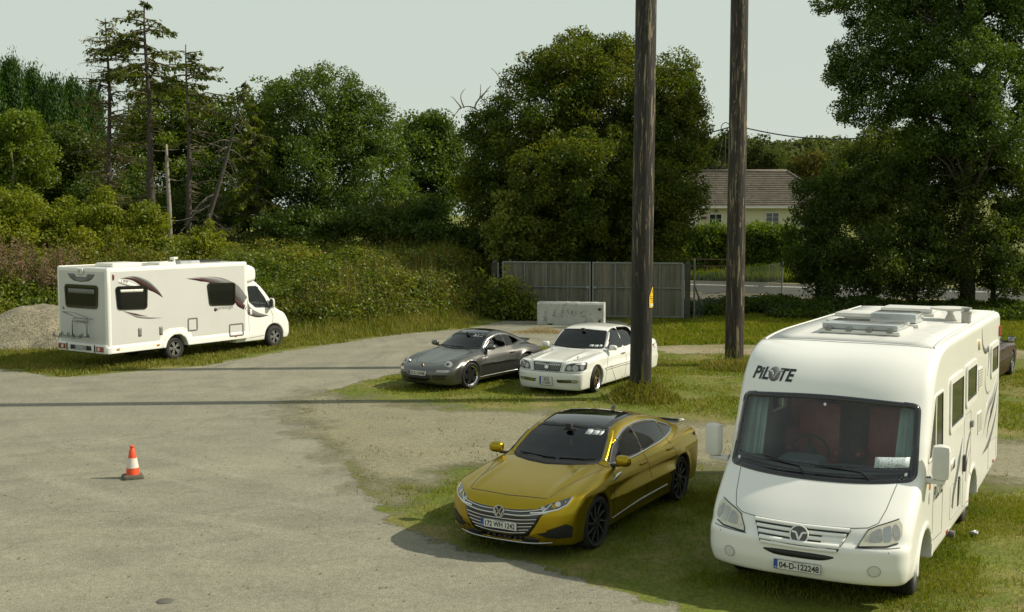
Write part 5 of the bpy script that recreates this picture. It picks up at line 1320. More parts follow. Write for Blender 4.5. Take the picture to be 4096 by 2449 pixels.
def ground_mat(name, c_lo, c_hi, c_patch, patch_sc=.35, patch=(.5, .68), speck=.35, speck_sc=55., cracks=0., rough=.92, streak=None, bump=.4, fray=None, arcs=False):
    m, nt, out = nodes_of(name); b = N(nt, 'ShaderNodeBsdfPrincipled'); b.inputs['Roughness'].default_value = rough; b.inputs['Specular IOR Level'].default_value = .25
    tc = N(nt, 'ShaderNodeTexCoord'); P = tc.outputs['Object']
    def noise(sc, det=4, ro=.55, vec=None):
        n = N(nt, 'ShaderNodeTexNoise', i_Scale=sc, i_Detail=det, i_Roughness=ro); L(nt, vec or P, n.inputs['Vector']); return n.outputs['Fac']
    base = ramp(nt, noise(.9, 6, .62), [(.32, c_lo), (.66, c_hi)]).outputs[0]
    def mix(a, fac, c):
        x = N(nt, 'ShaderNodeMix', data_type='RGBA'); L(nt, fac, x.inputs[0]); L(nt, a, x.inputs[6]) if not isinstance(a, tuple) else None
        if isinstance(c, tuple): x.inputs[7].default_value = (*c, 1)
        else: L(nt, c, x.inputs[7])
        return x.outputs[2]
    base = mix(base, ramp(nt, noise(patch_sc, 7, .68), [(patch[0], g3(0)), (patch[1], g3(.85))]).outputs[0], c_patch)
    if streak:
        mp = N(nt, 'ShaderNodeMapping'); L(nt, P, mp.inputs[0]); mp.inputs['Rotation'].default_value = (0, 0, streak[1]); mp.inputs['Scale'].default_value = (.12, 1.3, 1)
        base = mix(base, ramp(nt, noise(1.0, 5, .6, mp.outputs[0]), [(.5, g3(0)), (.72, g3(.55))]).outputs[0], streak[0])
    if arcs:   # turning tyres have scrubbed broad faint arcs, and oil has dripped here and there
        for cx_, cy_, sc_, colr, lo_, hi_, am in ((-16., 36., 1.6, (.15, .145, .115), .50, .66, .45), (7., 34., 1.3, (.33, .315, .24), .52, .68, .40)):
            vd = N(nt, 'ShaderNodeVectorMath', operation='DISTANCE'); L(nt, P, vd.inputs[0]); vd.inputs[1].default_value = (cx_, cy_, 0)
            n1 = N(nt, 'ShaderNodeTexNoise', noise_dimensions='1D', i_Scale=sc_, i_Detail=4); L(nt, vd.outputs['Value'], n1.inputs['W'])
            mk = N(nt, 'ShaderNodeMath', operation='MULTIPLY'); L(nt, ramp(nt, n1.outputs['Fac'], [(lo_, g3(0)), (hi_, g3(am))]).outputs[0], mk.inputs[0]); L(nt, ramp(nt, noise(.35, 4), [(.40, g3(0)), (.62, g3(1))]).outputs[0], mk.inputs[1])
            base = mix(base, mk.outputs[0], colr)
        base = mix(base, ramp(nt, noise(1.9, 2, .4), [(.70, g3(0)), (.82, g3(.28))]).outputs[0], (.10, .095, .072))
        base = mix(base, ramp(nt, noise(.11, 3, .5), [(.40, g3(0)), (.60, g3(.25))]).outputs[0], (.165, .162, .128))
    # stones and grains: light and dark specks
    v = N(nt, 'ShaderNodeTexVoronoi', i_Scale=speck_sc); L(nt, P, v.inputs['Vector'])
    sp = ramp(nt, v.outputs['Color'], [(.0, g3(1 - speck)), (.5, g3(1)), (1, g3(1 + speck))])
    n2 = ramp(nt, noise(9., 5, .7), [(.35, g3(1 - speck * .45)), (.65, g3(1 + speck * .35))])
    for r_ in (sp, n2):
        x = N(nt, 'ShaderNodeMix', data_type='RGBA', blend_type='MULTIPLY'); x.inputs[0].default_value = 1; L(nt, base, x.inputs[6]); L(nt, r_.outputs[0], x.inputs[7]); base = x.outputs[2]
    if cracks:
        wv = N(nt, 'ShaderNodeTexNoise', i_Scale=.8, i_Detail=5); L(nt, P, wv.inputs['Vector'])
        ad = N(nt, 'ShaderNodeVectorMath', operation='MULTIPLY_ADD'); L(nt, wv.outputs['Color'], ad.inputs[0]); ad.inputs[1].default_value = (2.2, 2.2, 0); L(nt, P, ad.inputs[2])
        ve = N(nt, 'ShaderNodeTexVoronoi', feature='DISTANCE_TO_EDGE', i_Scale=.26); L(nt, ad.outputs[0], ve.inputs['Vector'])
        cr = ramp(nt, ve.outputs['Distance'], [(.0, g3(cracks)), (.006, g3(0))]).outputs[0]
        ms = N(nt, 'ShaderNodeMath', operation='MULTIPLY'); L(nt, cr, ms.inputs[0]); L(nt, ramp(nt, noise(.16, 3), [(.42, g3(0)), (.6, g3(1))]).outputs[0], ms.inputs[1])
        base = mix(base, ms.outputs[0], (.08, .075, .055))
    L(nt, base, b.inputs['Base Color'])
    bp = N(nt, 'ShaderNodeBump', i_Strength=bump, i_Distance=.012); L(nt, v.outputs['Distance'], bp.inputs['Height']); L(nt, bp.outputs[0], b.inputs['Normal'])
    sh = b.outputs[0]
    if fray:
        ea = N(nt, 'ShaderNodeAttribute', attribute_name='edge'); a1 = N(nt, 'ShaderNodeMath', operation='MULTIPLY_ADD'); L(nt, noise(fray[1], 8, .7), a1.inputs[0]); a1.inputs[1].default_value = fray[0] * 4; a1.inputs[2].default_value = -fray[0] * 2
        a2 = N(nt, 'ShaderNodeMath', operation='ADD'); L(nt, ea.outputs['Fac'], a2.inputs[0]); L(nt, a1.outputs[0], a2.inputs[1]); fr_ = ramp(nt, a2.outputs[0], [(.0, g3(0)), (fray[2], g3(1))])
        tr = N(nt, 'ShaderNodeBsdfTransparent'); ms_ = N(nt, 'ShaderNodeMixShader'); L(nt, fr_.outputs[0], ms_.inputs[0]); L(nt, tr.outputs[0], ms_.inputs[1]); L(nt, sh, ms_.inputs[2]); sh = ms_.outputs[0]
    L(nt, sh, out.inputs[0]); MATS[name] = m
    return m

G = ground_at
LAWN_FRONT = [G(*p) for p in [(880, 1165), (930, 1158), (1020, 1166), (1110, 1157), (1690, 1148), (1740, 1152), (2200, 1175), (2482, 1192), (2750, 1210), (2750, 1900), (1900, 1545), (1760, 1497), (1640, 1470), (1500, 1430), (1300, 1362), (1110, 1322), (1000, 1288), (940, 1240)]]
LAWN_MID = [G(*p) for p in [(790, 950), (870, 928), (970, 903), (1100, 870), (1300, 838), (1500, 846), (1600, 858), (1770, 860), (2000, 870), (2482, 890), (2900, 905), (2900, 1080), (2482, 1056), (1770, 1018), (1700, 1014), (1350, 990), (1150, 984), (960, 964)]]
LAWN_BACK = [G(*p) for p in [(1545, 812), (1560, 790), (1500, 782), (1540, 772), (1700, 768), (1900, 730), (2482, 735), (2900, 745), (2900, 850), (2482, 848), (1900, 838), (1770, 834), (1600, 838)]]
VERGE = [G(*p) for p in [(-900, 880), (0, 893), (150, 914), (300, 900), (480, 886), (700, 848), (960, 810), (1130, 796), (1180, 778)]] + [(-2.4, 46.5), (-4.6, 43.4), (-6.4, 42.4), (-9, 44.3), (-13.5, 43.0), (-22, 39.5), (-60, 39)]
CARPARK = [G(*p) for p in [(1760, 1500), (1640, 1474), (1500, 1434), (1300, 1366), (1110, 1326), (1000, 1292), (930, 1240), (872, 1165), (845, 1120), (770, 1050), (720, 985), (790, 952), (870, 930), (970, 905), (1100, 872), (1300, 840), (1500, 846), (1555, 815), (1560, 792), (1500, 778), (1250, 774), (1180, 786), (1130, 797), (960, 811), (700, 850), (480, 888), (300, 902), (150, 916), (0, 895), (-900, 882)]] + [(-60, 30), (-60, 2), (12, 2), (12, 4)]
GRAVEL = [G(*p) for p in [(800, 1175), (760, 1122), (690, 1052), (640, 985), (720, 938), (790, 945), (960, 966), (1150, 986), (1350, 992), (1700, 1016), (1770, 1020), (2482, 1058), (2900, 1080), (2900, 1222), (2482, 1190), (1740, 1150), (1690, 1146), (1110, 1155), (1060, 1185), (1020, 1262), (960, 1262), (880, 1205)]]
DIRT = [G(*p) for p in [(1560, 842), (1600, 838), (1770, 835), (1900, 838), (2482, 850), (2900, 862), (2900, 890), (2482, 872), (2000, 866), (1770, 860), (1600, 858)]]

def road_line(o):   # a line along the road, o metres across it from its near yellow edge
    n = np.array([.41, .912]); p0 = np.array([10.65, 62.0]) + n * o; d = np.array([.912, -.41])
    return p0, d

def build_ground():
    xs = np.concatenate([np.arange(-260, -30, 10), np.arange(-30, 1.4, .9), np.arange(1.4, 4.6, .16), np.arange(4.6, 30, .9), np.arange(30, 265, 10)]); ys = np.concatenate([np.arange(-16, 25, 4), np.arange(25.2, 28.5, .16), np.arange(28.6, 60, .9), np.arange(60, 100, 2), np.arange(100, 620, 20)])
    gm = ground_mat('grass_soil', (.085, .110, .014), (.13, .145, .020), (.21, .17, .065), .6, (.50, .64), .30, 30., bump=.6)
    V, Q = grid_mesh(xs, ys, land); tag(new_obj('ground', V, Q, gm), kind='structure')
    asph = ground_mat('worn_asphalt', (.190, .182, .136), (.250, .240, .178), (.285, .27, .195), .28, (.48, .74), .26, 60., cracks=.5, arcs=True, streak=((.30, .28, .195), R(28)), fray=(.28, 1.6, .10))
    soft_sheet('car_park', CARPARK, .004, asph)
    grv = ground_mat('loose_gravel', (.195, .182, .118), (.25, .235, .155), (.225, .20, .118), .45, (.48, .7), .34, 50., streak=((.265, .245, .17), R(-3)), bump=.8, fray=(.85, 1.0, 1.3))
    soft_sheet('gravel_track', GRAVEL, .008, grv, 1.6, .25)
    drt = ground_mat('dry_dirt', (.22, .185, .11), (.29, .25, .16), (.16, .15, .06), .6, (.5, .62), .3, 30., fray=(.5, 1.2, .2))
    soft_sheet('dirt_path', DIRT, .0045, drt, 1.2, .25)
    # public road beyond the fence
    rm = ground_mat('road_asphalt', (.055, .055, .046), (.075, .074, .062), (.07, .068, .055), .3, (.5, .7), .15, 40.)
    ap = ground_mat('road_apron', (.11, .098, .07), (.15, .132, .095), (.13, .118, .075), .3, (.5, .7), .25, 30.)
    p0, d = road_line(0); n = np.array([.41, .912])
    q = lambda a, o: tuple(p0 + d * a + n * o)
    tag(sheet('road', [q(-140, -.4), q(140, -.4), q(140, 10.6), q(-140, 10.6)], .010, rm))
    tag(sheet('road_apron', ragged([q(-9, -11), q(7, -5), q(30, -3), q(30, -.2), q(-9, -.2)], .2, .5, 4), .006, ap))
    paintw = pmat('road_paint_white', (.70, .70, .64), .7, col2=(.5, .5, .46), cscale=8); painty = pmat('road_paint_yellow', (.52, .38, .10), .7, col2=(.3, .25, .1), cscale=8)
    for a0, a1, o, w, m in [(-140, 0.9, 6.75, .34, paintw), (1.3, 140, 6.75, .34, paintw)] + [(a, a + 2.6, 0, .26, painty) for a in (-24, -16.5, -9, -3.2, .4, 9, 17)] + [(a, a + 3.2, 10.1, .26, painty) for a in (-22, -14.5, -7, .8, 8.5, 16)]:
        tag(sheet('road_marking', [q(a0, o - w / 2), q(a1, o - w / 2), q(a1, o + w / 2), q(a0, o + w / 2)], .015, m), kind='structure')

# ------------------------------------------------------------------ blades of grass
def leaf_mat(name, cols, trans=.35, gloss=.06, nsc=.55, rough=.5):
    """cols: dark / mid / light / dry tints picked leaf by leaf and clump by clump"""
    if name in MATS: return MATS[name]
    m, nt, out = nodes_of(name); ge = N(nt, 'ShaderNodeNewGeometry'); tc = N(nt, 'ShaderNodeTexCoord')
    nz = N(nt, 'ShaderNodeTexNoise', i_Scale=nsc, i_Detail=4, i_Roughness=.6); L(nt, tc.outputs['Object'], nz.inputs['Vector'])
    ma = N(nt, 'ShaderNodeMath', operation='MULTIPLY_ADD'); L(nt, ge.outputs['Random Per Island'], ma.inputs[0]); ma.inputs[1].default_value = .55
    mb = N(nt, 'ShaderNodeMath', operation='MULTIPLY_ADD'); L(nt, nz.outputs['Fac'], mb.inputs[0]); mb.inputs[1].default_value = 1.3; mb.inputs[2].default_value = -.42; L(nt, mb.outputs[0], ma.inputs[2])
    k = len(cols); r = ramp(nt, ma.outputs[0], [(.02 + .96 * i / (k - 1), c) for i, c in enumerate(cols)])
    di = N(nt, 'ShaderNodeBsdfDiffuse'); L(nt, r.outputs[0], di.inputs[0])
    tr = N(nt, 'ShaderNodeBsdfTranslucent'); tint = N(nt, 'ShaderNodeMix', data_type='RGBA', blend_type='MULTIPLY'); tint.inputs[0].default_value = 1; L(nt, r.outputs[0], tint.inputs[6]); tint.inputs[7].default_value = (1.25, 1.25, .55, 1); L(nt, tint.outputs[2], tr.inputs[0])
    m1 = N(nt, 'ShaderNodeMixShader'); m1.inputs[0].default_value = min(.5, trans * 1.25); L(nt, di.outputs[0], m1.inputs[1]); L(nt, tr.outputs[0], m1.inputs[2])
    gl = N(nt, 'ShaderNodeBsdfGlossy', i_Roughness=rough); gl.inputs[0].default_value = (.8, .85, .75, 1)
    m2 = N(nt, 'ShaderNodeMixShader'); m2.inputs[0].default_value = gloss; L(nt, m1.outputs[0], m2.inputs[1]); L(nt, gl.outputs[0], m2.inputs[2])
    L(nt, m2.outputs[0], out.inputs[0]); MATS[name] = m
    return m

def quads_obj(name, V4, mat, parent=None, smooth=False):
    """V4: (n, 4, 3) separate quads -> one mesh"""
    n = len(V4); me = bpy.data.meshes.new(name)
    me.vertices.add(4 * n); me.vertices.foreach_set('co', np.ascontiguousarray(V4, dtype=np.float32).ravel())
    me.loops.add(4 * n); me.loops.foreach_set('vertex_index', np.arange(4 * n, dtype=np.int32))
    me.polygons.add(n); me.polygons.foreach_set('loop_start', np.arange(0, 4 * n, 4, dtype=np.int32))
    me.update(calc_edges=True); me.materials.append(mat)
    o = bpy.data.objects.new(name, me); COL.objects.link(o)
    if parent: o.parent = parent
    return o

def in_poly(P, x, y):
    ins = np.zeros(len(x), bool); n = len(P)
    for i in range(n):
        a, b = P[i], P[(i + 1) % n]; c = (a[1] <= y) != (b[1] <= y)
        if b[1] == a[1]: continue
        ins ^= c & (x < a[0] + (y - a[1]) * (b[0] - a[0]) / (b[1] - a[1]))
    return ins

def poly_scatter(poly, dens, soft=.35, thin=None):
    P = np.array(poly); lo = P.min(0) - soft; hi = P.max(0) + soft; lo = np.maximum(lo, (-26, 8)); hi = np.minimum(hi, (26, 60))
    n = int((hi[0] - lo[0]) * (hi[1] - lo[1]) * dens); x = RG.uniform(lo[0], hi[0], n); y = RG.uniform(lo[1], hi[1], n)
    # keep to what the camera and its neighbourhood can see
    k = (np.abs(x) < y * .46 + 1.5) & (y < 62); x, y = x[k], y[k]
    jx = x + soft * 2.2 * (fbm(x, y, 1.3, 3, 21) - .5); jy = y + soft * 2.2 * (fbm(x, y, 1.3, 3, 31) - .5)
    k = in_poly(poly, jx, jy); x, y = x[k], y[k]
    if thin is not None:
        k = RG.random(len(x)) < thin(x, y); x, y = x[k], y[k]
    return x, y

def blades(x, y, h, w, lean=.6, z=None, bend=None):
    n = len(x); z0 = land(x, y) if z is None else z
    a = RG.uniform(0, math.tau, n); hh = h * RG.uniform(.5, 1.25, n); ww = w * RG.uniform(.6, 1.3, n); ln = RG.uniform(0, lean, n) * hh; b = RG.uniform(0, math.tau, n)
    c, s = np.cos(a) * ww / 2, np.sin(a) * ww / 2; tx, ty = np.cos(b) * ln, np.sin(b) * ln
    V = np.zeros((n, 4, 3)); top = .35
    V[:, 0] = np.stack([x - c, y - s, z0 - .01], 1); V[:, 1] = np.stack([x + c, y + s, z0 - .01], 1)
    V[:, 2] = np.stack([x + c * top + tx, y + s * top + ty, z0 + hh], 1); V[:, 3] = np.stack([x - c * top + tx, y - s * top + ty, z0 + hh], 1)
    return V

def build_grass():
    lawn = leaf_mat('lawn_blades', [(.070, .105, .008), (.120, .165, .010), (.175, .205, .014), (.23, .22, .03), (.30, .25, .07)], .3, .01, .8)
    dry = leaf_mat('dry_blades', [(.095, .125, .014), (.15, .17, .02), (.215, .20, .04), (.30, .25, .09)], .3, .015, .7)
    edge = lambda P, x, y, w: sstep(-.1, w, -poly_sdf(P, x, y) + 1.6 * (fbm(x, y, .9, 4, 5) - .5))
    worn = lambda sc, lo, hi, seed, P=None, w=1.: (lambda x, y: (.10 + .90 * sstep(lo, hi, fbm(x, y, sc, 4, seed))) * (1 if P is None else edge(P, x, y, w)))
    x, y = poly_scatter(LAWN_FRONT, 2200, .45, worn(.8, .36, .55, 3, LAWN_FRONT, 1.3)); V = [blades(x, y, .046 * (.5 + 1.1 * fbm(x, y, 1.7, 3, 14)), .012, 1.3)]
    tag(quads_obj('lawn_grass', np.concatenate(V), lawn), 'short worn lawn under the gold car and nearest motorhome', 'grass', kind='stuff')
    x, y = poly_scatter(LAWN_MID, 520, .55, worn(.7, .34, .55, 8, LAWN_MID, 1.0)); V = [blades(x, y, .042 * (.6 + 1.1 * fbm(x, y, 1.5, 3, 15)), .024, 1.5)]
    tag(quads_obj('lawn_grass', np.concatenate(V), lawn), 'mown grass under the grey and white cars', 'grass', kind='stuff')
    x, y = poly_scatter(LAWN_BACK, 260, .4); V = [blades(x, y, .12, .04, .9)]
    tag(quads_obj('lawn_grass', np.concatenate(V), lawn), 'grass in front of the timber gates', 'grass', kind='stuff')
    x, y = poly_scatter(VERGE, 260, .5); d = bank_in(x, y); hh = .09 + .24 * sstep(-1.6, 1.2, d) * (.4 + fbm(x, y, .6, 3, 4))
    V = [blades(x, y, hh, .035, .7)]
    tag(quads_obj('long_grass', np.concatenate(V), dry), 'long yellowing grass on the verge below the brambles', 'grass', kind='stuff')
    # thin spill of grass over gravel edges
    x, y = poly_scatter(GRAVEL, 70, .3, lambda x, y: sstep(.56, .70, fbm(x, y, 1.1, 4, 12)) * .8); V = blades(x, y, .045, .02, 1.2)
    tag(quads_obj('sparse_grass', V, dry), 'thin scattered grass on the gravel track', 'grass', kind='stuff')
    for nm, (dx, dy), r, n, lab in (('grass_tuft', (2.98, 26.72), .75, 2600, 'unmown grass around the foot of the black-stained pole'), ('grass_tuft', (6.15, 32.2), .8, 2200, 'unmown grass around the foot of the brown pole')):
        a = RG.uniform(0, math.tau, n); rr = r * np.sqrt(RG.random(n)) * RG.uniform(.5, 1.25, n); x = dx + rr * np.cos(a) * 1.1; y = dy + rr * np.sin(a) - .1
        V = [blades(x, y, .21 * np.clip(1.25 - rr / r * .6, .4, 1.2), .03, 1.0), blades(dx + r * .8 * RG.normal(0, .5, 60), dy + r * .7 * RG.normal(0, .5, 60), .62, .014, .7)]
        tag(quads_obj(nm, np.concatenate(V), dry), lab, 'grass tuft')

# ------------------------------------------------------------------ trees and shrubs
BARK = pmat('bark', (.065, .055, .04), .9, var=.35, scale=9, bump=.6, bscale=25)
BARKL = pmat('pale_bark', (.24, .20, .14), .85, var=.3, scale=9)
DEADW = pmat('dead_wood', (.24, .22, .185), .85, var=.3, scale=7)
GREYT = pmat('grey_dead_twigs', (.115, .10, .075), .9, var=.4, scale=3)
DEADT = pmat('lichen_twigs', (.125, .105, .055), .9, var=.35, scale=4)
LF = dict(
    ash=leaf_mat('ash_leaves', [(0.036, 0.068, 0.0081), (0.064, 0.107, 0.0114), (0.103, 0.153, 0.0147), (0.158, 0.211, 0.0230)], .42, 0.030),
    mid=leaf_mat('mid_leaves', [(0.059, 0.095, 0.0074), (0.095, 0.144, 0.0104), (0.149, 0.201, 0.0134), (0.226, 0.265, 0.0209)], .42, 0.024),
    syc=leaf_mat('sycamore_leaves', [(0.025, 0.054, 0.0052), (0.049, 0.086, 0.0068), (0.089, 0.123, 0.0089), (0.152, 0.162, 0.0120), (0.216, 0.181, 0.0150)], .40, 0.021),
    oak=leaf_mat('oak_leaves', [(0.030, 0.057, 0.0074), (0.050, 0.092, 0.0098), (0.084, 0.135, 0.0123), (0.134, 0.181, 0.0164)], .30, 0.030),
    dark=leaf_mat('dark_shrub_leaves', [(0.025, 0.047, 0.0057), (0.042, 0.076, 0.0074), (0.070, 0.109, 0.0098), (0.108, 0.147, 0.0131)], .40, 0.024),
    shr=leaf_mat('thicket_leaves', [(0.025, 0.047, 0.0054), (0.047, 0.081, 0.0070), (0.092, 0.124, 0.0094), (0.202, 0.202, 0.0172)], .40, 0.030, .45),
    yel=leaf_mat('yellow_green_leaves', [(0.092, 0.124, 0.0089), (0.146, 0.179, 0.0119), (0.216, 0.242, 0.0163), (0.294, 0.288, 0.0260)], .44, 0.018),
    pale=leaf_mat('pale_olive_leaves', [(0.078, 0.113, 0.0130), (0.145, 0.181, 0.0204), (0.223, 0.247, 0.0326), (0.290, 0.287, 0.0465)], .44, 0.030),
    cyp=leaf_mat('cypress_sprays', [(0.016, 0.043, 0.0057), (0.026, 0.069, 0.0074), (0.045, 0.099, 0.0090), (0.071, 0.127, 0.0114)], .32, 0.018, .8),
    spr=leaf_mat('spruce_needles', [(0.031, 0.054, 0.0072), (0.056, 0.085, 0.0097), (0.097, 0.115, 0.0116), (0.149, 0.152, 0.0161)], .32, 0.018, .9),
    sprg=leaf_mat('spruce_boughs', [(0.040, 0.069, 0.0066), (0.073, 0.110, 0.0081), (0.131, 0.158, 0.0114), (0.202, 0.211, 0.0164)], .36, 0.018, .9),
    bram=leaf_mat('bramble_leaves', [(0.037, 0.066, 0.0055), (0.073, 0.118, 0.0081), (0.133, 0.179, 0.0123), (0.216, 0.224, 0.0205), (0.282, 0.224, 0.0307)], .40, 0.030, .35),
    hedge=leaf_mat('hedge_leaves', [(0.051, 0.088, 0.0074), (0.087, 0.135, 0.0104), (0.131, 0.185, 0.0134), (0.174, 0.222, 0.0193)], .42, 0.024, .7),
    far=leaf_mat('far_leaves_hazed', [(0.062, 0.084, 0.0353), (0.086, 0.108, 0.0424), (0.119, 0.136, 0.0494), (0.154, 0.156, 0.0589)], .32, .0, .12),  # distance haze is painted into these paler, greyer leaf tints; no haze volume
    lich=leaf_mat('lichened_needles', [(0.082, 0.096, 0.0270), (0.134, 0.144, 0.0396), (0.198, 0.192, 0.0540), (0.252, 0.230, 0.0630)], .32, .0, .9),
    field=leaf_mat('field_tree_leaves_hazed', [(.030, .045, .018), (.045, .066, .024), (.066, .088, .030), (.095, .11, .04)], .36, .0, .3),  # a little distance haze mixed into the leaf colour as a greyer green
    brown=leaf_mat('brown_leaves', [(0.050, 0.053, 0.0093), (0.084, 0.077, 0.0124), (0.112, 0.094, 0.0155)], .36, .02, .4))

def unit(n):
    v = RG.normal(size=(n, 3)); return v / np.linalg.norm(v, axis=1, keepdims=True)

def leaf_quads(P, Nn, Ls, asp=.5, droop=.25, axis=None):
    n = len(P); a = unit(n) if axis is None else axis + .35 * unit(n)
    a[:, 2] -= droop; a -= Nn * (a * Nn).sum(1, keepdims=True); a /= np.maximum(np.linalg.norm(a, axis=1, keepdims=True), 1e-6)
    b = np.cross(Nn, a); Ls = np.asarray(Ls)[:, None] if np.ndim(Ls) else Ls
    V = np.zeros((n, 4, 3)); k = .12 * Ls
    V[:, 0] = P - a * Ls * .5; V[:, 2] = P + a * Ls * .5 - Nn * k; V[:, 1] = P + b * Ls * asp * .5 + a * Ls * .06; V[:, 3] = P - b * Ls * asp * .5 + a * Ls * .06
    return V

def leaf_cloud(C, r, per, size, asp=.55, squash=.8, up=.45, droop=.25, ctr=None):
    """leaves over the shells of many clumps"""
    C = np.asarray(C); r = np.broadcast_to(np.asarray(r, float), (len(C),)); per = np.maximum(4, (per * (r / r.mean()) ** 2)).astype(int)
    st = unit(len(C)) * RG.uniform(.0, .8, (len(C), 1)); st[:, 2] *= .6
    idx = np.repeat(np.arange(len(C)), per); n = len(idx); u = unit(n); u = u + st[idx] * (u * st[idx]).sum(1, keepdims=True) * 1.4; rad = r[idx] * (.35 + .65 * np.sqrt(RG.random(n))) * RG.uniform(.8, 1.2, n)
    off = u * rad[:, None]; off[:, 2] *= squash; P = C[idx] + off
    Nn = u * .45 + unit(n) * .9; Nn[:, 2] += up; Nn /= np.linalg.norm(Nn, axis=1, keepdims=True)
    return leaf_quads(P, Nn, size * RG.uniform(.6, 1.35, n), asp, droop)

def E(dx, dy, rx, ry, d, rd=None):
    """crown lobe seen at a place of the photograph, d metres away"""
    k = 1.65028 / 4688 * d; c = at(dx, dy, d)
    return (*c, rx * k, (rd if rd else rx * k), ry * k)

def lobes_to_clumps(ells, cr, cover=1.0, inner=.22, zmin=None):
    C = []
    for i, (x, y, z, a, b, c) in enumerate(ells):
        area = 4 * math.pi * (((a * b) ** 1.6 + (a * c) ** 1.6 + (b * c) ** 1.6) / 3) ** (1 / 1.6); n = max(6, int(cover * area / (math.pi * cr * cr) * 1.25))
        u = unit(n); f = RG.uniform(.66, 1.07, n) + .22 * (RG.random(n) < .16) * RG.random(n); p = u * f[:, None] * np.array([a, b, c]) + (x, y, z)
        for j, e in enumerate(ells):
            if j != i:
                q = (((p - e[:3]) / np.array(e[3:])) ** 2).sum(1); p = p[(q > .45) | (RG.random(len(p)) < .18)]
        C.append(p); m = int(n * inner)
        if m: C.append(unit(m) * (RG.random(m) ** .5 * .72)[:, None] * np.array([a, b, c]) + (x, y, z))
    C = np.concatenate(C)
    if zmin is not None: C = C[C[:, 2] > zmin]
    return C

def limb(mb, p, q, r0, r1, sag=.12, n=6, sides=6, jit=.08):
    p = np.array(p, float); q = np.array(q, float); Ln = np.linalg.norm(q - p); pts = []
    j1 = RG.normal(0, jit * Ln, 3); 
    for k in range(n + 1):
        t = k / n; w = math.sin(math.pi * t); pts.append(tuple(p + (q - p) * t + j1 * w + np.array([0, 0, sag * Ln * w]) + RG.normal(0, .012 * Ln, 3) * (0 < k < n)))
    mb.tube(pts, list(np.linspace(r0, r1, n + 1)), sides, True); return pts

def broadleaf(name, label, base, ells, key, leaf=.16, cr=.62, per=150, cover=1., trunk=.22, group=None, bark=None, nlimb=26, fork=.35, cat='tree', inner=.22, zmin=None, asp=.55, twigs=0, top=None, gap=.30):
    rt = root(name, label, cat, (base[0], base[1], base[2]), 0, group); B = np.array(base, float)
    C = lobes_to_clumps(ells, cr, cover, inner, zmin); r = cr * RG.uniform(.45, 1.35, len(C))
    q = C / (cr * 3.4); keep = vnoise(q[:, 0] + q[:, 2] * .7, q[:, 1] - q[:, 2] * .8, 1, len(C) % 50) * .6 + vnoise(q[:, 0] - q[:, 1], q[:, 2] * 1.3, 1, 7) * .6 > gap * RG.uniform(.75, 1.25, len(C)); C, r = C[keep], r[keep]
    V = leaf_cloud(C, r, per, leaf, asp) - B
    quads_obj('crown', V, LF[key], rt)
    mb = MB(); cen = np.average([e[:3] for e in ells], axis=0, weights=[e[3] * e[5] for e in ells]); tp = np.array(top) if top is not None else cen
    stem = limb(mb, (0, 0, -.3), tp - B, trunk, trunk * .45, 0, 7, 9, .02)
    if nlimb:
        S = C[RG.choice(len(C), min(nlimb, len(C)), False)] - B
        for s_ in S:
            k = min(range(1, len(stem)), key=lambda i: abs(stem[i][2] - max(s_[2] * fork, s_[2] - np.linalg.norm(s_[:2] - np.array(stem[i][:2])) * .8)))
            pts = limb(mb, stem[k], s_, trunk * .32, trunk * .05, .06, 6, 5, .07)
            for _ in range(3):
                a = pts[random.randint(2, 5)]; b = np.array(a) + unit(1)[0] * np.linalg.norm(s_) * .16; limb(mb, a, b, trunk * .09, trunk * .02, .03, 3, 4)
    for _ in range(twigs):
        c = C[RG.integers(len(C))] - B; limb(mb, c * .9, c + (c - (cen - B)) * .35, .02, .006, 0, 3, 4)
    mb.build('trunk', bark or BARK, rt, True, None, False)
    return rt

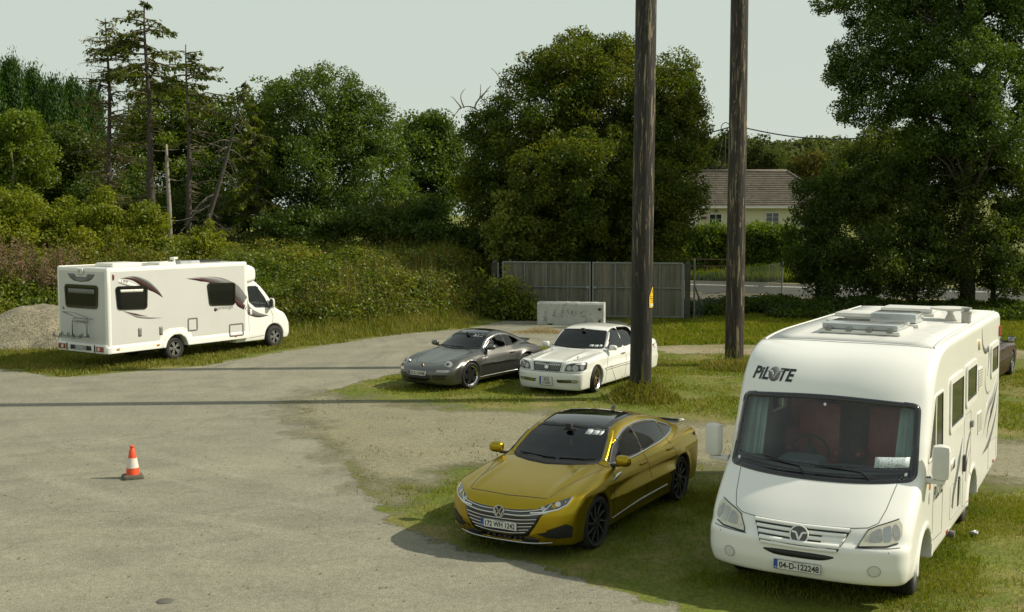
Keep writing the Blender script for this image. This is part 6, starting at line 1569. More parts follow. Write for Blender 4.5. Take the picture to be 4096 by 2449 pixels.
def conifer(name, label, base, H, prof, key, live, tw_mat, trunk_r=.17, whorl=.42, nb=5, lean=(0, 0), droop=.18, twig=True, group=None, az_bias=None, top=1., foliage=1., seed=0, leafsz=.30, wild=.0):
    """whorled branches on a straight stem; prof(t) = branch length at height fraction t, live(t) = share of it in needle"""
    rg = np.random.default_rng(100 + seed); rt = root(name, label, 'tree', base, 0, group); mb = MB(); tw = MB(); LV = []
    sx = lambda z: np.array([lean[0] * z / H, lean[1] * z / H, z]) + np.array([.05 * math.sin(z * .9 + seed), .04 * math.cos(z * .7), 0])
    mb.tube([tuple(sx(z)) for z in np.linspace(-.3, H, 14)], list(np.linspace(trunk_r, trunk_r * .13, 14)), 8)
    z = .06 * H
    while z < H * top:
        t = z / H
        for k in range(rg.integers(max(2, nb - 2), nb + 2)):
            az = rg.uniform(0, math.tau)
            if az_bias is not None and rg.random() < az_bias[1]: az = az_bias[0] + rg.normal(0, .5)
            ln = prof(t) * rg.uniform(.45, 1.2)
            if ln < .12: continue
            d = np.array([math.cos(az), math.sin(az), 0]); p0 = sx(z + rg.uniform(-.15, .15)); up = rg.uniform(-.15, .35) + wild * rg.normal(0, .45); ln *= 1 + wild * rg.normal(0, .3)
            pts = [p0 + d * ln * q + np.array([0, 0, ln * (up * q - (droop + .2) * q * q + .16 * q ** 4)]) + rg.normal(0, .02 * ln, 3) * (q > 0) for q in np.linspace(0, 1, 6)]
            tw.tube([tuple(p) for p in pts], list(np.linspace(.028 + .008 * ln, .006, 6)), 4, False)
            side = np.array([-d[1], d[0], 0]); lv = live(t)
            for q in np.linspace(.18, 1, max(4, int(ln * 8))):
                i = min(4, int(q * 5)); c = pts[i] + (pts[i + 1] - pts[i]) * (q * 5 - i)
                for sg in (1, -1):
                    l2 = ln * .34 * (1.1 - q * .75) * rg.uniform(.4, 1.2); e = c + (side * sg * rg.uniform(.5, 1) + d * .6 + np.array([0, 0, rg.uniform(-.7, .1)])) * l2
                    if twig and rg.random() < .75: tw.tube([tuple(c), tuple((c + e) / 2 + rg.normal(0, .02, 3)), tuple(e)], [.008, .006, .004], 3, False)
                    if rg.random() < lv:
                        m = max(2, int(l2 / .09 * foliage)); u = rg.uniform(.1, 1.05, m)[:, None]; P = c + (e - c) * u + rg.normal(0, .05, (m, 3)) - np.array([0, 0, .06])
                        LV.append((P, np.repeat((e - c)[None] / max(np.linalg.norm(e - c), 1e-6), m, 0)))
        z += whorl * rg.uniform(.75, 1.25)
    mb.build('trunk', BARK if key != 'dead' else DEADW, rt, True, None, False); tw.build('branches', tw_mat, rt, True, None, False)
    if LV:
        P = np.concatenate([a for a, b in LV]); A = np.concatenate([b for a, b in LV]); Nn = unit(len(P)); Nn[:, 2] += .8; Nn /= np.linalg.norm(Nn, axis=1, keepdims=True)
        quads_obj('needles', leaf_quads(P, Nn, leafsz * RG.uniform(.6, 1.3, len(P)), .42, .35, A), LF[key], rt)
    return rt

def build_trees():
    z0 = 2.2
    # dark cypresses, far left
    names = ['leftmost of the dark cypresses, cut by the frame', 'second dark cypress from the left, the tallest of its row', 'third dark cypress from the left, with a broad top', 'fourth dark cypress, on the falling skyline', 'fifth dark cypress, left of the bare-topped spruce', 'lowest dark cypress, beside the bare-topped spruce']
    for i, (dx, ty, w) in enumerate(((-35, 160, 48), (25, 172, 44), (80, 196, 44), (128, 222, 40), (175, 226, 38), (222, 240, 34))):
        d = 66 + (i % 3) * 1.5; bx, by, tz = at(dx, ty, d); k = 1.65028 / 4688 * d
        rt = root('cypress', names[i], 'tree', (bx, by, z0), 0, 'dark cypresses on the left skyline')
        H = tz - z0; n = 330; t = RG.random(n) ** .8; ang = RG.uniform(0, math.tau, n); rr = w * k * 1.15 * np.sqrt(np.clip(1.04 - t, 0, 1)) * RG.uniform(.55, 1.05, n); C = np.stack([rr * np.cos(ang), rr * np.sin(ang), .4 + t * (H - .2)], 1)
        P = np.repeat(C, 110, 0) + RG.normal(0, 1, (n * 110, 3)) * np.array([.22, .22, .38]); rad = P.copy(); rad[:, 2] = 0; rad /= np.maximum(np.linalg.norm(rad, axis=1, keepdims=True), 1e-6); A = rad * .45 + np.array([0, 0, 1.]); Nn = rad + .6 * unit(len(P)); Nn /= np.linalg.norm(Nn, axis=1, keepdims=True)
        quads_obj('crown', leaf_quads(P, Nn, .19 * RG.uniform(.6, 1.4, len(P)), .32, -.1, A), LF['cyp'], rt)
        mb = MB(); mb.tube([(0, 0, -.2), (0, 0, H * .9)], [.25, .05], 8); mb.build('trunk', BARK, rt, True)
    b = lambda dx, d, z=z0: (at(dx, 500, d)[0], d, z)
    # left thicket
    rt = broadleaf('young_ash', 'bright green young ash with a pale forked limb at the left edge', b(30, 58), [E(45, 345, 72, 65, 58), E(-25, 400, 70, 85, 58), E(80, 415, 42, 60, 58), E(20, 470, 70, 50, 58)], 'mid', .17, .6, 190, 1.1, .14, nlimb=14)
    mb = MB(); B = np.array(b(30, 58)); f = lambda dx, dy: np.array(at(dx, dy, 57.0)) - B
    limb(mb, f(28, 480), f(32, 425), .11, .09, 0, 4, 7, .01); limb(mb, f(32, 425), f(62, 385), .08, .03, .05, 5, 6, .02); limb(mb, f(32, 425), f(25, 350), .06, .02, .0, 5, 6, .03); mb.build('forked_limb', BARKL, rt, True)
    broadleaf('thicket_tree', 'olive green rounded tree between the young ash and the bare-topped spruce', b(180, 63), [E(170, 385, 80, 85, 63), E(230, 430, 60, 100, 63), E(130, 440, 60, 70, 62)], 'shr', .18, .65, 190, 1.1, .18, nlimb=16)
    broadleaf('thicket_tree', 'mid green tree showing behind the three tall spruces', b(410, 66), [E(400, 280, 95, 80, 66), E(350, 350, 70, 90, 66), E(480, 340, 90, 110, 66), E(420, 420, 130, 90, 65)], 'mid', .19, .7, 170, 1.0, .22, nlimb=20)
    broadleaf('thicket_tree', 'dark tree behind the leaning dead trunk', b(560, 65), [E(560, 370, 75, 90, 65), E(600, 300, 50, 60, 65), E(540, 450, 110, 80, 64)], 'dark', .18, .68, 170, 1.0, .2, nlimb=14)
    broadleaf('dark_bush', 'dark bush at the feet of the tall spruces', b(400, 61, 2.0), [E(330, 500, 110, 65, 61), E(470, 520, 120, 60, 60), E(240, 490, 70, 60, 61)], 'dark', .16, .6, 170, 1.0, .1, cat='bush', nlimb=8)
    # tall spruces
    pr = lambda a, b_: crv_np(a, b_)
    conifer('tall_spruce', 'thin bare-topped spruce with two crows, left of the tallest spruce', b(270, 55.5), at(266, 45, 55.5)[2] - z0, pr([0, .3, .6, .8, .93, 1], [1.0, 1.2, 1.5, 1.5, .9, .2]), 'lich', lambda t: .30 + .25 * (t > .45), DEADT, .20, .34, 6, droop=.02, group='tall spruces above the left thicket', seed=1, leafsz=.17, foliage=.8)
    conifer('tall_spruce', 'tallest spruce, green topped with a long bare lower stem', b(372, 55.0), at(362, 8, 55.0)[2] - z0, pr([0, .3, .55, .66, .74, .84, .93, 1], [.8, .9, .9, 1.7, 2.5, 2.1, 1.2, .25]), 'spr', lambda t: .03 + .8 * sstep(.58, .74, t), DEADT, .24, .36, 5, lean=(-.2, 0), group='tall spruces above the left thicket', seed=2, leafsz=.26, foliage=.75)
    conifer('tall_spruce', 'spruce with a flag-shaped top whose boughs all grow to the right', b(460, 54.5), at(455, 108, 54.5)[2] - z0, pr([0, .3, .55, .72, .84, .94, 1], [.45, .6, 1.0, 2.3, 2.0, 1.0, .3]), 'spr', lambda t: .0 + .85 * sstep(.60, .75, t), DEADT, .17, .40, 4, az_bias=(0.1, .85), group='tall spruces above the left thicket', seed=3, leafsz=.25, foliage=.75)
    c0 = at(488, 470, 54); c1 = at(588, 195, 54); H = c1[2] - z0
    conifer('leaning_dead_spruce', 'leaning dead spruce hung with grey twigs and a little green at its tip', (c0[0] - .2, 54, z0), H, pr([0, .2, .5, .8, 1], [1.2, 1.6, 1.3, .7, .3]), 'spr', lambda t: .0 + .7 * (t > .78), GREYT, .15, .50, 4, lean=(c1[0] - c0[0] + .4, 0), droop=.55, seed=4, wild=.8, leafsz=.26)
    rt = root('tree_snag', 'pale broken tree snag standing between the tall spruces', 'dead tree', b(409, 53.5), 0); mb = MB(); h = at(407, 350, 53.5)[2] - z0
    mb.tube([(.04 * math.sin(z), 0, z) for z in np.linspace(-.2, h, 9)], [.11, .11, .105, .10, .10, .095, .09, .08, .04], 9); mb.build('trunk', DEADW, rt, True)
    for zf, a_, l_ in ((.95, .2, .55), (.93, 3.3, .45), (.6, 2.9, .8), (.7, .4, .7), (.45, 3.4, .9), (.35, .1, 1.0)):
        mb = MB(); limb(mb, (0, 0, h * zf), (l_ * math.cos(a_), l_ * math.sin(a_), h * zf + .05), .025, .008, -.05, 4, 4); mb.build('branch', DEADW, rt, True)
    conifer('drooping_spruce', 'yellow-green spruce with drooping boughs left of the big ash', b(622, 56), at(605, 250, 56)[2] - z0, pr([0, .2, .5, .8, 1], [2.0, 2.0, 1.5, .8, .2]), 'sprg', lambda t: .75, DEADT, .18, .34, 6, droop=.3, seed=5, leafsz=.32)
    # two ashes
    broadleaf('big_ash', 'big green ash with a domed crown in the middle of the left skyline', b(800, 59), [E(755, 265, 120, 100, 59), E(680, 300, 62, 110, 59), E(860, 320, 100, 95, 59), E(790, 420, 190, 110, 58.5), E(930, 420, 55, 95, 58), E(700, 480, 80, 80, 57.5), E(830, 520, 110, 60, 57.5), E(905, 300, 40, 60, 59), E(640, 250, 26, 60, 59)], 'ash', .135, .54, 175, 1.05, .32, nlimb=46, inner=.16)
    broadleaf('small_ash', 'smaller darker ash between the domed ash and the orange-tinged sycamore', b(1050, 70), [E(1040, 365, 72, 90, 70), E(1055, 310, 38, 42, 70), E(1095, 420, 45, 90, 70), E(1000, 340, 32, 45, 70), E(1030, 470, 80, 70, 69)], 'ash', .20, .66, 160, 1.5, .25, nlimb=16, gap=.12)
    # sycamore
    rt = broadleaf('sycamore', 'large dark sycamore with orange-tinged leaves behind the timber gates', b(1440, 53, .6), [E(1395, 185, 105, 95, 53), E(1300, 290, 140, 110, 53), E(1470, 250, 150, 130, 53.5), E(1580, 260, 105, 115, 53), E(1640, 330, 70, 120, 52.5), E(1240, 430, 110, 110, 52.5), E(1400, 430, 210, 120, 52), E(1590, 450, 120, 110, 52), E(1350, 560, 170, 80, 52), E(1560, 570, 120, 80, 52), E(1170, 470, 55, 80, 53), E(1662, 190, 30, 50, 53), E(1395, 100, 45, 32, 53), E(1300, 175, 50, 45, 53), E(1190, 330, 70, 60, 53), E(1500, 130, 50, 30, 53.5), E(1690, 310, 30, 40, 52.5)], 'syc', .13, .52, 205, 1.25, .45, nlimb=50, inner=.20, gap=.27)
    B = np.array(b(1440, 53, .6)); f = lambda dx, dy, d=53.0: np.array(at(dx, dy, d)) - B
    for a_, b_ in (((1250, 330), (1150, 262)), ((1150, 262), (1118, 262)), ((1118, 262), (1092, 235)), ((1125, 262), (1128, 215)), ((1150, 262), (1165, 205)), ((1150, 262), (1185, 220)), ((1230, 230), (1190, 165)), ((1118, 262), (1098, 285)), ((1165, 240), (1190, 208)), ((1290, 190), (1268, 130)), ((1430, 110), (1432, 88)), ((1380, 110), (1385, 85))): mb = MB(); limb(mb, f(*a_), f(*b_), .036, .012, .06, 5, 5, .09); mb.build('dead_branch', BARKL, rt, True)
    broadleaf('young_tree', 'pale olive young tree in front of the dark sycamore', b(1245, 50, .9), [E(1245, 560, 66, 70, 50), E(1235, 505, 45, 45, 50), E(1275, 610, 45, 45, 50), E(1200, 600, 35, 45, 50)], 'pale', .15, .42, 120, .85, .07, nlimb=18, inner=.1, asp=.7)
    # undergrowth
    for i, (nm, ells, key) in enumerate((('dark bush at the foot of the big ash', [E(730, 560, 100, 52, 54.5), E(660, 590, 60, 35, 54)], 'dark'), ('dark bush left of the pale young tree', [E(1060, 560, 110, 60, 54), E(1140, 600, 70, 45, 53)], 'dark'), ('dull green bush between two darker bushes under the ashes', [E(900, 565, 95, 55, 54), E(960, 510, 60, 50, 56)], 'shr'))):
        broadleaf('understorey_bush', nm, (ells[0][0], ells[0][1], z0), ells, key, .16, .5, 150, 1.0, .08, cat='bush', nlimb=6)
    for i, (nm, ells, base) in enumerate((
            ('yellow-green willow shrub at the left edge', [E(30, 515, 80, 58, 50), E(100, 545, 58, 50, 50), E(-20, 560, 60, 60, 49), E(60, 585, 70, 30, 49)], 30),
            ('yellow-green willow shrub below the bare-topped spruce', [E(205, 525, 74, 58, 50), E(268, 555, 55, 42, 49.5), E(160, 555, 52, 46, 49.5), E(220, 585, 85, 28, 49)], 210),
            ('small upright yellow-green shrub right of the widest willow shrub', [E(355, 545, 38, 44, 50), E(330, 575, 50, 30, 49.5), E(382, 568, 28, 30, 49.5)], 352),
            ('smallest bright yellow-green bush above the white far motorhome', [E(502, 572, 32, 26, 50), E(490, 590, 40, 18, 49.5)], 500))):
        broadleaf('willow_shrub', nm, b(base, 50, 2.0), ells, 'yel', .14, .42, 130, 1.1, .06, cat='bush', nlimb=16, group='willow shrubs in front of the left thicket')
    # right-hand oak and thicket
    o = broadleaf('oak', 'tall spreading oak cut by the top right of the frame', b(2350, 49, 0), [E(2120, 160, 105, 52, 49), E(2190, 75, 120, 90, 49), E(2320, 30, 170, 120, 49.5), E(2450, 90, 120, 160, 50), E(2120, 255, 85, 48, 48.5), E(2060, 190, 55, 50, 49), E(2290, 235, 130, 70, 48.5), E(2440, 260, 90, 110, 49), E(2350, -90, 260, 110, 50), E(2030, 8, 44, 22, 49), E(2560, 150, 110, 180, 50), E(2330, 175, 115, 100, 46.8), E(2400, 320, 100, 70, 47.2), E(2260, 330, 80, 50, 48)], 'oak', .128, .48, 175, 1.0, .34, nlimb=36, inner=.12, top=at(2345, 60, 49), fork=.55)
    mb = MB(); B = np.array(b(2350, 49, 0)); f = lambda dx, dy, d=48.5: np.array(at(dx, dy, d)) - B
    for a_, b_, r_ in (((2345, 330), (2280, 250), .16), ((2280, 250), (2130, 190), .10), ((2280, 250), (2200, 265), .07), ((2345, 300), (2330, 120), .2), ((2330, 130), (2240, 40), .11), ((2250, 160), (2140, 120), .07), ((2350, 260), (2440, 90), .14), ((2340, 140), (2300, 20), .1)): limb(mb, f(*a_), f(*b_), r_, r_ * .45, .04, 6, 7, .05)
    mb.build('limbs', BARK, o, True)
    R_ = [('dark thorn bush at the left end of the right-hand thicket', [E(1985, 500, 65, 85, 51), E(1950, 600, 48, 90, 50.5), E(2010, 640, 70, 90, 50), E(2040, 450, 50, 60, 52)], 'dark', 1985, 50.5),
          ('tall bush with a pale yellowish top behind the dark thorn bush', [E(2130, 380, 90, 75, 54), E(2100, 470, 100, 100, 53), E(2170, 330, 50, 45, 54)], 'shr', 2120, 53.5),
          ('broad dark bush beneath the oak', [E(2200, 500, 120, 110, 50), E(2280, 410, 110, 90, 50.5), E(2170, 630, 130, 100, 49), E(2290, 600, 110, 110, 49)], 'shr', 2220, 49.5),
          ('dark bush with yellow-tipped leaves at the right edge', [E(2400, 470, 110, 110, 49), E(2400, 620, 120, 110, 48), E(2500, 540, 100, 150, 48.5), E(2370, 390, 90, 60, 50)], 'shr', 2410, 48.5)]
    for i, (nm, ells, key, bx, d) in enumerate(R_): broadleaf('thicket_bush', nm, b(bx, d, 0), ells, key, .12, .45, 180, 1.0, .12, cat='bush', nlimb=18, group='bushes of the right-hand thicket', twigs=10)
    x = RG.uniform(10.5, 27, 9000); y = 48.2 - .12 * (x - 10) + RG.uniform(-1.6, 1.2, 9000); k = RG.random(9000) < fbm(x, y, .8, 3, 5) * 1.5
    x2 = RG.uniform(7.0, 12.5, 2600); y2 = 48.6 + .55 * (x2 - 7) + RG.uniform(-1.5, 1.2, 2600); x = np.concatenate([x, x2]); k = np.concatenate([k, RG.random(2600) < fbm(x2, y2, .8, 3, 5) * 1.3]); y = np.concatenate([y, y2]); off = np.concatenate([y[:9000] - (48.2 - .12 * (x[:9000] - 10)), RG.uniform(-1.2, .3, 2600)])
    C = np.stack([x, y, .15 + .55 * fbm(x, y, .7, 3, 9) * sstep(-1.6, .4, off)], 1)[k]
    tag(quads_obj('weeds', leaf_cloud(C, .28, 9, .16, .4, .9, .5), LF['dark']), 'dark weeds along the foot of the right-hand thicket', 'weeds', kind='stuff')
    # beyond the road
    for nm, ells, key, d in (('rounded dark tree rising behind the left end of the bungalow roof', [E(1742, 372, 34, 34, 112), E(1768, 352, 22, 26, 112)], 'field', 112), ('rounded mid green tree behind the bungalow roof, right of the brown pole', [E(1838, 374, 26, 34, 115), E(1858, 390, 22, 24, 114)], 'field', 115), ('reddish brown tree behind the right end of the bungalow roof', [E(1930, 412, 55, 22, 118), E(1985, 408, 45, 30, 116)], 'brown', 118), ('low green tree behind the bungalow ridge', [E(1890, 405, 40, 20, 117), E(1815, 412, 30, 18, 118)], 'field', 117)):
        broadleaf('field_tree', nm, (ells[0][0], d, 2.2), ells, key, .34, 1.1, 130, 1.0, .3, nlimb=6, group='field trees behind the bungalow')
    C = []
    for row, (d, yy, rz) in enumerate(((150, 372, 5.0), (190, 354, 5.5), (240, 344, 6.0))):
        for dx in np.arange(1560, 2200, 15 - row * 2):
            p = np.array(at(dx + RG.uniform(-4, 4), yy + RG.uniform(-9, 7) + 5 * math.sin(dx * .03 + row), d)); C.append(p + unit(28) * np.array([3.4, 3.0, 2.5]) * RG.uniform(.5, 1.05, (28, 1)) - (0, 0, 2.5))
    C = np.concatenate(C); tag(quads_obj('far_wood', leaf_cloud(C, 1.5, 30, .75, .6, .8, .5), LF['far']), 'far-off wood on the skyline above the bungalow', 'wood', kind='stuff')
    # hedge in front of the house
    C = []
    for dx in np.arange(1560, 1935, 5):
        ty = 561 + 5 * math.sin(dx * .05) + RG.uniform(-7, 5) + (8 if dx < 1690 else 0)
        for k in range(11): C.append(at(dx + RG.uniform(-3, 3), ty + k * 9.5 + RG.uniform(-4, 4), 77.5 + RG.uniform(-.8, .8)))
    C = np.array(C); rt = root('hedge', 'bright green hedge in front of the bungalow', 'hedge', (16.5, 77.5, .5)); quads_obj('foliage', leaf_cloud(C, .55, 100, .20) - np.array((16.5, 77.5, .5)), LF['hedge'], rt)
    mb = MB(); mb.tube([(0, 0, 0), (.1, 0, 1.6)], .06, 5); mb.build('stem', BARK, rt, True)
    x = RG.uniform(7, 22, 16000); y = 81 - .45 * x + RG.uniform(-2.2, 3.5, 16000)
    tag(quads_obj('verge_grass', blades(x, y, .48, .09, .5), leaf_mat('verge_blades', [(.06, .10, .012), (.10, .145, .018), (.15, .175, .025), (.23, .21, .06)], .3, .0, .35)), 'long pale grass on the far verge of the road', 'grass', kind='stuff')

def crv_np(xs, ys): return lambda t: float(np.interp(t, xs, ys))

def build_brambles():
    n = 21000; x = RG.uniform(-27, 1.9, n); d = RG.uniform(.4, 13, n) ** 1.0; fx, fy = zip(*FOOT); y = np.interp(x, fx, fy) + d
    lim = 1.5 + 1.6 * fbm(x, y, .35, 2, 40) - .9 * (x > -1.5); k = (d > lim * .75) & (np.abs(x) < y * .46 + 1); x, y, d = x[k], y[k], d[k]
    hgt = (.1 + 1.15 * fbm(x, y, .6, 4, 2) ** 1.3) * sstep(.6, 3.5, d); z = land(x, y) + RG.random(len(x)) ** .5 * hgt
    Pc = np.stack([x, y, z], 1); dryp = np.clip(sstep(-11, -3, x) * .32 + 1.4 * (fbm(x, y, .28, 3, 77) - .5) + .02, 0, .85); dr = RG.random(len(x)) < dryp
    V = leaf_cloud(Pc[~dr], RG.uniform(.12, .46, (~dr).sum()), 18, .125, .62, .75, .7)
    Vd = leaf_cloud(Pc[dr], RG.uniform(.10, .40, dr.sum()), 15, .11, .45, .9, .4); k = RG.random(len(x)) < .35 * dryp + .03
    st = blades(x[k].repeat(4) + RG.normal(0, .15, k.sum() * 4), y[k].repeat(4) + RG.normal(0, .15, k.sum() * 4), .75, .022, .5, z=(z[k] - .15).repeat(4))
    tag(quads_obj('dry_scrub', np.concatenate([Vd, st]), leaf_mat('dry_scrub', [(.05, .065, .010), (.09, .105, .016), (.14, .135, .025), (.20, .165, .045), (.22, .14, .05)], .3, .02, .5)), 'browning dry scrub and dead stems mixed through the brambles', 'scrub', kind='stuff')
    # loose sprays hanging by the gate and over the verge
    gx = RG.normal(.1, .7, 260); gy = 46.9 - .2 * gx + RG.uniform(-.6, .5, 260); V2 = leaf_cloud(np.stack([gx, gy, np.abs(RG.normal(0, .55, 260)) * np.clip(1.2 - (gx - .2) * .7, .2, 1.4)], 1), .25, 22, .14, .6)
    tag(quads_obj('bramble_thicket', np.concatenate([V, V2]), LF['bram']), 'green and rust brown bramble thicket on the bank', 'brambles', kind='stuff')
    # pink seed heads at far left
    n = 190; x = RG.uniform(-22.5, -16.6, n); y = 43.6 + RG.uniform(-.9, 1.6, n); zt = land(x, y) + RG.uniform(.75, 1.35, n) + .25 * sstep(-17, -20, x); pk = leaf_mat('seed_heads', [(.15, .115, .065), (.21, .15, .10), (.27, .19, .14)], .3, .0, 1.)
    m = 30; P = np.repeat(np.stack([x, y, zt], 1), m, 0) + RG.normal(0, 1, (n * m, 3)) * np.array([.06, .06, .26]); Nn = unit(len(P))
    tag(quads_obj('willowherb', np.concatenate([leaf_quads(P, Nn, .13, .45), blades(x, y, .9, .04, .15)]), pk), 'pink seeding willowherb spikes left of the far motorhome', 'wild flowers', kind='stuff')
# ------------------------------------------------------------------ built things
GALV = pmat('galvanised_steel', (.22, .245, .22), .5, .3, var=.15)
BOARD = None
def board_mat():
    m, nt, out = nodes_of('weathered_boards'); b = N(nt, 'ShaderNodeBsdfPrincipled'); b.inputs['Roughness'].default_value = .9
    tc = N(nt, 'ShaderNodeTexCoord'); ge = N(nt, 'ShaderNodeNewGeometry'); mp = N(nt, 'ShaderNodeMapping'); mp.inputs['Scale'].default_value = (9, 9, .8); L(nt, tc.outputs['Object'], mp.inputs[0])
    nz = N(nt, 'ShaderNodeTexNoise', i_Scale=1.5, i_Detail=6, i_Roughness=.7); L(nt, mp.outputs[0], nz.inputs['Vector'])
    a = N(nt, 'ShaderNodeMath', operation='MULTIPLY_ADD'); L(nt, ge.outputs['Random Per Island'], a.inputs[0]); a.inputs[1].default_value = .35; L(nt, nz.outputs['Fac'], a.inputs[2])
    r = ramp(nt, a.outputs[0], [(.35, (.10, .092, .062)), (.62, (.215, .195, .135)), (.95, (.33, .30, .215))]); L(nt, r.outputs[0], b.inputs['Base Color']); L(nt, b.outputs[0], out.inputs[0]); return m

def pole_mat(name, dark, mid, light, tar):
    """tarred timber: long weathered cracks, and a tar stain soaking the foot"""
    m, nt, out = nodes_of(name); b = N(nt, 'ShaderNodeBsdfPrincipled'); b.inputs['Roughness'].default_value = .62; b.inputs['Specular IOR Level'].default_value = .35
    tc = N(nt, 'ShaderNodeTexCoord'); mp = N(nt, 'ShaderNodeMapping'); mp.inputs['Scale'].default_value = (7, 7, .55); L(nt, tc.outputs['Object'], mp.inputs[0])
    nz = N(nt, 'ShaderNodeTexNoise', i_Scale=2.1, i_Detail=8, i_Roughness=.72, i_Distortion=.8); L(nt, mp.outputs[0], nz.inputs['Vector'])
    r = ramp(nt, nz.outputs['Fac'], [(.40, dark), (.50, mid), (.555, mid), (.60, light)])
    n2 = N(nt, 'ShaderNodeTexNoise', i_Scale=.9, i_Detail=5); L(nt, tc.outputs['Object'], n2.inputs['Vector'])
    sx = N(nt, 'ShaderNodeSeparateXYZ'); L(nt, tc.outputs['Object'], sx.inputs[0])
    a = N(nt, 'ShaderNodeMath', operation='MULTIPLY_ADD'); L(nt, n2.outputs['Fac'], a.inputs[0]); a.inputs[1].default_value = 5.; a.inputs[2].default_value = tar - 2.5
    s = N(nt, 'ShaderNodeMath', operation='SUBTRACT'); L(nt, a.outputs[0], s.inputs[0]); L(nt, sx.outputs['Z'], s.inputs[1])
    rr = ramp(nt, s.outputs[0], [(.0, g3(0)), (.9, g3(.8))])
    mx = N(nt, 'ShaderNodeMix', data_type='RGBA'); L(nt, rr.outputs[0], mx.inputs[0]); L(nt, r.outputs[0], mx.inputs[6]); mx.inputs[7].default_value = (.016, .015, .013, 1)
    L(nt, mx.outputs[2], b.inputs['Base Color']); bp = N(nt, 'ShaderNodeBump', i_Strength=.8, i_Distance=.03); L(nt, nz.outputs['Fac'], bp.inputs['Height']); L(nt, bp.outputs[0], b.inputs['Normal'])
    L(nt, b.outputs[0], out.inputs[0]); return m

def big_pole(name, label, x, y, r0, r1, H, mat, lean):
    rt = root(name, label, 'pole', (x, y, 0), 0, 'thick timber poles'); n = 40; nz = 90; vs = []
    for k in range(nz + 1):
        t = k / nz; z = -.2 + (H + .2) * t; r = r0 + (r1 - r0) * t
        for j in range(n):
            a = j * math.tau / n; rr = r * (1 + .010 * math.sin(3 * a + z * .35) + .006 * math.sin(7 * a + 1.3 * z) + .012 * (vnoise(np.array([a * 4]), np.array([z * .4]), 1, 3)[0] - .5))
            vs.append((rr * math.cos(a) + lean * z, rr * math.sin(a), z))
    fs = [(i * n + j, i * n + (j + 1) % n, (i + 1) * n + (j + 1) % n, (i + 1) * n + j) for i in range(nz) for j in range(n)] + [tuple(nz * n + j for j in range(n))]
    new_obj('shaft', vs, fs, mat, rt, True); return rt

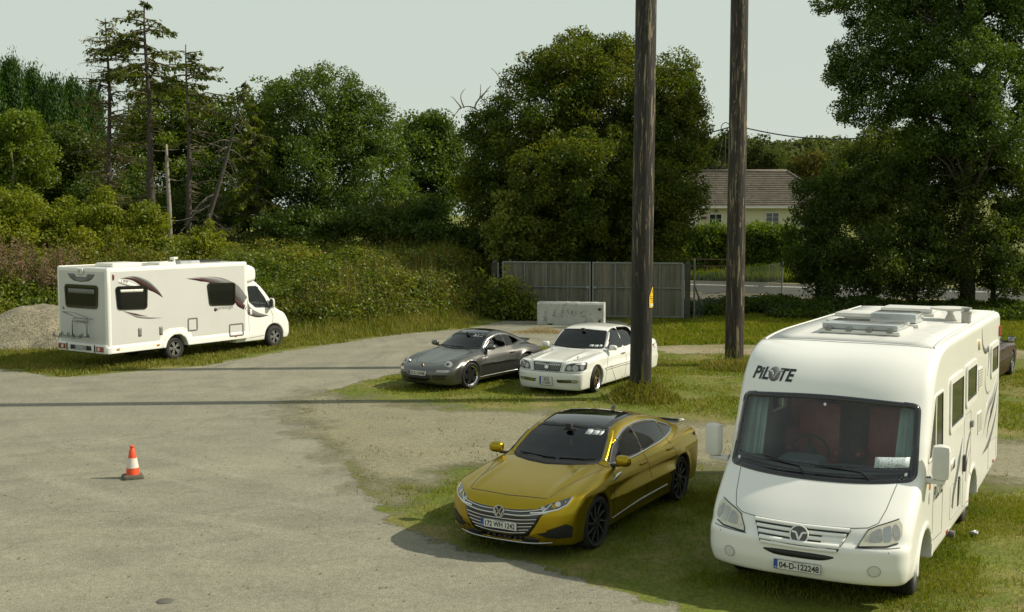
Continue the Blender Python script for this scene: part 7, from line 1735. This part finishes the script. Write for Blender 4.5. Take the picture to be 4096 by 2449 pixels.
def build_poles():
    p = big_pole('timber_pole', 'thick pole with black tar stain and yellow danger sign, beside the white saloon', 2.96, 26.8, .249, .229, 16.5, pole_mat('tarred_pole', (.012, .011, .009), (.028, .023, .017), (.27, .215, .13), 3.6), .006)
    big_pole('timber_pole', 'thick brown cracked pole standing alone behind the nearest motorhome roof', 6.26, 32.8, .262, .230, 16.5, pole_mat('brown_pole', (.014, .012, .010), (.036, .028, .020), (.29, .23, .14), .6), .0)
    # danger sign bent round the first pole
    YEL = pmat('sign_yellow', (.80, .50, .015), .4); s = root('danger_sign', 'yellow electricity danger sign nailed to the tar-stained pole', 'sign', (2.96 + .006 * 2.2, 26.8, 2.13))
    def wrap(poly, off, nm, mat, par, z0=0., a0=R(-25)):
        v2, f, nb = fill2d(poly, .02); rr = .249 + off; vs = [(rr * math.cos(a0 + u / .249), rr * math.sin(a0 + u / .249), z0 + v) for u, v in v2]
        o = len(vs); inn = .249 + off - .004; vs += [(inn * math.cos(a0 + u / .249), inn * math.sin(a0 + u / .249), z0 + v) for u, v in v2]
        fs = []
        for q in f:
            A = np.array([vs[i] for i in q]); nn = np.cross(A[1] - A[0], A[2] - A[0]); q = q if nn[0] * A[0][0] + nn[1] * A[0][1] > 0 else q[::-1]; fs += [tuple(q), tuple(i + o for i in q[::-1])]
        return new_obj(nm, vs, fs, mat, par, False)
    wrap([(-.125, .0), (.125, .0), (.012, .215), (-.012, .215)], .008, 'warning_triangle', YEL, s, .255)
    wrap([(-.125, 0), (.125, 0), (.125, .245), (-.125, .245)], .008, 'text_panel', YEL, s)
    wrap([(-.10, .03), (.10, .03), (.10, .085), (-.10, .085)], .012, 'white_panel', PLATEW, s)
    wrap([(-.012, .15), (.014, .12), (.0, .11), (.02, .05), (-.02, .105), (-.003, .113), (-.028, .15)], .012, 'lightning_bolt', INK, s, .255)
    for t, w, h, z in (('Danger', .19, .042, .205), ('of death', .16, .022, .155), ('Keep off', .15, .022, .115)):
        a, ff = text_fit(t, w, h, bold=.01); rr = .249 + .014; new_obj('sign_lettering', [(rr * math.cos(R(-25) + p_[0] / .249), rr * math.sin(R(-25) + p_[0] / .249), z + p_[1]) for p_ in a], ff, INK, s, False)
    # thin utility pole further off, with its cable and coil
    bx, by, bz = at(1781, 305, 62); rt = root('utility_pole', 'slim utility pole hidden behind the brown pole, with a coil of cable', 'pole', (bx, by, 0)); mb = MB(); mb.tube([(0, 0, -.2), (0, 0, bz + .5)], [.14, .10], 10); mb.build('shaft', BARK, rt, True)
    mb = MB(); mb.tube([(-.50 + .24 * math.cos(a), -.14, bz - .15 + .30 * math.sin(a)) for a in np.linspace(0, math.tau, 20)], .022, 5, False); mb.build('cable_coil', INK, rt)
    mb = MB(); mb.tube([(-.50, -.12, bz - .4), (-.50, -.12, bz - 2.2)], .015, 5); pts = [(-.62, -.12, bz - .6), (-.95, -.12, bz - 2.5), (-.95, -.12, bz - 4.6), (-.3, -.12, bz - 5.6)]; mb.tube(catmull3(pts), .010, 5); mb.build('drop_wire', pmat('pale_wire', (.25, .23, .18), .6), rt)
    mb = MB(); L_ = at(1480, 345, 66); R_ = at(2140, 332, 58); pts = []
    for a_, b_ in ((L_, (bx, by - .1, bz)), ((bx, by - .1, bz), R_)): pts += [tuple(np.array(a_) + (np.array(b_) - a_) * t - np.array([0, 0, .35 * math.sin(math.pi * t)])) for t in np.linspace(0, 1, 12)]
    tag(mb_obj('overhead_cable', pts, .034, INK), 'thin overhead cable crossing the gap behind the brown pole', 'cable')

def catmull3(P, n=6):
    P = [np.array(p, float) for p in P]; P = [2 * P[0] - P[1]] + P + [2 * P[-1] - P[-2]]; out = []
    for i in range(1, len(P) - 2):
        for t in np.arange(n) / n: out.append(tuple(.5 * (2 * P[i] + (P[i + 1] - P[i - 1]) * t + (2 * P[i - 1] - 5 * P[i] + 4 * P[i + 1] - P[i + 2]) * t * t + (3 * P[i] - P[i - 1] - 3 * P[i + 1] + P[i + 2]) * t ** 3)))
    return out + [tuple(P[-2])]

def mb_obj(name, pts, r, mat, sides=6):
    mb = MB(); mb.tube(pts, r, sides); return mb.build(name, mat, None, True)

def build_gate():
    BD = board_mat(); A = np.array((-.40, 47.8)); B = np.array((6.80, 46.45)); d = (B - A) / np.linalg.norm(B - A); ang = math.atan2(d[1], d[0]); tot = np.linalg.norm(B - A); Lw = tot / 2 - .03
    MESH = pmat('weld_mesh', (.10, .115, .11), .5, .3)
    for i, (o, lab) in enumerate(((0, 'left leaf of the timber gates, brambles growing up it'), (tot / 2 + .03, 'right leaf of the timber gates, crossed by the tar-stained pole'))):
        p = A + d * o; rt = root('yard_gate', lab, 'gate', (p[0], p[1], 0), ang, 'timber yard gates'); H0, H1 = .10, 2.30; b = MB()
        for x in np.linspace(.035, Lw - .035, 5 if i == 0 else 5): b.box((x, 0, (H0 + H1) / 2), (.06, .06, H1 - H0), None, .005)
        xs = np.linspace(.035, Lw - .035, 5)
        for z in (H0, 1.28, H1):
            for a_, b_ in zip(xs[:-1], xs[1:]): b.box(((a_ + b_) / 2, 0, z - (.03 if z == H1 else -.03 if z == H0 else 0)), (b_ - a_ - .062, .055, .055), None, .004)
        b.build('steel_frame', GALV, rt)
        b = MB(); x = .04; rr = random.Random(i)
        while x < Lw - .1:
            w = rr.uniform(.13, .16); b.box((x + w / 2, .06 + rr.uniform(-.004, .004), (H0 + H1) / 2 + rr.uniform(-.02, .0)), (w - .002, .022 + rr.uniform(0, .006), H1 - H0 - .08), None, .003); x += w
        b.build('timber_boards', BD, rt)
        b = MB()
        for x in np.arange(.08, Lw - .05, .075): b.box((x, -.034, (H0 + H1) / 2), (.006, .006, H1 - H0 - .06))
        for z in np.arange(H0 + .08, H1 - .05, .06): b.box((Lw / 2, -.041, z), (Lw - .08, .006, .006))
        b.build('weld_mesh', MESH, rt)
        b = MB(); b.box((Lw - .1 if i == 0 else .1, -.06, 1.28), (.16, .04, .1), None, .01); b.build('latch', GALV, rt)
    for i, (t, lab) in enumerate(((-.32, 'square timber gatepost left of the gates, in brambles'), (tot + .17, 'square timber gatepost right of the gates'))):
        p = A + d * t; rt = root('gate_post', lab, 'post', (p[0], p[1], 0), ang, 'timber gateposts'); b = MB(); b.box((0, 0, 1.1), (.22, .22, 2.3), None, .02)
        b.add([(-.11, -.11, 2.25), (.11, -.11, 2.25), (.11, .11, 2.25), (-.11, .11, 2.25), (0, 0, 2.36)], [(0, 1, 4), (1, 2, 4), (2, 3, 4), (3, 0, 4)]); b.build('shaft', pmat('old_post', (.055, .05, .04), .9, var=.3, scale=6), rt)
        b = MB(); b.box((.15 if i == 0 else -.15, -.02, 1.15), (.05, .06, 2.2)); b.build('hinge_bar', GALV, rt)
    # chain link fence running on to the road
    F0 = np.array((7.28, 46.7)); F1 = np.array((13.3, 57.6)); ln = np.linalg.norm(F1 - F0); fa = math.atan2(*(F1 - F0)[::-1]); rt = root('chain_link_fence', 'sagging chain link fence running from the right gatepost to the road', 'fence', (F0[0], F0[1], 0), fa)
    for t, h in ((0, 2.45), (1, 2.0)):
        b = MB(); b.box((t * ln, 0, h / 2), (.06, .06, h), None, .005); b.build('post', GALV, rt)
    b = MB(); b.tube([(.05, -.0, 1.35), (1.35, .0, .05)], .035, 6); b.build('brace', GALV, rt)
    b = MB(); Hf = 1.75
    for k in np.arange(-Hf, ln, .11):
        for sg in (1, -1):
            x0, x1 = (k, k + Hf); za, zb = (0.05, Hf + .05) if sg > 0 else (Hf + .05, .05)
            ta = max(0, -x0 / Hf); tb = min(1, (ln - x0) / Hf)
            if tb <= ta: continue
            b.tube([(x0 + Hf * ta, .006 * sg, za + (zb - za) * ta), (x0 + Hf * tb, .006 * sg, za + (zb - za) * tb)], .0035, 3, False)
    for z in (.1, .95, 1.8): b.tube([(0, 0, z), (ln / 2, 0, z - .06), (ln, 0, z)], .005, 3, False)
    b.build('wire_mesh', GALV, rt, fix=False)
    # rusty rail fence by the far hedge
    RUST = pmat('rusty_rail', (.10, .055, .03), .85, var=.3); rt = root('field_rail', 'rusty field railing between the sycamore and the brown pole', 'fence', (*at(1700, 640, 75.5)[:2], .25), R(-8)); b = MB()
    for z in (.15, .55, 1.0): b.tube([(-3.6, 0, z), (2.6, 0, z)], .03, 5)
    b.build('rail', RUST, rt); 
    for x in (-3.0, -1.2, .2, 1.9):
        b = MB(); b.box((x, .03, .5), (.06, .05, 1.2)); b.build('post', RUST, rt)

def build_barrier():
    CON = pmat('painted_concrete', (.44, .45, .41), .85, var=.12, scale=2.5, col2=(.20, .20, .175), cscale=2.8, cpos=(.52, .70), bump=.4, bscale=30)
    a = np.array(G(1302, 787)); c = np.array(G(1463, 790)); ang = math.atan2(*(c - a)[::-1]); Lb = np.linalg.norm(c - a); rt = root('concrete_block', 'white painted concrete barrier block with faded scrawl, in front of the gates', 'concrete block', (*((a + c) / 2), 0), ang)
    prof = [(0, .0), (.62, .0), (.62, .82), (.56, .86), (.04, .86), (.0, .80)]
    b = MB(); n = 14; rr = random.Random(4); vs = []
    for i in range(n + 1):
        x = -Lb / 2 + Lb * i / n
        for (yy, z) in prof: vs.append((x + (rr.uniform(-.01, .01) if 0 < i < n else 0), yy + rr.uniform(-.006, .006), z + rr.uniform(-.007, .007)))
    m = len(prof); fs = [(i * m + j, i * m + (j + 1) % m, (i + 1) * m + (j + 1) % m, (i + 1) * m + j) for i in range(n) for j in range(m)] + [tuple(range(m)), tuple(n * m + j for j in range(m))[::-1]]
    b.add(vs, fs); b.build('block', CON, rt)
    HOLE = pmat('hole_dark', (.03, .03, .028), .9)
    for x, z, r_ in ((1.12, .62, .055), (1.12, .16, .045), (-.95, .50, .02), (.78, .44, .018)):
        b = MB(); b.lathe([(0, -.02), (r_, -.02), (r_ * 1.1, .0)], 12, 'Y', Matrix.Translation((x, .012, z))); b.build('lifting_hole', HOLE, rt)
    b = MB(); b.box((-.75, -.012, .03), (.14, .01, .05)); b.build('chip', HOLE, rt)
    a_, ff = text_fit('L2MFC', 1.35, .27, shear=.35, space=1.15); new_obj('scrawl', [(p[0] + .0, -.012, .46 + p[1]) for p in a_], ff, pmat('faded_scrawl', (.11, .115, .105), .9, var=.3, scale=5, col2=(.42, .43, .39), cscale=9, cpos=(.44, .50)), rt, False)

def build_house():
    WALL = pmat('cream_render', (.60, .57, .42), .9, var=.04); TILE = pmat('roof_tiles', (.085, .072, .051), .85, var=.22, scale=1.8, col2=(.145, .127, .092), cscale=3.5, cpos=(.52, .68)); WHT = pmat('white_frame', (.68, .68, .64), .5); GL = pmat('dark_pane', (.03, .04, .04), .05, coat=.5)
    rt = root('bungalow', 'cream bungalow with a hipped brown tiled roof beyond the road', 'house', (17.6, 94, 2.0), R(-3.0)); x0, x1, y0, y1, ze, zr = -6.4, 7.2, -4., 4., 2.72, 5.50; t = .25
    b = MB(); xm = (x0 + x1) / 2; b.box((xm, y0 + t / 2, ze / 2), (x1 - x0, t, ze)); b.box((xm, y1 - t / 2, ze / 2), (x1 - x0, t, ze)); b.box((x0 + t / 2, 0, ze / 2), (t, y1 - y0 - 2 * t, ze)); b.box((x1 - t / 2, 0, ze / 2), (t, y1 - y0 - 2 * t, ze)); b.build('wall', WALL, rt)
    # hipped roof laid course by course
    ov = .45; X0, X1, Y0, Y1 = x0 - ov, x1 + ov, y0 - ov, y1 + ov; rx0, rx1 = X0 + 3.4, X1 - 3.4; n = 19; vs, fs = [], []
    zb = ze - .05
    def ringp(u): return ((X0 + (rx0 - X0) * u, Y0 + (0 - Y0) * u), (X1 + (rx1 - X1) * u, Y0 + (0 - Y0) * u), (X1 + (rx1 - X1) * u, Y1 + (0 - Y1) * u), (X0 + (rx0 - X0) * u, Y1 + (0 - Y1) * u))
    for k in range(n):
        u0, u1 = k / n, (k + 1) / n; a = ringp(u0); c = ringp(u1); za = zb + (zr - zb) * u0 + .06; zc = zb + (zr - zb) * u1 + .0
        for s_ in range(4):
            p, q = a[s_], a[(s_ + 1) % 4]; r_, w = c[(s_ + 1) % 4], c[s_]; o = len(vs)
            vs += [(*p, za), (*q, za), (*r_, zc), (*w, zc), (*p, za - .075), (*q, za - .075)]; fs += [(o, o + 1, o + 2, o + 3), (o + 4, o + 5, o + 1, o)]
    roof = new_obj('roof', vs, fs, TILE, rt, False)
    RID = pmat('ridge_tiles', (.15, .125, .10), .85, var=.2); b = MB(); b.tube([(rx0, 0, zr + .03), (rx1, 0, zr + .03)], .13, 8); b.build('ridge', RID, roof, True)
    for cx, rx in ((X0, rx0), (X1, rx1)):
        for cy in (Y0, Y1): b = MB(); b.tube([(cx, cy, zb + .08), (rx, 0, zr + .03)], .10, 7); b.build('hip', RID, roof, True)
    b = MB()
    for yy in (Y0 - .05, Y1 + .05): b.box((xm, yy, zb - .04), (X1 - X0, .11, .13), None, .02)
    for xx in (X0 - .05, X1 + .05): b.box((xx, 0, zb - .04), (.11, Y1 - Y0 - .2, .13), None, .02)
    b.build('gutter', WHT, rt); b = MB(); b.box((xm, Y0 + .25, zb - .10), (X1 - X0 - .2, .5, .03)); b.build('soffit', WHT, rt)
    DX = lambda dx: (dx * 1.65028 - 2048) / 4688 * 90 - 17.6
    for dx, w, z, h in ((1740, .95, 1.55, 1.25), (1876, 1.0, 1.75, 1.05), (1962, 1.0, 1.75, 1.05), (1640, .95, 1.55, 1.25)):
        x = DX(dx); f = MB(); yy = y0 - .03
        f.box((x - w / 2, yy, z), (.07, .10, h)); f.box((x + w / 2, yy, z), (.07, .10, h)); f.box((x, yy, z + h / 2 - .035), (w - .072, .10, .07)); f.box((x, yy, z - h / 2 + .035), (w - .072, .10, .07))
        f.box((x, yy - .0, z), (.035, .08, h - .142))
        for zz in (-.2, .15): f.box((x - w / 4, yy - .0, z + zz * h), (w / 2 - .055, .06, .02)); f.box((x + w / 4, yy - .0, z + zz * h), (w / 2 - .055, .06, .02))
        win = f.build('window', WHT, rt); g_ = MB(); g_.box((x, y0 - .012, z), (w - .07, .02, h - .14)); g_.build('pane', GL, win); s_ = MB(); s_.box((x, y0 - .09, z - h / 2 - .03), (w + .2, .2, .055)); s_.build('sill', pmat('sill_grey', (.35, .34, .31), .8), win)
    x = DX(1683); f = MB(); f.box((x, y0 - .03, 1.05), (.95, .08, 2.08), None, .01); dr = f.build('door', WHT, rt); f = MB(); f.tube([(x + .2 * math.cos(a), y0 - .10, 1.55 + .2 * math.sin(a)) for a in np.linspace(0, math.tau, 16)], .05, 6, False); f.build('wreath', pmat('wreath', (.10, .03, .03), .9), dr)
    f = MB(); f.box((DX(1741), y0 - .15, 2.36), (.22, .14, .16), None, .02); f.build('flood_light', GREYP, rt)
    f = MB(); f.tube([(DX(1713), y0 - .02, 2.3), (DX(1713), y0 - .25, 2.25)], .02, 6); f.lathe([(.02, 0), (.14, .02), (.16, .22), (0, .22)], 12, 'Z', Matrix.Translation((DX(1713), y0 - .25, 1.72))); f.build('hanging_basket', pmat('basket_pot', (.12, .03, .08), .7), rt)

def build_small():
    # traffic cone
    x, y = G(322, 1159); rt = root('traffic_cone', 'orange and white traffic cone standing alone on the car park', 'traffic cone', (x, y, .004), R(24)); OR = pmat('cone_orange', (.72, .075, .018), .45, var=.08, scale=12); WH = pmat('cone_sleeve', (.66, .60, .52), .5, var=.05, scale=12)
    b = MB(); po = round_poly([(-.165, -.165), (.165, -.165), (.165, .165), (-.165, .165)], .055, 5); vs = [(u, v, .0) for u, v in po] + [(u * 1.02, v * 1.02, .02) for u, v in po] + [(u * .93, v * .93, .05) for u, v in po] + [(u * .62, v * .62, .065) for u, v in po]; k = len(po)
    b.add(vs, [(i * k + j, i * k + (j + 1) % k, (i + 1) * k + (j + 1) % k, (i + 1) * k + j) for i in range(3) for j in range(k)] + [tuple(3 * k + j for j in range(k))]); b.build('base', pmat('cone_base', (.085, .08, .055), .85, var=.25, scale=14), rt, True, R(40))
    r = lambda z: .112 - (.112 - .040) * (z - .055) / .445
    b = MB(); b.lathe([(r(.055), .055), (r(.17), .17)], 28, 'Z'); b.lathe([(r(.33), .33), (r(.46), .46), (.030, .485), (.028, .495), (.036, .505), (.038, .52), (.030, .533), (0, .535)], 28, 'Z'); b.build('cone_body', OR, rt, True, R(45))
    b = MB(); b.lathe([(r(.17), .17), (r(.17) + .006, .172), (r(.33) + .004, .328), (r(.33), .33)], 28, 'Z'); b.build('reflective_sleeve', WH, rt, True, R(45))
    # gravel heap
    HP = ground_mat('heap_gravel', (.155, .142, .098), (.225, .205, .145), (.26, .23, .155), .9, (.45, .66), .5, 26., bump=1.); n = 60; m = 22; vs = [(0, 0, 1.55)]; cx, cy = -15.5, 38.4
    for i in range(1, m + 1):
        for j in range(n):
            a = j * math.tau / n; t = i / m; rr = 2.45 * t * (1 + .12 * math.sin(2 * a + .6) + .05 * math.sin(5 * a)); X, Y = rr * math.cos(a) * 1.15, rr * math.sin(a)
            z = 1.55 * (1 - t) ** 1.0 * (1 - .25 * math.exp(-(t / .2) ** 2)) + .22 * (float(fbm(np.array([X]), np.array([Y]), .9, 4, 3)[0]) - .5) * (1 - t) * 2 + .05 * (float(fbm(np.array([X]), np.array([Y]), 4, 2, 6)[0]) - .5) - .02 + .25 * math.sin(math.pi * t) * .3
            vs.append((X, Y, z))
    vs[0] = (0, 0, np.mean([v[2] for v in vs[1:n + 1]])); fs = [(0, 1 + j, 1 + (j + 1) % n) for j in range(n)] + [(1 + i * n + j, 1 + (i + 1) * n + j, 1 + (i + 1) * n + (j + 1) % n, 1 + i * n + (j + 1) % n) for i in range(m - 1) for j in range(n)]
    o = new_obj('gravel_heap', vs, fs, HP, None, True); o.location = (cx, cy, 0); tag(o, 'heap of grey gravel at the left edge, behind the far motorhome', 'gravel heap')
    # crows
    CR = pmat('crow_black', (.008, .008, .010), .4)
    for lab, (dx, dy), d, flip in (('crow perched on an outer twig of the bare-topped spruce', (241, 213), 55.2, 1), ('crow close to the stem of the bare-topped spruce, below the other crow', (268, 236), 55.0, -1)):
        c = at(dx, dy, d); rt = root('crow', lab, 'bird', c, R(20 if flip > 0 else 200), 'crows on the bare-topped spruce'); bm_v = []; prof = [(-.30, .0, .012), (-.22, .0, .03), (-.10, .02, .07), (.02, .06, .085), (.12, .11, .07), (.17, .15, .045), (.21, .17, .05), (.26, .165, .035), (.30, .15, .012), (.335, .14, .003)]
        b = MB(); M = Matrix.Rotation(R(-52), 4, 'Y'); b.tube([tuple(M @ Vector((p[0], 0, p[1] - .05))) for p in prof], [p[2] for p in prof], 10); b.build('body', CR, rt, True)
        b = MB(); [b.tube([(0, q, -.05), (0, q, -.16)], .008, 5) for q in (-.02, .02)]; b.build('legs', CR, rt)
    # straw, foil, leaves and a drain cover
    x, y = G(1312, 806); n = 1800; px = x + RG.normal(0, .55, n); py = y + RG.normal(0, .28, n)
    V = blades(px, py, .03, .016, 5.0, z=.01 + .26 * np.exp(-((px - x) / .5) ** 2 - ((py - y) / .25) ** 2) * RG.random(n)); tag(quads_obj('straw_pile', V, leaf_mat('straw', [(.24, .17, .06), (.34, .25, .10), (.42, .32, .15)], .2, .02)), 'small heap of dry straw on the tarmac behind the white saloon', 'straw')
    for lab, (dx, dy), s_, z in (('crumpled foil scrap on the grass right of the nearest motorhome', (2360, 1301), .065, .03), ('white paper scrap on the gravel beside the gold car boot', (1650, 1022), .07, .012)):
        x, y = G(dx, dy); bm = bmesh.new(); bmesh.ops.create_icosphere(bm, subdivisions=2, radius=s_); 
        for v in bm.verts: v.co = Vector((v.co.x * random.uniform(.7, 1.3), v.co.y * random.uniform(.5, 1.0), v.co.z * random.uniform(.25, .7)))
        vs = [tuple(v.co) for v in bm.verts]; fs = [[v.index for v in f.verts] for f in bm.faces]; bm.free(); o = new_obj('litter_scrap', vs, fs, pmat('foil', (.6, .6, .6), .25, .7) if s_ < .066 else PLATEW, None, False); o.location = (x, y, z + s_ * .3); tag(o, lab, 'litter')
    x, y = G(400, 1459); b = MB(); b.lathe([(0, .012), (.085, .012), (.095, .004)], 20, 'Z'); o = b.build('drain_cap', pmat('iron_cap', (.10, .095, .075), .8), None, True, R(40)); o.location = (x, y, .004); tag(o, 'small dark round cap set in the tarmac', 'cap')
    # fallen leaves and pebbles on the car park: nobody would count them
    n = 900; px = RG.uniform(-9, 4, n); py = RG.uniform(11, 30, n); k = in_poly(CARPARK, px, py); px, py = px[k], py[k]; P = np.stack([px, py, np.full(len(px), .016)], 1); Nn = unit(len(P)) * .35 + np.array([0, 0, 1.]); Nn /= np.linalg.norm(Nn, axis=1, keepdims=True)
    tag(quads_obj('fallen_leaves', leaf_quads(P, Nn, .035 * RG.uniform(.5, 1.4, len(P)), .7), leaf_mat('fallen', [(.10, .075, .03), (.18, .13, .05), (.30, .26, .16)], .1, .02)), 'scattered dead leaves and grit on the car park', 'leaves', kind='stuff')
# ------------------------------------------------------------------ build everything
cd = build_light()
build_ground(); build_grass(); build_trees(); build_brambles()
build_poles(); build_gate(); build_barrier(); build_house(); build_small()
car_gold(); car_grey(); car_white(); car_dark(); van_big(); van_far()
